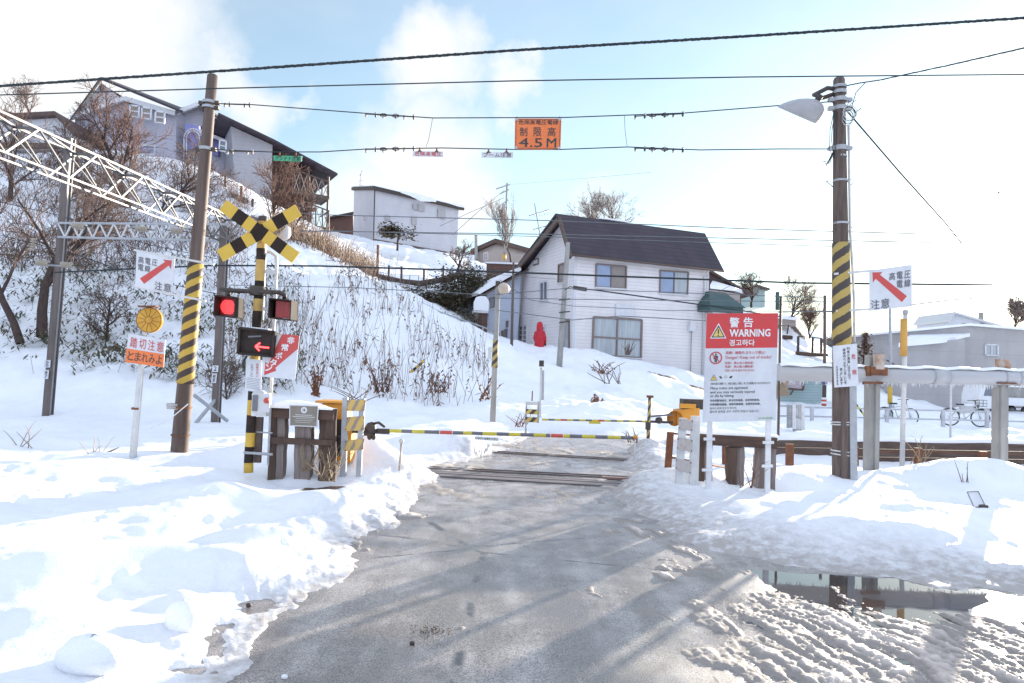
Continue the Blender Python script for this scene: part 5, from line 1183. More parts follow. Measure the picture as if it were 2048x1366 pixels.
mb = MB(); mb.tube([P(1270, 876, YG-.1), P(1269, 905, YG-.1), P(1267.5, 920, YG-.1)], .008, STEELL, 6); mb.build('hanging_rod', arm_)
q = plate_px((949, 873), (997.5, 875.5), (997, 882), (948.5, 879), YG-.14); mb = MB(); q.slab(mb, PLATEW, .005); pl_ = mb.build('notice', arm_)
mb = MB(); q.text(mb, 'しばらくお待ち下さい', .05, .12, .95, .88, INKBLACK, .01); mb.build('lettering', t)
mb = MB(); mb.lathe(P(1270, 874, YG-.13), [(.001, 0), (.03, 0), (.03, .02), (.001, .025)], ORANGEP, 12, axis=(0, -1, 0)); mb.build('reflector', arm_)

# far gate and its stand
YH = 15.2
t = thing('crossing_gate', P(1330, 862, YH), 'far crossing gate with thin striped arm behind the tracks', 'crossing gate', 'crossing gates')
mb = MB(); mb.box(P(1372, 832, YH+.2), .5, .4, .34, ORANGEP, (1, 0, .12)); mb.lathe(P(1350, 836, YH+.1), [(.001, 0), (.15, 0), (.17, .03), (.17, .2)], ORANGEP, 14, axis=(-.3, -1, 0)); mb.box(P(1385, 808, YH+.2), .5, .35, .22, IRON); mb.box(P(1375, 812, YH), .35, .1, .1, ORANGEP); mb.build('machine', t)
mb = MB(); mb.ball(P(1318, 841, YH), .10, .06, .07, IRON, jit=.2); mb.bar(P(1296, 843, YH), P(1346, 845, YH), .05, .05, IRON); mb.bar(P(1300, 833, YH), P(1345, 829, YH), .04, .04, GREYP); mb.build('pivot', t)
mb = MB(); b0, b1 = P(1084, 839, YH), P(1296, 843, YH); n = 17
for i in range(n): mb.tube([b0.lerp(b1, i/n), b0.lerp(b1, (i+1)/n)], .022, (YELP if i % 2 == 0 else GREYP) if i not in (3, 9) else REDP, 8, cap=i in (0, n-1))
a_ = mb.build('arm', t); q = plate_px((1178, 842.5), (1201, 843), (1201, 848), (1178, 847.5), YH-.05); mb = MB(); q.slab(mb, YELP, .005); mb.build('notice', a_)
t = thing('striped_post', P(1296, 858, YH), 'yellow and black striped post beside the far gate', 'post'); mb = MB(); shaft(mb, 1297, 860, 7, 1300, 795, 7, YH-.1, STR_S, 12, .3); mb.build('shaft', t)
mb = MB(); mb.box(P(1300, 793, YH-.1), .14, .08, .05, RUST); mb.box(P(1296, 852, YH-.15), .10, .1, .16, IRON); mb.build('cap', t)
t = thing('striped_stand', P(1062, 872, 16.2), 'small yellow striped stand left of the far gate arm', 'warning panel', 'striped warning panels'); Y = 16.2
mb = MB(); mb.bar(P(1052, 846, Y), P(1053, 803, Y), .04, .04, STEEL); mb.bar(P(1076, 846, Y), P(1077, 803, Y), .04, .04, STEEL); mb.tube([P(1051, 872, Y), P(1052, 845, Y)], .025, STEEL, 6); mb.tube([P(1064, 802, Y), P(1065, 782, Y)], .015, RUST, 5); mb.build('frame', t)
for y0, y1 in ((818, 828), (834, 844)):
    q = plate_px((1051, y0), (1076, y0+1), (1076, y1+1), (1051, y1), Y-.04); mb = MB(); mb.poly([q.at(0, 1), q.at(1, 1), q.at(1, 0), q.at(0, 0)], BRDF, uv=[(0, 0), (q.w, 0), (q.w, q.h), (0, q.h)]); mb.poly([x-q.n*.01 for x in q.c], STEEL); mb.build('board', t)
q = plate_px((1051, 803), (1077, 804), (1077, 811), (1051, 810), Y-.04); mb = MB(); q.slab(mb, STEELL, .01); mb.build('plate', t)

# ------------------------------------------------------------------ warning board on the right
YW = 8.8
t = thing('warning_board', P(1480, 970, YW), 'tall red and white WARNING board on two white posts', 'sign')
p = plate_px((1413.5, 627), (1556, 626), (1551.5, 841), (1405.5, 844), YW)
mb = MB(); p.slab(mb, PLATEW, .015); mb.build('plate', t)
WR = M('warning_red', (.62, .045, .05), (.56, .05, .05), 3, .4, 0, .02)
mb = MB(); p.rect(mb, 0, 0, 1, .323, WR); mb.build('red_header', t)
mb = MB(); p.text(mb, '警', .325, .04, .455, .13, INKWHITE, .02, .005); p.text(mb, '告', .52, .04, .65, .13, INKWHITE, .02, .005); p.text(mb, 'WARNING', .33, .15, .895, .217, INKWHITE, .03, .005); p.text(mb, '경고하다', .33, .245, .68, .303, INKWHITE, .02, .005)
def tri(u0, v0, u1, v1, g):
    c = (u0+u1)/2; p.fill(mb, [(c, v0), (u1, v1), (u0, v1)], INKWHITE if g else INKYEL, .004)
    k = .12 if g else 0
    f = lambda s_: [(c, v0+(v1-v0)*s_*1.3), (u1-(u1-u0)*s_*.85, v1-(v1-v0)*s_*.6), (u0+(u1-u0)*s_*.85, v1-(v1-v0)*s_*.6)]
    p.fill(mb, f(k*.8), INKBLACK, .005); p.fill(mb, f(k+.09), INKYEL, .006)
    p.line(mb, c, v0+(v1-v0)*.40, c, v0+(v1-v0)*.70, (u1-u0)*p.w*.075, INKBLACK, .007); p.disc(mb, c, v0+(v1-v0)*.80, (u1-u0)*p.w*.045, INKBLACK, .007, 12)
tri(.055, .09, .285, .232, True); tri(.085, .565, .178, .62, False)
cu, cv, r_ = .148, .412, .085*p.w
p.disc(mb, cu, cv, r_*1.04, INKRED, .004, 36, r_*.84); p.line(mb, cu-.055, cv-.038, cu+.055, cv+.038, .012, INKRED, .005)
p.disc(mb, cu, cv-.032, .012, INKBLACK, .0045, 14); p.line(mb, cu, cv-.02, cu, cv+.012, .034, INKBLACK, .0045); p.line(mb, cu-.009, cv+.01, cu-.009, cv+.042, .012, INKBLACK, .0045); p.line(mb, cu+.011, cv+.01, cu+.011, cv+.042, .012, INKBLACK, .0045); p.line(mb, cu-.026, cv-.018, cu-.026, cv+.008, .008, INKBLACK, .0045); p.line(mb, cu+.026, cv-.018, cu+.026, cv+.008, .008, INKBLACK, .0045)
p.text(mb, '危険！線路内 立ち入り禁止！', .285, .352, .835, .380, INKRED, .012); p.text(mb, 'Danger! Keep out of tracks!', .285, .395, .92, .432, INKRED, .004)
p.text(mb, '危险！ 禁止进入铁轨道！', .28, .450, .675, .472, INKRED, .012); p.text(mb, '危險！ 禁止進入鐵軌道！', .28, .484, .675, .506, INKRED, .012); p.text(mb, '위험! 선로에 들어가지 마시오!', .28, .520, .69, .541, INKRED, .006)
p.fill(mb, [(.20, .585), (.225, .58), (.25, .60), (.225, .605)], INKBLACK); p.fill(mb, [(.34, .60), (.36, .582), (.39, .58), (.375, .602)], INKBLACK); p.disc(mb, .295, .59, .018, INKGREY, .003, 16, .014)
p.text(mb, '列車の通行は頻繁です。列車に接触した場合、死亡又は重傷を負うおそれがあります。', .09, .640, .92, .662, INKGREY, .004)
p.text(mb, 'Many trains are operated,', .09, .679, .61, .71, INKBLACK, .004); p.text(mb, 'and you may seriously injured', .09, .716, .70, .747, INKBLACK, .004); p.text(mb, 'or die by hitting.', .09, .750, .42, .781, INKBLACK, .004)
p.text(mb, '列车频繁地经过，若与列车碰撞，有致死的危险。', .09, .795, .775, .817, INKBLACK, .012); p.text(mb, '列車頻繁地經過，若與列車碰撞，有致死的危險。', .09, .831, .785, .853, INKBLACK, .012)
p.text(mb, '열차의 운행 횟수가 많으며,', .09, .867, .46, .887, INKGREY, .006); p.text(mb, '열차와 접촉할 경우 사망의 위험이 있습니다.', .09, .897, .77, .919, INKGREY, .006)
p.text(mb, 'JR北海道', .755, .967, .955, .988, INKGREEN, .012); mb.build('lettering', t)
for x0, x1 in ((1424, 1417), (1541, 1534.5)):
    mb = MB(); a, b2 = P(x1, 970, YW+.05), P(x0, 640, YW+.05); mb.bar(a-Vector((0, 0, .3)), b2, .066, .03, WHITEP); mb.build('post', t)
mb = MB()
for x, y in ((1418.5, 878), (1415, 940), (1536.5, 885), (1534.5, 932)): mb.bar(P(x-11, y, YW+.02), P(x+11, y, YW+.02), .035, .02, WHITEP)
mb.build('bracket', t)
t = thing('sleeper_barrier', P(1475, 975, YF), 'weathered old sleeper barrier behind the WARNING board', 'barrier', 'old sleeper barriers')
sleeper_post('post', t, 1395, 1425, 889, 1395, 1426, 968, YF+.05, SLEEPG); sleeper_post('post', t, 1459, 1490, 895, 1457, 1488, 976, YF+.05, SLEEPG); sleeper_post('post', t, 1518, 1554, 896, 1513, 1549, 973, YF+.05, SLEEPG)
sleeper_post('post', t, 1395, 1410, 889, 1394, 1409, 968, YF+.02, SLEEP); sleeper_post('post', t, 1459, 1474, 895, 1457, 1474, 976, YF+.02, SLEEP)
beam('beam', t, (1395, 868), (1555, 876), (1554, 898), (1394, 889), YF, SLEEPH, .2)
mb = MB(); a, b2 = P(1395, 868, YF+.1), P(1555, 876, YF+.1); mb.tube([a, a.lerp(b2, .3), a.lerp(b2, .7), b2], [.05, .07, .06, .04], SNOW, 10); mb.build('snow_cap', t)

# rusty rail posts with low rails, right of the road
t = thing('rust_fence', P(1336, 948, 9.6), 'rust red angle-iron fence end post by the road', 'fence'); mb = MB(); mb.bar(P(1334, 960, 9.6), P(1341, 864, 9.6), .085, .06, RUST); mb.build('post', t)
mb = MB(); mb.tube([P(1346, 867, 9.6), P(1400, 872, 9.9), P(1450, 880, 10.5)], .015, RUST, 6); mb.tube([P(1344, 915, 9.6), P(1450, 935, 10.5)], .015, RUST, 6); mb.build('rail', t)
RG = 'rusty angle-iron posts along the timber fence'
for x, y0, y1, w_, lb in ((1452, 890, 942, 10, 'rusty post behind the sleeper barrier under the WARNING board'), (1579.5, 888, 945, 14, 'rusty post between the WARNING board and the lamp pole'), (1711, 894, 942, 10, 'rusty post just right of the lamp pole foot'), (1837, 896, 940, 13, 'rusty post right of the orange-sleeved pole'), (1967, 903, 942, 14, 'rusty post left of the right concrete pipe post')):
    mb = MB(); a = P(x, y1, 11.6); mb.bar(a-Vector((0, 0, .3)), P(x, y0, 11.6), w_*mpp(11.6), .06, RUST); mb.bar(a-Vector((.04, -.03, .3)), P(x, y0, 11.6)-Vector((.04, -.03, 0)), .02, .06, RUST); tag(mb.build('rusty_post', None, a), lb, 'post', RG)
t = thing('timber_fence', P(1800, 935, 12.4), 'long low fence of brown weathered planks across the right side', 'fence')
PLNK = M('plank_brown', (.13, .095, .08), (.085, .055, .045), 3, .85, 0, .4, stretch=(.4, 4, 4), spot=(.24, .2, .18), spot_amt=.4, spot_scale=4)
for k, (y0, h) in enumerate(((885, 17), (902, 16), (918, 16))):
    q = plate_px((1545, y0-7), (2300, y0+6), (2300, y0+6+h-1), (1545, y0-7+h-1), 13.4, 12.0); mb = MB(); q.slab(mb, PLNK, .09); mb.build('plank', t)
mb = MB(); a, b2 = P(1545, 878, 13.45), P(2300, 891, 12.05); mb.tube([a.lerp(b2, i/12)+Vector((0, 0, .01*math.sin(i*2))) for i in range(13)], .06, SNOW, 8); mb.build('snow_cap', t)
mb = MB(); mb.tube([P(1700, 905, 12.2), P(1830, 902, 12), P(1970, 908, 11.8), P(2100, 910, 11.7)], .012, RUST, 5); mb.build('wire_rail', t)

# ------------------------------------------------------------------ pipe bridge
YP = 10.8
t = thing('pipeline', P(1800, 752, YP), 'long white insulated pipe with icicles at eye level', 'pipe')
PIPEM = M('pipe_jacket', (.50, .50, .52), (.42, .42, .44), 1.2, .45, .1, .1, stretch=(.3, 2, 2), spot=(.36, .3, .27), spot_amt=.3, spot_scale=2)
mb = MB(); q0, q1 = P(1557, 746, YP), P(2420, 764, YP); mb.tube([q0, q0.lerp(q1, .5), q1], .122, PIPEM, 20)
for x in (1862, 1893, 2005, 2034): c = q0.lerp(q1, (x-1557)/863); d = (q1-q0).normalized(); mb.tube([c-d*.012, c+d*.012], .128, STEEL, 20)
mb.tube([q0.lerp(q1, (1863-1557)/863), q0.lerp(q1, (1892-1557)/863)], .132, PIPEM, 20); mb.build('jacket', t)
mb = MB(); n = 60; d = (q1-q0).normalized()
for a in range(7):
    pass
for i in range(n):
    u0, u1 = i/n, (i+1)/n; A_, B_ = q0.lerp(q1, u0), q0.lerp(q1, u1); h0 = .02+.012*math.sin(i*1.3); h1_ = .02+.012*math.sin((i+1)*1.3); k = [(-.085, .092), (-.05, .125), (0, .135), (.05, .125), (.085, .092)]
    for (ya, za), (yb, zb) in zip(k[:-1], k[1:]): mb.poly([A_+Vector((0, ya, za+h0)), B_+Vector((0, ya, za+h1_)), B_+Vector((0, yb, zb+h1_)), A_+Vector((0, yb, zb+h0))], SNOW, smooth=True)
mb.build('snow_ridge', t)
ICE = M('ice', (.62, .64, .66), (.5, .52, .55), 9, .2, 0, .1)
mb = MB(); rr_ = random.Random(5)
for i in range(230):
    u = rr_.random(); x = q0.lerp(q1, u)+Vector((0, -.03, -.115)); L = rr_.uniform(.02, .075)*(1 if (i % 3) else 1.3); mb.tube([x+Vector((0, 0, .02)), x-Vector((0, 0, L*.5)), x+Vector((rr_.uniform(-.01, .01), 0, -L))], [.011, .007, .001], ICE, 5, cap=False)
tag(mb.build('icicles', t), None, None, None, 'stuff')
t = thing('pipe_post', P(1744, 950, YP), 'grey concrete pipe post with rusty clamp beside the lamp pole', 'post', 'concrete posts carrying the pipe')
mb = MB(); a, b2 = P(1744, 950, YP), P(1748, 710, YP); mb.bar(a-Vector((0, -.04, .3)), b2+Vector((0, .04, 0)), 22*mpp(YP), .16, CONC); mb.bar(a+Vector((.03, -.06, -.3)), b2+Vector((.03, -.06, 0)), .06, .05, CONC); mb.build('shaft', t)
mb = MB(); c = P(1747, 745, YP); mb.box(c+Vector((0, -.15, .02)), .26, .05, .13, RUST); mb.box(c+Vector((.005, -.14, .17)), .13, .1, .24, RUSTW); mb.box(c+Vector((-.15, -.12, .02)), .07, .08, .16, RUST); mb.bar(P(1727, 765, YP-.15), P(1765, 766, YP-.15), .04, .05, RUST); mb.build('clamp', t)
t = thing('pipe_post', P(2004, 958, YP), 'pale concrete pipe post with a reddish top plate near the truck', 'post', 'concrete posts carrying the pipe')
mb = MB(); a, b2 = P(2004, 958, YP), P(2006, 740, YP); mb.bar(a-Vector((0, -.06, .3)), b2+Vector((0, .06, 0)), 20*mpp(YP), .16, CONC); mb.bar(a+Vector((-.03, -.04, -.3)), b2+Vector((-.03, -.04, 0)), .06, .04, CONC); mb.build('shaft', t)
mb = MB(); mb.box(P(2006, 731, YP+.1), .16, .14, .2, RUSTW); mb.build('top_plate', t); mb = MB(); mb.bar(P(1994, 766, YP-.1), P(2034, 768, YP-.1), .02, .04, RUST); mb.build('clamp', t)

# slim poles at the right
def simple_pole(name, label, foot, top, w0, w1, Y, m, group=None, extra=None, cat='pole'):
    t = thing(name, P(*foot, Y), label, cat, group); mb = MB(); shaft(mb, *foot, w0, *top, w1, Y, m, 10, .5); mb.build('shaft', t)
    if extra: extra(t)
    return t
ORS = M('sleeve_orange', (.60, .33, .07), (.5, .27, .06), 3, .5, 0, .05)
def sleeve(t):
    mb = MB(); mb.tube([P(1807, 712, 12), P(1808, 638, 12)], 6.6*mpp(12), ORS, 12); mb.build('guy_sleeve', t); mb = MB(); mb.bar(P(1808, 655, 12), P(1822, 656, 12), .015, .015, STEEL); mb.lathe(P(1811, 628, 12), [(.05, 0), (.05, .06), (.001, .08)], STEEL, 8); mb.build('cap', t)
simple_pole('slim_pole', 'slim grey pole with an orange sleeve on its upper part', (1804, 938), (1811, 622), 10, 8, 12, STEELL, None, sleeve)
def rings(t):
    mb = MB(); mb.tube([P(1780, 808, 30), P(1780, 772, 30)], 4.5*mpp(30), YEL, 8); mb.build('yellow_band', t); mb = MB(); mb.bar(P(1773, 720, 30), P(1790, 730, 30), .05, .05, IRON); mb.build('crossarm', t)
simple_pole('far_pole', 'thin grey utility pole with yellow band behind the street', (1781, 818), (1780, 540), 7, 5, 30, STEEL, None, rings)
simple_pole('iron_post', 'dark brown iron post right of the WARNING board top', (1649, 735), (1650, 591), 6, 6, 20, TRIMBR)
def gtop(t): mb = MB(); mb.tube([P(1554.5, 620, 14), P(1555, 584, 14)], 4.2*mpp(14), ROOFGR, 8); mb.build('green_cap', t)
simple_pole('iron_post', 'dark post with faded green cap at the right edge of the WARNING board', (1557, 845), (1562, 592), 5, 5, 14, TRIMBR, None, gtop)
mb = MB(); mb.tube([P(1560, 742, 19.5), P(1600, 748, 19.8), P(1655, 741, 20)], .03, TRIMBR, 6); tag(mb.build('iron_rail', None, P(1560, 742, 19.5)), 'low brown iron rail between the two dark iron posts', 'rail')

# posts in the middle ground
def bands2(t):
    mb = MB(); mb.bar(P(1122, 735, 28), P(1127, 600, 28), .06, .05, TRIMBR)
    for y in (600, 625, 645): mb.bar(P(1118, y, 27.8), P(1140, y-2, 27.8), .05, .05, IRON)
    mb.build('conduit', t); mb = MB(); mb.box(P(1160, 577, 27.5), .55, .15, .14, IRON, (1, 0, -.12)); mb.tube([P(1130, 580, 27.7), P(1140, 573, 27.6), P(1150, 576, 27.6)], .02, WIREM, 5); mb.build('cable_joint', t)
simple_pole('concrete_pole', 'leaning grey concrete pole in the snow before the white house', (1118, 740), (1136, 485), 13, 9, 28, CONC, None, bands2)
simple_pole('wooden_pole', 'thin brown wooden pole before the pale blue annex', (1023, 697), (1027, 525), 6.5, 4.5, 31, POLEW)
def globe(t):
    Y = 17; mb = MB(); mb.lathe(P(1007, 578, Y-.1), [(.001, -.1), (.1, -.08), (.155, 0), (.15, .06), (.08, .13), (.001, .15)], M('lamp_cream', (.52, .44, .36), (.40, .32, .25), 5, .4, 0, .05), 14, axis=(.3, -.9, .2)); mb.build('lamp_globe', t)
    mb = MB(); mb.box(P(996, 568, Y), .12, .12, .14, IRON); mb.bar(P(990, 575, Y), P(1003, 566, Y), .05, .05, IRON); mb.build('lamp_arm', t)
    mb = MB(); shaft(mb, 989, 735, 13, 991.5, 680, 11.5, Y, STR_S, 14); mb.build('striped_sleeve', t)
    q = plate_px((977, 695), (984, 693), (982, 718), (975, 720), Y-.2); mb = MB(); q.slab(mb, STEELL, .01); mb.build('number_plate', t)
simple_pole('lamp_pole', 'short pole with a round globe lamp and striped sleeve', (987, 803), (996, 572), 12, 10, 17, CONC, None, globe)
def head(t): mb = MB(); mb.box(P(1083, 727, 19), .13, .13, .17, IRON); mb.bar(P(1085, 800, 18.9), P(1086, 740, 18.9), .07, .06, STEEL); mb.build('head', t)
simple_pole('marker_post', 'slim white marker post with dark head behind the far gate', (1080, 842), (1083, 735), 5, 5, 19, STEELL, None, head, 'post')
t = thing('rusty_stake', P(798, 950, 9.5), 'leaning rusty stake with a white knob in the left snow pile', 'stake'); mb = MB(); shaft(mb, 798, 950, 5, 803, 884, 4, 9.5, RUSTW, 8, .2); mb.build('shaft', t); mb = MB(); mb.ball(P(803, 882, 9.5), .035, .035, .035, STEELL); mb.build('knob', t)
t = thing('striped_bar', P(797, 763, 22.5), 'yellow and black bar lying tilted in the snowy slope', 'bar'); mb = MB(); a, b2 = P(797, 765, 22.5), P(848, 722, 23.2); n = 9
for i in range(n): mb.tube([a.lerp(b2, i/n), a.lerp(b2, (i+1)/n)], .045, YEL if i % 2 == 0 else BLK, 8, cap=i in (0, n-1))
mb.build('shaft', t)
q = Plate(P(1934, 984, 8.3), P(1956, 983, 8.45), P(1970, 1012, 8.3), P(1947, 1013, 8.15)); t = thing('small_board', q.at(.5, 1), 'small tilted white board leaning in the right snow', 'board'); mb = MB(); q.slab(mb, PLATEW, .012)
for a, b2 in (((0, 0), (1, 0)), ((1, 0), (1, 1)), ((0, 1), (0, 0))): mb.bar(q.at(*a, .003), q.at(*b2, .003), .006, .008, GREYP, side=q.n)
mb.build('plate', t); mb = MB(); mb.box(q.at(.7, 1.05), .1, .08, .05, IRON); mb.build('foot', t)
t = thing('guy_rope', P(375, 812, YL-.2), 'white rope tied to the left striped pole and running to the snow', 'rope'); mb = MB(); mb.tube([P(376, 808, YL-.2), P(345, 834, YL-.25), P(322, 848, YL-.3), P(300, 858, YL-.4)], .008, INKWHITE, 5); mb.build('strand', t)
mb = MB(); mb.tube([P(190, 912, 10), P(215, 905, 10.1), P(238, 895, 10.2)], [.008, .014, .006], IRON, 5); tag(mb.build('rope_end', None, P(215, 905, 10)), 'dark piece of rope lying on the left snow', 'rope')

# ------------------------------------------------------------------ railway gantry on the left
MASTM = M('mast_steel', (.17, .135, .125), (.10, .08, .072), 4, .6, .2, .1, stretch=(2, 2, .3))
def mast(label, foot, top, w_, Y, plates):
    t = thing('railway_mast', P(*foot, Y), label, 'mast', 'railway masts at the left'); mb = MB(); a, b2 = P(*foot, Y), P(*top, Y); wv = w_*mpp(Y)
    mb.bar(a-Vector((0, 0, .3)), b2, wv, .04, MASTM); mb.bar(a+Vector((0, .16, -.3)), b2+Vector((0, .16, 0)), wv, .04, MASTM); mb.bar(a+Vector((.02, .08, -.3)), b2+Vector((.02, .08, 0)), .05, .14, STEEL); mb.build('column', t)
    for c4, body in plates:
        q = plate_px(*c4, Y-.06); mb = MB(); q.slab(mb, PLATEW, .006); pl_ = mb.build('number_plate', t); mb = MB(); q.vtext(mb, body, .5, .1, .9, .5, INKBLACK); mb.build('lettering', pl_)
    return t
mast('dark steel railway mast at the far left below the lattice beam', (90, 838), (137, 275), 13, 17, [(((89, 720), (101, 720), (100, 735), (88, 735)), '55'), (((88, 740), (98, 740), (96, 758), (87, 758)), '東7')])
mast('grey brown railway mast with slanted brace behind the striped pole', (428, 857), (447, 452), 13, 16.2, [(((425, 731), (437, 731), (436, 744), (424, 744)), '2'), (((424, 747), (434, 747), (432, 766), (422, 766)), '朝里')])
mb = MB(); mb.bar(P(430, 800, 16.2), P(380, 860, 15), .06, .06, STEEL); mb.bar(P(388, 790, 15.2), P(455, 842, 16), .06, .06, STEEL); mb.box(P(380, 860, 15), .3, .3, .12, STEEL); tag(mb.build('mast_brace', None, P(425, 830, 16)), 'grey angle-iron brace crossing at the foot of the inner mast', 'brace')
GA = M('gantry_steel', (.15, .145, .145), (.10, .095, .095), 6, .5, .3, .1, spot=(.3, .25, .22), spot_amt=.35)
t = thing('lattice_gantry', P(455, 470, 16.6), 'pale steel lattice gantry beam slanting over the left of the tracks', 'gantry')
tz, bz = P(452, 440, 16.6), P(452, 486, 16.6); tn, bn = P(-120, 168, 9), P(-120, 252, 9); tn.z = tz.z+.0; bn.z = bz.z
dx = Vector((.32, .04, 0))
for s_, mm in ((0, GA), (1, GA)):
    mb = MB(); mb.bar(tz+dx*s_, tn+dx*s_, .036, .036, mm); mb.bar(bz+dx*s_, bn+dx*s_, .03, .03, mm); mb.build('chord', t)
n = 6
for s_ in (0, 1):
    mb = MB()
    for i in range(n):
        u = i/n; u1 = (i+.5)/n; u2 = (i+1)/n; o = dx*s_
        mb.bar(tz.lerp(tn, u)+o, bz.lerp(bn, u1)+o, .03, .03, GA); mb.bar(bz.lerp(bn, u1)+o, tz.lerp(tn, u2)+o, .028, .028, GA)
        if s_ == 0: mb.bar(bz.lerp(bn, u1)+o, tz.lerp(tn, u1+.12)+o, .022, .022, GA)
    mb.build('web', t)
mb = MB()
for i in range(n+1): mb.bar(tz.lerp(tn, i/n), tz.lerp(tn, i/n)+dx, .04, .04, GA); mb.bar(tz.lerp(tn, i/n), tz.lerp(tn, min(1, (i+1)/n))+dx, .03, .03, GA)
mb.build('cross_brace', t)
t = thing('lattice_beam', P(290, 465, 16.7), 'low horizontal lattice beam with insulators between the two masts', 'beam')
a0, a1, c0_, c1_ = P(116, 446, 16.9), P(458, 449, 16.4), P(116, 474, 16.9), P(458, 482, 16.4)
mb = MB(); mb.bar(a0, a1, .05, .05, STEEL); mb.bar(c0_, c1_, .05, .05, STEEL); mb.build('chord', t)
mb = MB(); n = 12
for i in range(n): mb.bar(a0.lerp(a1, i/n), c0_.lerp(c1_, (i+.5)/n), .03, .03, STEELL); mb.bar(c0_.lerp(c1_, (i+.5)/n), a0.lerp(a1, (i+1)/n), .03, .03, STEELL)
mb.build('web', t)
INS = M('insulator', (.42, .37, .30), (.33, .28, .22), 9, .3, 0, 0)
IG = 'brown insulator strings at the left'
for x, y, Y, dx_, lb in ((157, 452, 16.4, 1, 'insulator string at the left end of the low lattice beam'), (284, 458, 16.3, 1, 'insulator string in the middle of the low lattice beam'), (355, 462, 16.3, 1, 'insulator string at the right part of the low lattice beam'), (85, 526, 16.5, 1, 'insulator string left of the far left mast'), (134, 530, 16.5, 1, 'insulator string right of the far left mast'), (66, 488, 16.5, 0, 'upright insulator string beside the far left tree trunk')):
    mb = MB(); c = P(x, y, Y); ax = Vector((1, 0, -.06)) if dx_ else Vector((.1, 0, 1)); pr = []
    for k in range(5): h = (k-2.5)*.06; pr += [(.02, h), (.075, h+.02), (.075, h+.03), (.02, h+.05)]
    mb.lathe(c, pr, INS, 10, axis=ax); mb.tube([c-ax*.3, c+ax*.3], .012, IRON, 5); tag(mb.build('insulator', None, c), lb, 'insulator', IG)
mb = MB(); mb.bar(P(70, 529, 16.7), P(150, 533, 16.7), .04, .04, STEEL); tag(mb.build('bracket_arm', None, P(110, 530, 16.7)), 'short steel bracket arm across the far left mast', 'bracket')

# ------------------------------------------------------------------ track in the crossing
t = thing('railway_track', G(1060, 950), 'pair of rails and timber deck set across the road', 'track')
RAIL = M('rail_steel', (.20, .17, .16), (.12, .09, .08), 5, .28, .5, .1, stretch=(.3, 3, 1)); DECK = M('deck_board', (.13, .11, .11), (.19, .165, .165), 5, .5, 0, .3, stretch=(.4, 4, 1))
def railpts(a, b2, z): a, b2 = G(*a, z), G(*b2, z); d = (b2-a).normalized(); return a-d*.15, b2+d*.1
for a, b2, z in (((862, 938), (1256, 958), .012), ((1000, 906), (1258, 922), .015)):
    for off_, nm in ((0, 'rail'), (.17, 'guard_rail')):
        p0, p1 = railpts(a, b2, z-.018); o = Vector((0, off_, 0)); mb = MB(); mb.bar(p0+o, p1+o, .06 if nm == 'rail' else .035, .04, RAIL, side=(0, 0, 1)); mb.build(nm, t)
p0, p1 = railpts((870, 944), (1256, 966), .006); mb = MB(); mb.bar(p0-Vector((0, .06, 0)), p1-Vector((0, .06, 0)), .12, .02, DECK, side=(0, 0, 1)); mb.bar(p0+Vector((0, .10, 0)), p1+Vector((0, .10, 0)), .09, .012, DECK, side=(0, 0, 1)); mb.bar(p0-Vector((0, .28, 0)), p1-Vector((0, .28, 0)), .2, .016, DECK, side=(0, 0, 1)); mb.build('deck', t)
mb = MB(); mb.box(G(1232, 956, .02), .42, .13, .03, M('deck_red', (.26, .16, .14), (.2, .12, .11), 6, .6, 0, .2), (1, -.12, 0)); mb.build('deck_end', t)

# ------------------------------------------------------------------ person
base = on_ground(1077, 32.6); base.z -= .75
pt = P(1077, 700, 32.6); base.z = pt.z-.72
person = bpy.data.meshes.new('person'); J = [((0, 0, .92), .15), ((0, .01, 1.15), .15), ((0, .0, 1.38), .16), ((0, 0, 1.50), .09), ((0, -.0, 1.62), .105), ((0, -.02, 1.74), .09),
      ((-.17, 0, 1.40), .07), ((-.24, .03, 1.15), .06), ((-.21, .16, .95), .045), ((.17, 0, 1.40), .07), ((.24, .03, 1.15), .06), ((.21, .16, .95), .045),
      ((-.11, 0, .85), .11), ((-.12, .01, .48), .085), ((-.12, 0, .05), .06), ((.11, 0, .85), .11), ((.12, -.02, .48), .085), ((.12, 0, .05), .06)]
ed = [(0, 1), (1, 2), (2, 3), (3, 4), (4, 5), (2, 6), (6, 7), (7, 8), (2, 9), (9, 10), (10, 11), (0, 12), (12, 13), (13, 14), (0, 15), (15, 16), (16, 17)]
person.from_pydata([j[0] for j in J], ed, []); po = bpy.data.objects.new('person', person); C.objects.link(po); po.location = base; po.rotation_euler = (0, 0, rad(-25)); po.scale = (1.05, 1.05, 1.12)
po.modifiers.new('skin', 'SKIN')
for i, j in enumerate(J): person.skin_vertices[0].data[i].radius = (j[1], j[1]*.85)
person.skin_vertices[0].data[0].use_root = True
po.modifiers.new('sub', 'SUBSURF').levels = 1; po.modifiers['sub'].render_levels = 2; person.materials.append(DARKCL)
tag(po, 'person in a red hooded jacket and dark trousers seen from behind', 'person')
BASE['person'] = Vector((0, 0, 0))
mb = MB(); mb.lathe((0, .0, 0), [(.235, .70), (.245, .84), (.215, 1.02), (.225, 1.2), (.22, 1.36), (.17, 1.47), (.11, 1.52)], JACKET, 18)
for s_ in (-1, 1): mb.tube([(s_*.17, 0, 1.42), (s_*.25, .03, 1.15), (s_*.22, .17, .96)], [.085, .078, .06], JACKET, 10)
for o in [mb.build('jacket', po)]: o.scale = (1, .8, 1)
mb = MB(); mb.lathe((0, -.02, 0), [(.13, 1.46), (.15, 1.56), (.145, 1.68), (.12, 1.79), (.06, 1.85), (.001, 1.86)], JACKET, 16); mb.build('hood', po)
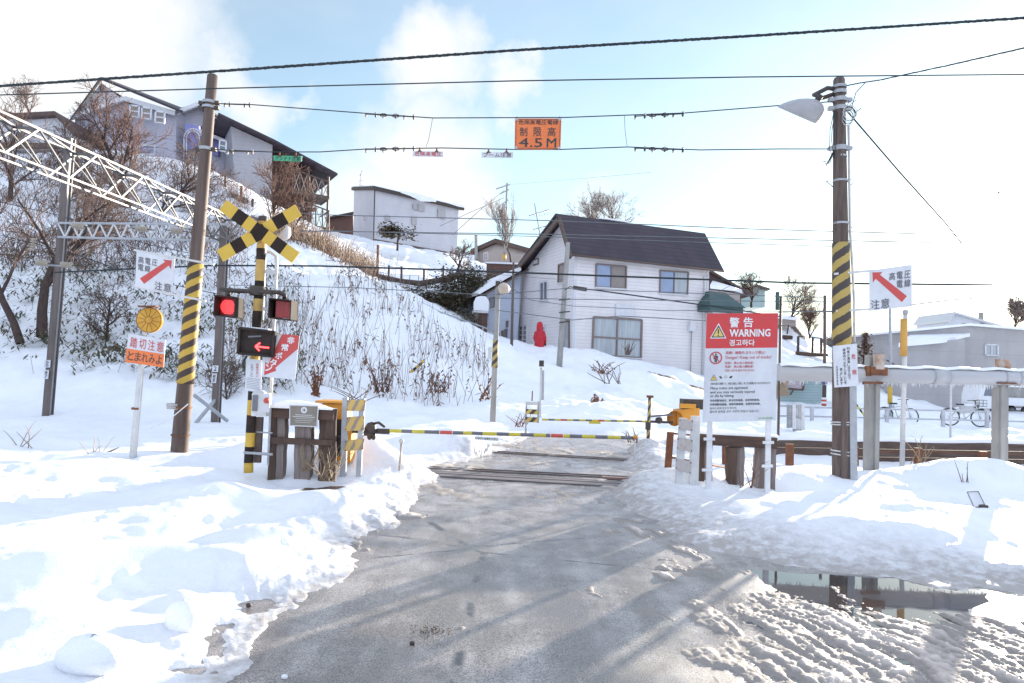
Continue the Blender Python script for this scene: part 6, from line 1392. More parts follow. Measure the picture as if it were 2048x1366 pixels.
mb = MB(); mb.ball((0, .11, 1.66), .08, .05, .11, SKIN, 10, 7); mb.ball((0, .165, 1.65), .016, .02, .025, SKIN, 6, 4)
for s_ in (-1, 1): mb.ball((s_*.035, .152, 1.685), .013, .01, .01, DARKCL, 6, 4)
mb.build('face', po)
for s_ in (-1, 1):
    mb = MB(); h = Vector((s_*.215, .185, .925)); mb.ball(h, .045, .03, .055, DARKCL, 8, 5)
    for k in range(4): mb.tube([h+Vector((-.03+.02*k, .005, -.03)), h+Vector((-.032+.021*k, .02, -.075-.008*(k in (1, 2)))), h+Vector((-.03+.02*k, .045, -.095))], [.011, .01, .008], DARKCL, 6)
    mb.tube([h+Vector((-s_*.04, .01, .01)), h+Vector((-s_*.06, .035, -.03))], [.013, .01], DARKCL, 6); mb.build('glove', po)
# garden ornaments: small plant pots by the door
for i, (x, lb) in enumerate(((1093, 'small dark flowerpot nearest the red-jacketed person'), (1097, 'small dark flowerpot, middle one of the row by the wall'), (1101, 'small dark flowerpot nearest the grey concrete pole'))):
    mb = MB(); c = P(x, 705, 32.4); mb.lathe(c-Vector((0, 0, .3)), [(.07, 0), (.1, .32), (.11, .34), (.08, .36)], IRON, 10); mb.ball(c+Vector((0, 0, .12)), .07, .07, .08, TWIG, 7, 4, .3); tag(mb.build('flowerpot', None, c), lb, 'flowerpot', 'flowerpots by the house wall')

# ------------------------------------------------------------------ aerials, distant pole
def aerial(name, label, foot, top, Y, booms):
    t = thing(name, P(*foot, Y), label, 'aerial', 'television aerials'); mb = MB(); mb.tube([P(*foot, Y), P(*top, Y)], .03, STEEL, 6); mb.build('mast', t)
    for a, b2, n, L in booms:
        mb = MB(); A_, B_ = P(*a, Y), P(*b2, Y); mb.tube([A_, B_], .025, STEEL, 5)
        for i in range(n): c = A_.lerp(B_, (i+.5)/n); l_ = L*(.7+.5*i/n); mb.tube([c-Vector((.05, .3, l_)), c+Vector((.05, .3, l_))], .014, STEEL, 4)
        mb.build('antenna', t)
aerial('television_aerial', 'tall aerial with two branches on the white house roof edge', (1084, 492), (1069, 407), 38, [((1057, 432), (1098, 419), 8, .32), ((1066, 459), (1096, 451), 4, .22)])
aerial('television_aerial', 'small aerial standing on the grey box house roof', (719, 380), (723, 342), 66, [((720, 352), (725, 341), 3, .25), ((719, 362), (725, 360), 3, .25), ((719, 370), (727, 371), 3, .25)])
t = simple_pole('distant_utility_pole', 'distant utility pole with crossarms on the upper terrace', (1009, 512), (1014, 366), 4.5, 3.5, 60, CONC, None)
mb = MB()
for y, x0, x1 in ((371, 992, 1020), (381, 1000, 1018), (402, 1004, 1016)): mb = MB(); mb.bar(P(x0, y+7, 60), P(x1, y-2, 60), .10, .10, STEEL); mb.build('crossarm', t)
mb = MB(); mb.box(P(1007, 417, 59.7), .35, .3, .75, STEEL); mb.box(P(1001, 424, 59.7), .3, .25, .4, STEEL); mb.build('transformer', t)
mb = MB(); mb.tube([P(1008, 520, 59.8), P(1008, 509, 59.8)], .2, MUST, 8); mb.build('yellow_guard', t)

# ------------------------------------------------------------------ terrace fence posts
FG = 'wooden fence posts on the snowy terrace'
FLB = ('reddish', 'dark'); posts_ = [(707, 517, 548, 41.5), (745, 523, 548, 42), (778, 531, 556, 42.5), (803, 533, 560, 43), (848, 539, 562, 44), (887, 531, 555, 46)]
nms = ['leftmost reddish fence post near the bramble clump', 'fence post, second from the bramble clump', 'fence post below the small pine', 'fence post just right of the small pine', 'fence post between the pine and the gnarled bare tree', 'fence post left of the gnarled bare tree']
for (x, y0, y1, Y), lb in zip(posts_, nms):
    mb = MB(); a = P(x, y1+4, Y); mb.tube([a-Vector((0, 0, .3)), P(x, y0, Y)], .075, RUST if x < 720 else TRIMBR, 7); tag(mb.build('fence_post', None, a), lb, 'post', FG)
for k, (x, y0, y1, Y) in enumerate(((451, 352, 372, 41), (483, 372, 398, 40.5), (506, 398, 424, 40), (596, 453, 480, 40.5), (628, 466, 500, 41), (756, 490, 560, 36))):
    lbs = ['short stake at the crest below the lavender house', 'tall stake at the crest left of the chalet shrub', 'stake at the crest just above the crossbuck', 'stake right of the crossbuck on the bank', 'rusty stake at the bramble bank edge', 'slim pale stake on the terrace slope']
    mb = MB(); a = P(x-1, y1, Y); mb.tube([a-Vector((0, 0, .5)), P(x, y0, Y)], .07, RUST if k % 2 else TRIMBR, 6); tag(mb.build('crest_stake', None, a), lbs[k], 'stake', 'stakes along the hill crest')
fence('wire_fence', 'low sagging wire fence across the snowy terrace', [P(650, 566, 33.5), P(720, 570, 34), P(800, 578, 36), P(870, 578, 39), P(960, 570, 42)], .75, WIREG, 3, .02, .008, sub=4)
# timber edging of the terrace
t = thing('log_edging', P(880, 563, 43), 'dark curved log edging half covered by snow on the terrace', 'edging'); mb = MB(); k = [P(x, y, Y)+Vector((0, 0, .05)) for x, y, Y in ((718, 547, 41), (760, 556, 41.5), (800, 563, 42), (840, 569, 42.5), (880, 562, 44), (905, 556, 45.5), (925, 549, 46.5))]
mb.tube(k, [.16, .2, .14, .2, .2, .25, .22], SLEEP, 7); mb.build('log', t)
fence('handrail', 'pale pipe handrail descending behind the snow crest toward the annex', [P(840, 625, 33), P(880, 645, 33), P(930, 662, 33.5), P(965, 674, 34), P(1000, 688, 34.5)], .5, STEEL, 2, .05, .04, cat='handrail')

# ------------------------------------------------------------------ street furniture at the right
WG = M('rail_white', (.55, .54, .56), (.45, .44, .46), 4, .5, 0, .08, spot=(.35, .28, .24), spot_amt=.3)
t = thing('guard_railing', P(1800, 848, 26), 'long low white pipe railing beside the street', 'railing')
for x in (1599, 1624, 1708, 1774, 1886, 1974, 2070, 2180):
    mb = MB(); y = 812+(x-1580)*.024; a = P(x, y+34, 26); mb.bar(a-Vector((0, 0, .3)), P(x, y, 26), .11, .10, WG); mb.build('post', t)
for dy in (2, 20): mb = MB(); mb.tube([P(1590, 812+dy, 26), P(1800, 817+dy, 26), P(2240, 828+dy, 26)], .035, WG, 6); mb.build('rail', t)
t = thing('metal_gate', P(1590, 858, 21), 'small grey barred gate standing open right of the WARNING board', 'gate')
for x0, x1, y0, y1 in ((1576, 1588, 809, 856), (1588, 1606, 808, 862)):
    mb = MB(); mb.bar(P(x0, y1, 21), P(x0, y0, 21), .07, .05, STEEL); mb.bar(P(x1, y1+2, 20.7), P(x1, y0, 20.7), .08, .06, STEELL)
    for i in range(1, 7): u = i/7; mb.bar(P(x0, y1-2, 21).lerp(P(x1, y1, 20.7), u), P(x0, y0+1, 21).lerp(P(x1, y0+1, 20.7), u), .018, .018, STEEL)
    for v in (.04, .5, .96): mb.bar(P(x0, y0+(y1-y0)*v, 21), P(x1, y0+(y1-y0)*v, 20.7), .035, .03, STEEL)
    mb.build('barred_panel', t)
mb = MB(); mb.tube([P(1557, 812, 22), P(1578, 812, 21.2)], .03, STEEL, 6); mb.tube([P(1557, 832, 22), P(1578, 832, 21.2)], .03, STEEL, 6); tag(mb.build('side_rail', None, P(1560, 812, 22)), 'short dark double rail between the WARNING board and the gate', 'rail')
t = thing('notice_board', P(1590, 790, 29), 'wooden notice board with a faded map on the green shed', 'notice board'); q = plate_px((1572, 751), (1607, 752), (1606, 780), (1572, 777), 30.6); mb = MB(); q.slab(mb, M('faded_map', (.42, .38, .42), (.34, .26, .28), 14, .5, 0, 0, spot=(.3, .2, .24), spot_amt=.5), .03)
for a, b2 in (((0, 0), (1, 0)), ((1, 0), (1, 1)), ((1, 1), (0, 1)), ((0, 1), (0, 0))): mb.bar(q.at(*a, .01), q.at(*b2, .01), .09, .06, TRIMBR, side=q.n)
mb.build('panel', t); mb = MB(); mb.bar(P(1580, 790, 30.5), P(1588, 778, 30.5), .06, .05, TRIMBR); mb.build('brace', t)
t = thing('haystack_cover', P(1565, 792, 29), 'brown straw plant cover beside the notice board', 'plant cover'); mb = MB(); mb.lathe(P(1564, 792, 28.5), [(.26, 0), (.24, .3), (.16, .8), (.08, .95), (.12, 1.05)], STRAW, 10); mb.build('straw', t)
t = thing('hydrant_marker', P(1650, 812, 27), 'blue topped signpost with red and white base by the green shed', 'signpost'); mb = MB(); mb.tube([P(1648, 812, 27), P(1649, 770, 27)], .08, IRON, 8)
for i in range(4): mb.tube([P(1648, 811-i*4, 26.9), P(1648, 807-i*4, 26.9)], .10, REDP if i % 2 == 0 else INKWHITE, 8)
mb.build('post', t); q = plate_px((1644, 757), (1655, 757), (1655, 769), (1644, 769), 26.8); mb = MB(); q.slab(mb, M('paint_blue', (.08, .12, .5), (.06, .1, .42), 4, .5), .03); q.disc(mb, .5, .4, .05, INKWHITE, .004); q.rect(mb, .3, .5, .7, .8, INKWHITE, .004); mb.build('plate', t)
t = thing('fallen_bar', P(1720, 840, 23), 'thin striped bar leaning on the railing right of the lamp pole', 'bar'); mb = MB(); a, b2 = P(1706, 800, 24), P(1733, 837, 24)
for i in range(6): mb.tube([a.lerp(b2, i/6), a.lerp(b2, (i+1)/6)], .03, YELP if i % 2 == 0 else BLK, 6, cap=i in (0, 5))
mb.build('shaft', t)

def bicycle(label, cx, cy, Y, ang, basket):
    c = P(cx, cy, Y); t = thing('bicycle', c, label, 'bicycle', 'bicycles parked at the railing'); d = Vector((math.cos(ang), math.sin(ang), 0)); up = Vector((0, 0, 1)); r_ = .33
    wf, wr = c+d*.53+up*r_, c-d*.53+up*r_
    for w_ in (wf, wr):
        mb = MB(); k = [w_+d*r_*math.cos(a)+up*r_*math.sin(a) for a in [2*math.pi*i/24 for i in range(25)]]; mb.tube(k, .024, RUBBER, 6, cap=False); wo_ = mb.build('wheel', t)
        mb = MB()
        for i in range(10): a = math.pi*i/10; mb.tube([w_+d*.3*math.cos(a)+up*.3*math.sin(a), w_-d*.3*math.cos(a)-up*.3*math.sin(a)], .004, STEEL, 3)
        mb.tube([w_+d*.305*math.cos(a)+up*.305*math.sin(a) for a in [2*math.pi*i/20 for i in range(21)]], .012, STEELL, 5, cap=False); mb.build('rim', wo_)
    bb = c+up*.28+d*.02; st = c-d*.18+up*.78; hd = c+d*.36+up*.80
    mb = MB(); fm = STEELL
    for a, b2 in ((bb, st), (bb, hd-up*.12), (st-up*.1, hd), (bb, wr), (st-up*.06, wr), (hd+up*.06, wf)): mb.tube([a, b2], .019, fm, 6)
    mb.build('frame', t)
    mb = MB(); s_ = d.cross(up); mb.tube([hd+up*.06, hd+up*.22-d*.02], .014, IRON, 6); mb.tube([hd+up*.2-d*.18+s_*.28, hd+up*.22+s_*.15, hd+up*.22-s_*.15, hd+up*.2-d*.18-s_*.28], .013, IRON, 6); mb.build('handlebar', t)
    mb = MB(); mb.box(st+up*.06, .24, .14, .06, RUBBER, d); mb.build('saddle', t)
    if basket:
        mb = MB(); q = hd+d*.2+up*.12
        for z in (-.12, 0, .12):
            mb.tube([q+d*a+s_*b2+up*z for a, b2 in ((-.14, -.16), (.14, -.16), (.14, .16), (-.14, .16), (-.14, -.16))], .008, IRON, 4)
        for a, b2 in ((-.14, -.16), (.14, -.16), (.14, .16), (-.14, .16), (0, .16), (0, -.16)): mb.tube([q+d*a*.9+s_*b2*.9-up*.12, q+d*a+s_*b2+up*.12], .006, IRON, 4)
        mb.build('basket', t)
    mb = MB()
    for k in (1, -1): mb.tube([wr+d*r_*1.12*math.cos(a)+up*r_*1.12*math.sin(a) for a in [math.pi*.1+math.pi*.65*i/8 for i in range(9)]], .016, STEEL, 5)
    mb.build('mudguard', t)
    return t
bicycle('bicycle with a round white wheel just right of the pipe post', 1795, 850, 27, rad(4), False)
bicycle('bicycle with a front basket nearest the white truck', 1930, 852, 27, rad(-14), True)

# small white truck
t = thing('small_truck', P(2000, 835, 36), 'small white flatbed truck parked by the street', 'truck'); o = P(1992, 838, 36); o.z = max(o.z, .1)
TK = lambda x, y, z: o+Vector((x, y, z))
TW = M('truck_white', (.72, .73, .75), (.66, .67, .69), 2, .3, 0, .02)
mb = MB(); cab = [(-.9, .35), (-.9, 1.0), (-.72, 1.72), (.35, 1.75), (.45, 1.6), (.45, .35)]; mb.prism([TK(x, 0, z) for x, z in cab][::-1], (0, 1.4, 0), TW); mb.build('cab', t)
mb = MB(); mb.prism([TK(x, -.012, z) for x, z in ((-.66, 1.02), (-.5, 1.58), (-.02, 1.58), (-.02, 1.02))][::-1], (0, .03, 0), GLASSD); mb.build('window', t)
mb = MB(); mb.prism([TK(x, -.01, z) for x, z in ((.08, 1.05), (.08, 1.56), (.34, 1.54), (.38, 1.05))][::-1], (0, .03, 0), GLASSD); mb.build('window', t)
mb = MB(); mb.box(TK(-.32, -.01, .68), .85, .03, .62, TW); mb.box(TK(-.05, -.04, .9), .12, .03, .04, IRON); mb.build('door', t)
mb = MB(); mb.box(TK(1.45, .7, .62), 1.95, 1.4, .12, TW); mb.box(TK(1.45, .01, .82), 1.95, .04, .3, TW); mb.box(TK(1.45, 1.39, .82), 1.95, .04, .3, TW); mb.box(TK(2.42, .7, .82), .04, 1.4, .3, TW); mb.build('cargo_bed', t)
mb = MB(); mb.box(TK(1.4, .7, 1.12), 1.7, 1.1, .85, CONC); mb.box(TK(1.4, .7, 1.56), 1.8, 1.2, .06, SNOW); mb.build('load', t)
for x in (-.45, 1.7):
    for y in (.06, 1.2):
        mb = MB(); mb.lathe(TK(x, y, .27), [(.001, 0), (.26, 0), (.28, .03), (.28, .13), (.26, .16), (.001, .16)], RUBBER, 18, axis=(0, 1, 0)); w_ = mb.build('wheel', t); mb = MB(); mb.lathe(TK(x, y-.012, .27), [(.001, 0), (.16, 0), (.16, .012)], STEELL, 14, axis=(0, 1, 0)); mb.build('rim', w_)
mb = MB(); mb.box(TK(-.93, .2, .75), .04, .22, .16, INKWHITE); mb.build('headlight', t); mb = MB(); mb.box(TK(-.95, .7, .45), .12, 1.4, .18, GREYP); mb.build('bumper', t)
t = thing('snowy_crate', P(1945, 838, 34), 'snow-topped pale storage box beside the truck cab', 'box'); mb = MB(); c = P(1944, 822, 36.5); mb.box(c, .95, .6, .55, STEELL); mb.build('box', t); mb = MB(); mb.box(c+Vector((0, 0, .32)), 1.05, .7, .1, SNOW); mb.build('snow_cap', t)
mb = MB(); mb.lathe(P(1977, 800, 35), [(.001, 0), (.02, 0), (.02, .7)], WG, 6); mb = None
# thin marker pole with basket by the bicycle
simple_pole('thin_post', 'thin pale post between the two bicycles', (1901, 858), (1902, 762), 4.2, 3.6, 20, STEELL, None, None, 'post')
# bird
mb = MB(); c = P(1997, 386, 30); mb.ball(c, .07, .05, .04, IRON, 7, 5); mb.tube([c+Vector((.05, 0, .01)), c+Vector((.1, 0, .03))], [.025, .008], IRON, 5); mb.poly([c+Vector((-.02, 0, .03)), c+Vector((.03, -.06, .1)), c+Vector((.03, 0, .03))], IRON); mb.poly([c+Vector((-.02, 0, .03)), c+Vector((.03, .08, .1)), c+Vector((.03, 0, .03))], IRON); tag(mb.build('bird', None, c), 'tiny dark bird flying in the bright sky at right', 'bird')

# ------------------------------------------------------------------ trees
def grow(seed, h, r0, tl=.62, l1=1.0, lean=(0, 0), fork=.35, spread=1.0, levels=4, kids=(6, 5, 5, 4), upb=.18, fine=.012, m1=None, m2=None, droop=0.0, lenk=.62):
    rr_ = random.Random(seed); T, K = MB(), MB(); m1 = m1 or BARK; m2 = m2 or TWIG
    def br(p, d, L, r, lv):
        n = 5 if lv == 0 else 4 if lv == 1 else 3; pts = [p]; rs = [r]
        for i in range(n):
            d = (d+Vector((rr_.gauss(0, .13), rr_.gauss(0, .13), rr_.gauss(0, .08)+upb*.12-(droop*.2 if lv > 1 else 0)))).normalized(); p = p+d*L/n; pts.append(p); rs.append(max(r*(1-.62*(i+1)/n), fine*.5))
        (T if lv == 0 or (lv == 1 and r > .05) else K).tube(pts, rs, m1 if lv < 2 else m2, 8 if lv == 0 else 5 if lv == 1 else 3, cap=False)
        if lv >= levels: return
        for k in range(kids[lv]):
            u = (fork if lv == 0 else .15)+(1-(fork if lv == 0 else .15))*(k+rr_.random())/kids[lv]; u = min(u, .99); x = u*n; i = int(x); q = pts[i].lerp(pts[i+1], x-i); rq = rs[i]+(rs[i+1]-rs[i])*(x-i)
            dd = (pts[i+1]-pts[i]).normalized(); a = rr_.uniform(0, 2*math.pi); o = dd.orthogonal().normalized(); o = o*math.cos(a)+dd.cross(o)*math.sin(a); s_ = spread*rr_.uniform(.6, 1.2)
            nd = (dd+o*s_+Vector((0, 0, upb))).normalized(); br(q, nd, L*lenk*(l1 if lv == 0 else 1)*rr_.uniform(.7, 1.2)*(1.15-.4*u), max(rq*.62, fine), lv+1)
    br(Vector((0, 0, -.3)), Vector((lean[0], lean[1], 1)).normalized(), h*tl, r0, 0); return T, K
PROTO = {}
def tree(label, px, py, Y, seed, h, r0, group='bare winter trees', rot=0, sc=None, name='bare_tree', zoff=0, **kw):
    b = P(px, py, Y); t = thing(name, b, label, 'tree' if 'tree' in name else 'shrub', group); key = (seed, h, r0)
    T, K = grow(seed, h, r0, **kw)
    for mbx, nm in ((T, 'trunk'), (K, 'crown')):
        if not mbx.v: continue
        mbx.v = [(x+b.x, y+b.y, z+b.z) for x, y, z in mbx.v]; mbx.build(nm, t)
    t.rotation_euler = (0, 0, rot); return t
tree('dark forked tree trunk on the slope right of the far left mast', 85, 655, 22.5, 3, 7.0, .17, lean=(-.18, 0), fork=.3, spread=1.0, kids=(6, 6, 6, 4), fine=.011)
tree('dark leaning tree at the left picture edge on the slope', 42, 668, 22, 11, 6.0, .13, lean=(-.3, 0), fork=.35, spread=.9, kids=(6, 5, 6, 4), fine=.011)
tree('reddish many-branched tree below the lavender house windows', 258, 425, 36, 5, 7.5, .17, fork=.12, spread=.95, kids=(9, 6, 6, 4), upb=.2, fine=.016, m2=TWIGR, lean=(.05, 0))
tree('bare tree at the hill crest under the lavender house porch', 310, 440, 35, 8, 5.5, .13, fork=.15, spread=.9, kids=(8, 6, 5, 4), fine=.015, lean=(.35, 0))
tree('bare tree on the wooded slope under the cottage', 120, 430, 34, 14, 6.0, .12, fork=.15, spread=.9, kids=(8, 6, 5, 4), fine=.015)
tree('bare tree left of the cottage wall on the slope', 20, 400, 36, 15, 6.5, .13, fork=.15, spread=.9, kids=(8, 6, 5, 4), fine=.015)
tree('low tangled tree on the slope behind the low lattice beam', 200, 470, 31, 17, 4.2, .10, fork=.1, spread=1.1, kids=(8, 6, 5, 4), fine=.013)
tree('pale bare tree rising behind the cottage roof', 62, 235, 70, 19, 4.5, .1, fork=.2, kids=(8, 6, 5, 3), fine=.02, m2=TWIGP)
tree('reddish bare shrub tree in front of the balcony chalet', 540, 450, 38, 23, 4.6, .08, fork=.05, spread=.7, kids=(9, 6, 5, 3), upb=.18, fine=.014, m2=TWIGR)
tree('bare bramble tree at the foot of the chalet balconies', 588, 468, 38, 24, 3.2, .06, fork=.05, spread=1.0, kids=(9, 6, 5, 3), upb=.2, fine=.014, m2=TWIGR)
tree('thin upright bare tree in front of the tan house', 1024, 540, 55, 29, 6.2, .09, fork=.3, spread=.5, kids=(9, 6, 5, 3), upb=.4, fine=.013, m2=TWIGP)
tree('gnarled small bare tree at the right end of the terrace', 914, 546, 46, 31, 2.6, .12, fork=.25, spread=1.0, kids=(6, 6, 6, 4), fine=.013)
tree('bare tree behind the white house roof, left of the chimney', 1190, 480, 58, 37, 6.8, .11, tl=.34, l1=1.5, fork=.15, spread=.9, kids=(9, 6, 5, 4), upb=.2, fine=.012, m2=TWIGP)
tree('bare tree behind the white house roof, right of the chimney', 1232, 485, 58, 38, 7.4, .11, tl=.34, l1=1.5, fork=.15, spread=.95, kids=(9, 6, 5, 4), upb=.2, fine=.012, m2=TWIGP)
tree('rounded bare tree right of the brown house', 1503, 608, 58, 41, 5.2, .11, tl=.34, l1=1.5, fork=.25, spread=1.0, kids=(9, 6, 6, 4), upb=.18, fine=.012)
tree('bare reddish tree left of the dark iron post', 1580, 640, 56, 43, 6.6, .11, tl=.34, l1=1.5, fork=.1, spread=1.0, kids=(10, 6, 6, 4), upb=.18, fine=.012, m2=TWIGR)
tree('low reddish shrub on the hill between the iron posts', 1620, 670, 52, 44, 4.4, .08, tl=.34, l1=1.5, fork=.05, spread=.9, kids=(10, 6, 6, 4), upb=.2, fine=.012, m2=TWIGR)
tree('low reddish shrub right of the dark iron post', 1675, 705, 52, 46, 3.0, .06, tl=.34, l1=1.5, fork=.05, spread=1.0, kids=(9, 6, 5, 3), upb=.2, fine=.011, m2=TWIGR)
tree('low bare bush on the slope behind the yellow disc', 215, 668, 22.8, 47, 2.4, .06, name='bare_bush', group='bare bushes', fork=.02, spread=1.3, kids=(9, 6, 5, 3), upb=.1, fine=.008)
tree('small bare bush at the foot of the inner mast', 455, 790, 19, 48, 1.5, .035, name='bare_bush', group='bare bushes', fork=.02, spread=1.1, kids=(9, 6, 5, 3), upb=.2, fine=.006)
tree('big bare tree fading in the glare at the right edge', 2030, 660, 105, 51, 9, .16, tl=.34, l1=1.5, fork=.1, spread=.9, kids=(10, 7, 6, 4), upb=.2, fine=.05, m2=TWIGP)

def leafy(name, label, px, py, Y, n, rx, ry, rz, leaf, mm, seed, group=None, trunk=None, cat='shrub', flat=.0):
    b = P(px, py, Y); t = thing(name, b, label, cat, group); rr_ = random.Random(seed); mb = MB(); cl = [(rr_.uniform(-rx, rx), rr_.uniform(-ry, ry), rr_.uniform(.25, 1)*rz*rr_.uniform(.6, 1)) for _ in range(max(6, n//90))]
    if flat:
        cl = []
        for i in range(26): h_ = (i+.5)/26; a = i*2.4; cl.append((math.cos(a)*rx*(1-h_)*.8, math.sin(a)*rx*(1-h_)*.8, rz*h_))
    for i in range(n):
        c = rr_.choice(cl); s_ = .35*min(rx, rz)*(.35 if flat else 1)
        p_ = b+Vector((c[0]+rr_.gauss(0, s_), c[1]+rr_.gauss(0, s_), max(.02, c[2]+rr_.gauss(0, s_*.7)))); a = rr_.uniform(0, 6.28); L = leaf*rr_.uniform(.6, 1.3); d = Vector((math.cos(a), math.sin(a), rr_.uniform(-.6, .6)))*L; s2 = Vector((-math.sin(a), math.cos(a), rr_.uniform(-.5, .5)))*L*.35
        mb.poly([p_, p_+d*.5+s2, p_+d, p_+d*.5-s2], mm, uv=[(0, 0)]*4)
    mb.build('crown' if cat == 'tree' else 'foliage', t)
    mb = MB()
    if trunk: mb.tube([b-Vector((0, 0, .3))]+[b+Vector(k) for k in trunk], [.09]+[.08]*(len(trunk)-1)+[.04], BARK, 7)
    else:
        for c in cl[:10]: mb.tube([b+Vector((c[0]*.6, c[1]*.6, -.2)), b+Vector((c[0]*.9, c[1]*.9, c[2]*.6)), b+Vector(c)], [.025, .018, .008], BARK, 4)
    mb.build('trunk' if cat == 'tree' else 'stem', t); return t
EB = 'evergreen bushes on the bank'
for i, (x, y, Y, rx, rz, n, lb) in enumerate(((850, 618, 38, 1.2, 1.0, 2200, 'low brownish bush at the left end of the bush row'), (885, 622, 38.5, 1.3, 1.5, 2800, 'middle brownish bush of the row behind the snow crest'), (930, 612, 40, 1.4, 1.9, 3800, 'tall dark green bush left of the annex roof'), (958, 598, 43, 1.0, 2.0, 2600, 'dark green bush under the brown corrugated shed'), (900, 656, 36, 1.5, .8, 1500, 'snowy bush beside the pale handrail'))):
    leafy('evergreen_bush', lb, x, y, Y, n, rx, .6, rz, .16, BUSHG, 60+i, EB)
t = leafy('pine_tree', 'small wind-shaped pine before the grey box house', 795, 494, 54, 1100, 1.0, .7, 1.0, .24, M('pine_needles', (.05, .045, .02), (.10, .06, .03), 2, .7, 0, 0), 71, None, [(.0, 0, .5), (.1, 0, 1.0), (.0, 0, 1.5)], 'tree')
for ch in t.children:
    if ch.name.startswith('crown'): ch.location = (0, 0, .75)
leafy('fir_tree', 'small brown fir behind the rusty pipe clamp', 1730, 752, 24, 1100, .5, .5, 1.5, .10, M('fir_brown', (.16, .10, .07), (.22, .15, .11), 3, .8, 0, 0), 73, None, [(0, 0, .6), (0, 0, 1.5)], 'tree', 1)

# ------------------------------------------------------------------ ground cover: bamboo grass, dry stalks, twigs in the snow
def scatter(pxr, yr, n, seed, keep=None):
    rr_ = np.random.RandomState(seed); Y = rr_.uniform(yr[0], yr[1], n); px = rr_.uniform(pxr[0], pxr[1], n); X = np.array([ray(p_, 740).x/ray(p_, 740).y for p_ in px])*Y
    d = fbm(X*.35, Y*.35, 3, seed+1)+.18*rr_.randn(n)
    if keep is not None: k = d > keep; X, Y = X[k], Y[k]
    return X, Y, ground_z(X, Y), rr_
mb = MB(); X, Y, Z_, rr_ = scatter((-250, 600), (19.8, 28.5), 2000, 101, .04)
for x, y, z in zip(X, Y, Z_):
    h = rr_.uniform(.15, .6); tp = Vector((x+rr_.normal(0, .12), y, z+h))
    if rr_.rand() < .3: mb.tube([(x, y, z-.05), tp], .006, TWIG, 3, cap=False)
    for k in range(rr_.randint(3, 9)):
        a = rr_.uniform(0, 6.28); L = rr_.uniform(.14, .32); d = Vector((math.cos(a), math.sin(a), rr_.uniform(-1.1, -.1))).normalized()*L; s_ = Vector((-math.sin(a), math.cos(a), 0))*L*.13; q = tp+Vector((rr_.normal(0, .12), 0, rr_.normal(0, .08)))
        mb.poly([q, q+d*.45+s_, q+d, q+d*.45-s_], SASA, uv=[(0, 0)]*4)
tag(mb.build('bamboo_grass'), 'scattered dwarf bamboo leaves poking out of the snowy left slope', 'ground cover', None, 'stuff')
mb = MB(); X, Y, Z_, rr_ = scatter((-200, 490), (27, 44), 6500, 111, -.05)
for x, y, z in zip(X, Y, Z_):
    p_ = Vector((x, y, z-.05)); k = [p_]; d = Vector((rr_.normal(0, .6), rr_.normal(0, .4), 1)).normalized(); L = rr_.uniform(.4, 1.6)
    for i in range(3): d = (d+Vector((rr_.normal(0, .35), rr_.normal(0, .3), rr_.normal(0, .25)))).normalized(); k.append(k[-1]+d*L/3)
    mb.tube(k, [.016, .012, .009, .005], TWIGR if rr_.rand() < .3 else (TWIGP if rr_.rand() < .35 else TWIG), 3, cap=False)
tag(mb.build('brambles'), 'thin tangled brambles covering the wooded left slope', 'undergrowth', None, 'stuff')
mb = MB(); X, Y, Z_, rr_ = scatter((440, 980), (20.3, 29), 1500, 121, .06)
for x, y, z in zip(X, Y, Z_):
    L = rr_.uniform(.25, 1.0)*rr_.uniform(.8, 2.0)*(1 if x < 0 else .6); a = Vector((x, y, z-.05)); b2 = a+Vector((rr_.normal(0, .22)*L, rr_.normal(0, .12)*L, L))
    mb.tube([a, a.lerp(b2, .5)+Vector((rr_.normal(0, .05), 0, 0)), b2], [.0085, .007, .004], TWIG if rr_.rand() < .45 else STRAW, 3, cap=False)
    if rr_.rand() < .25:
        for k in range(rr_.randint(2, 6)):
            q = a.lerp(b2, rr_.uniform(.2, .9)); d = Vector((rr_.normal(0, .1), rr_.normal(0, .06), -rr_.uniform(.03, .16))); mb.poly([q, q+d*.5+Vector((.03, 0, 0)), q+d, q+d*.5-Vector((.03, 0, 0))], RUST if rr_.rand() < .3 else TWIG, uv=[(0, 0)]*4)
tag(mb.build('dry_stalks'), 'tall dry stalks standing in the snow behind the crossing signal', 'undergrowth', None, 'stuff')
mb = MB(); X, Y, Z_, rr_ = scatter((520, 740), (33, 44), 2200, 131, -.15)
for x, y, z in zip(X, Y, Z_):
    L = rr_.uniform(.4, 1.4); a = Vector((x, y, z-.05)); b2 = a+Vector((rr_.normal(0, .3)*L, rr_.normal(0, .2)*L, L)); mb.tube([a, a.lerp(b2, .5)+Vector((rr_.normal(0, .1), 0, 0)), b2], [.018, .014, .008], STRAW if rr_.rand() < .6 else TWIGR, 3, cap=False)
tag(mb.build('dry_grass_bank'), 'straw coloured dry grass on the bank below the chalet', 'undergrowth', None, 'stuff')
WGN = 'dry weeds in the snow'
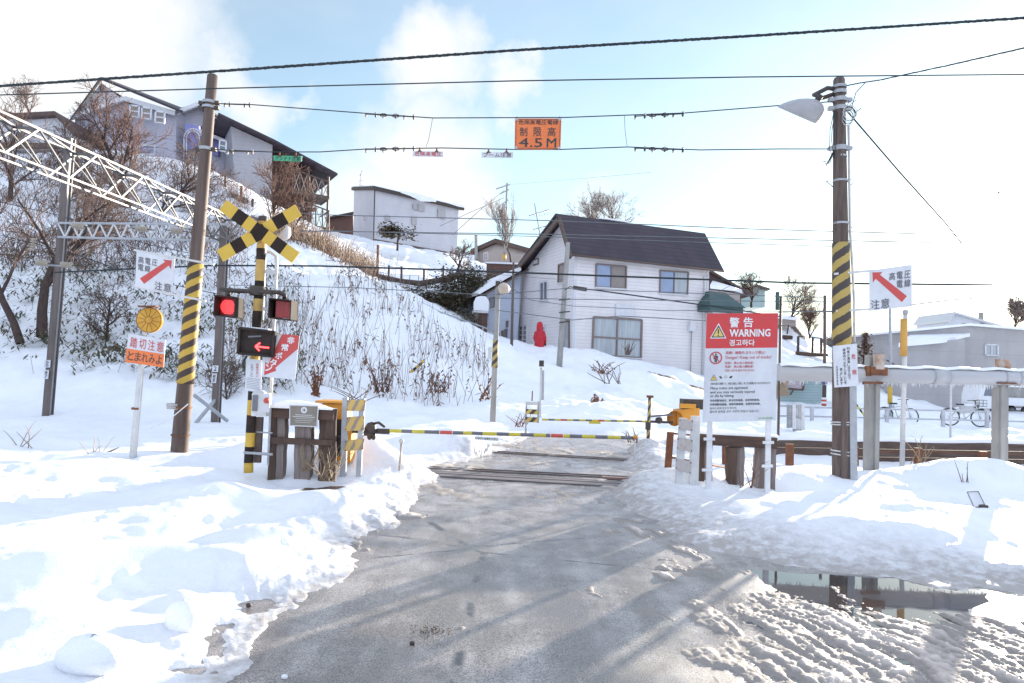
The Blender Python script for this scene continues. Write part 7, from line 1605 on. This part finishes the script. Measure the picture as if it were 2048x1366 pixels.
def weed(label, px, py, Y, n, h, sp_, seed, mm=None, leaves=0, up=True, name='dry_weed'):
    b = P(px, py, Y); mb = MB(); rr_ = random.Random(seed)
    for i in range(n):
        a = rr_.uniform(0, 6.28); d = Vector((math.cos(a)*sp_*rr_.random(), math.sin(a)*sp_*.6*rr_.random(), h*rr_.uniform(.5, 1))); q = b+Vector((rr_.uniform(-.3, .3)*sp_, 0, -.05)); bend = Vector((rr_.uniform(-.3, .3)*sp_, 0, -.1*h*rr_.random()))
        mb.tube([q, q+d*.5, q+d*.85+bend*.4, q+d+bend], [.007*Y/9, .006*Y/9, .004*Y/9, .002*Y/9], mm or STRAW, 3, cap=False)
        for k in range(leaves): u = rr_.random(); w_ = q+d*u; e = Vector((rr_.uniform(-.1, .1), 0, -rr_.uniform(.05, .14))); mb.poly([w_, w_+e*.5+Vector((.03, 0, 0)), w_+e, w_+e*.5-Vector((.03, 0, 0))], RUST, uv=[(0, 0)]*4)
    return tag(mb.build(name, None, b), label, 'weed', WGN)
weed('clump of dry grass at the foot of the left sleeper barrier', 655, 955, 8.75, 26, .5, .35, 1)
weed('thin dry grass against the middle sleeper of the left barrier', 612, 935, 8.8, 14, .4, .2, 2)
weed('rust brown leafy weed in the snow below the white house', 1192, 818, 21.3, 14, .55, .25, 3, TWIGR, 7)
weed('arching dry weed in the snow bank left of the brown weed', 1225, 765, 26.5, 10, .9, 1.2, 4, TWIGP)
weed('two thin red twigs in the snow left of the small board', 1935, 975, 9.5, 4, .45, .15, 5, TWIGR)
weed('branching straw weed before the timber fence', 1836, 925, 10.6, 9, .55, .4, 6, STRAW)
weed('thin twigs leaning against the sleepers under the WARNING board', 1500, 968, 8.7, 7, .5, .5, 7, TWIGR)
weed('reddish curled weed on the slope right of the striped bar', 875, 780, 21, 12, .7, .8, 8, TWIGR, 4)
weed('tall brown weed on the slope left of the striped bar', 765, 780, 20.5, 18, 1.2, .7, 9, TWIG, 4)
weed('rust brown dead plant on the slope above the left barrier', 632, 790, 19.8, 14, 1.1, .35, 10, RUST, 5)
weed('dry stalks beside the globe lamp pole', 968, 795, 18.5, 8, .9, .5, 11, TWIGR, 3)
weed('pale grass stems in the snow far left by the tracks', 52, 890, 11, 5, .5, .4, 12, STRAW)
weed('faint grass stems in the snow left of the white post', 190, 915, 10.2, 6, .4, .3, 13, STRAW)
weed('dry stems beside the small far striped stand', 1040, 850, 16.5, 10, .4, .5, 14, TWIGR)
weed('stems among the snow by the far gate', 1265, 880, 13, 7, .35, .3, 15, TWIGR)
weed('dark twigs sticking out above the striped left panel', 713, 797, 10.5, 12, .3, .5, 16, IRON)
weed('dark curly weeds behind the snow around the red bare bush', 1205, 745, 28, 8, .6, .8, 17, RUST, 4)
weed('twigs by the corner of the white house window', 1255, 708, 33, 12, .9, .5, 18, TWIGP)
# clods
for i, (x, y, rx, rz, lb) in enumerate(((185, 1316, .17, .10, 'big rounded snow block at the bottom left'), (364, 1228, .10, .11, 'lumpy snow block with a dark speck by the road edge'), (498, 1197, .018, .014, 'small dark clod on the snowy road edge'), (1570, 0, 0, 0, None), (570, 1336, .016, .012, 'tiny white ice lump on the asphalt'), (825, 1271, .015, .012, 'small black lump on the asphalt beside the dirt patch'))):
    if not lb: continue
    b = G(x, y, .05 if rx < .05 else .12); b.z = gz(b.x, b.y) if rx > .05 else 0.0; mb = MB(); mb.ball(b+Vector((0, 0, rz*.5)), rx, rx*.75, rz, SNOW if 'white' in lb or 'snow block' in lb else IRON, 16, 10, .05 if rx > .05 else .15, i+1); tag(mb.build('snow_block' if 'block' in lb else 'road_clod', None, b), lb, 'snow block' if 'block' in lb else 'clod')
mb = MB(); b = G(862, 1262, 0); rr_ = random.Random(4)
for i in range(60):
    p_ = b+Vector((rr_.gauss(0, .05), rr_.gauss(0, .035), rr_.uniform(.0, .02))); mb.ball(p_, .005, .005, .004, TRIMBR if i % 3 else IRON, 5, 3)
tag(mb.build('dirt_crumbs', None, b), 'patch of dark dirt crumbs on the asphalt', 'dirt', None, 'stuff')
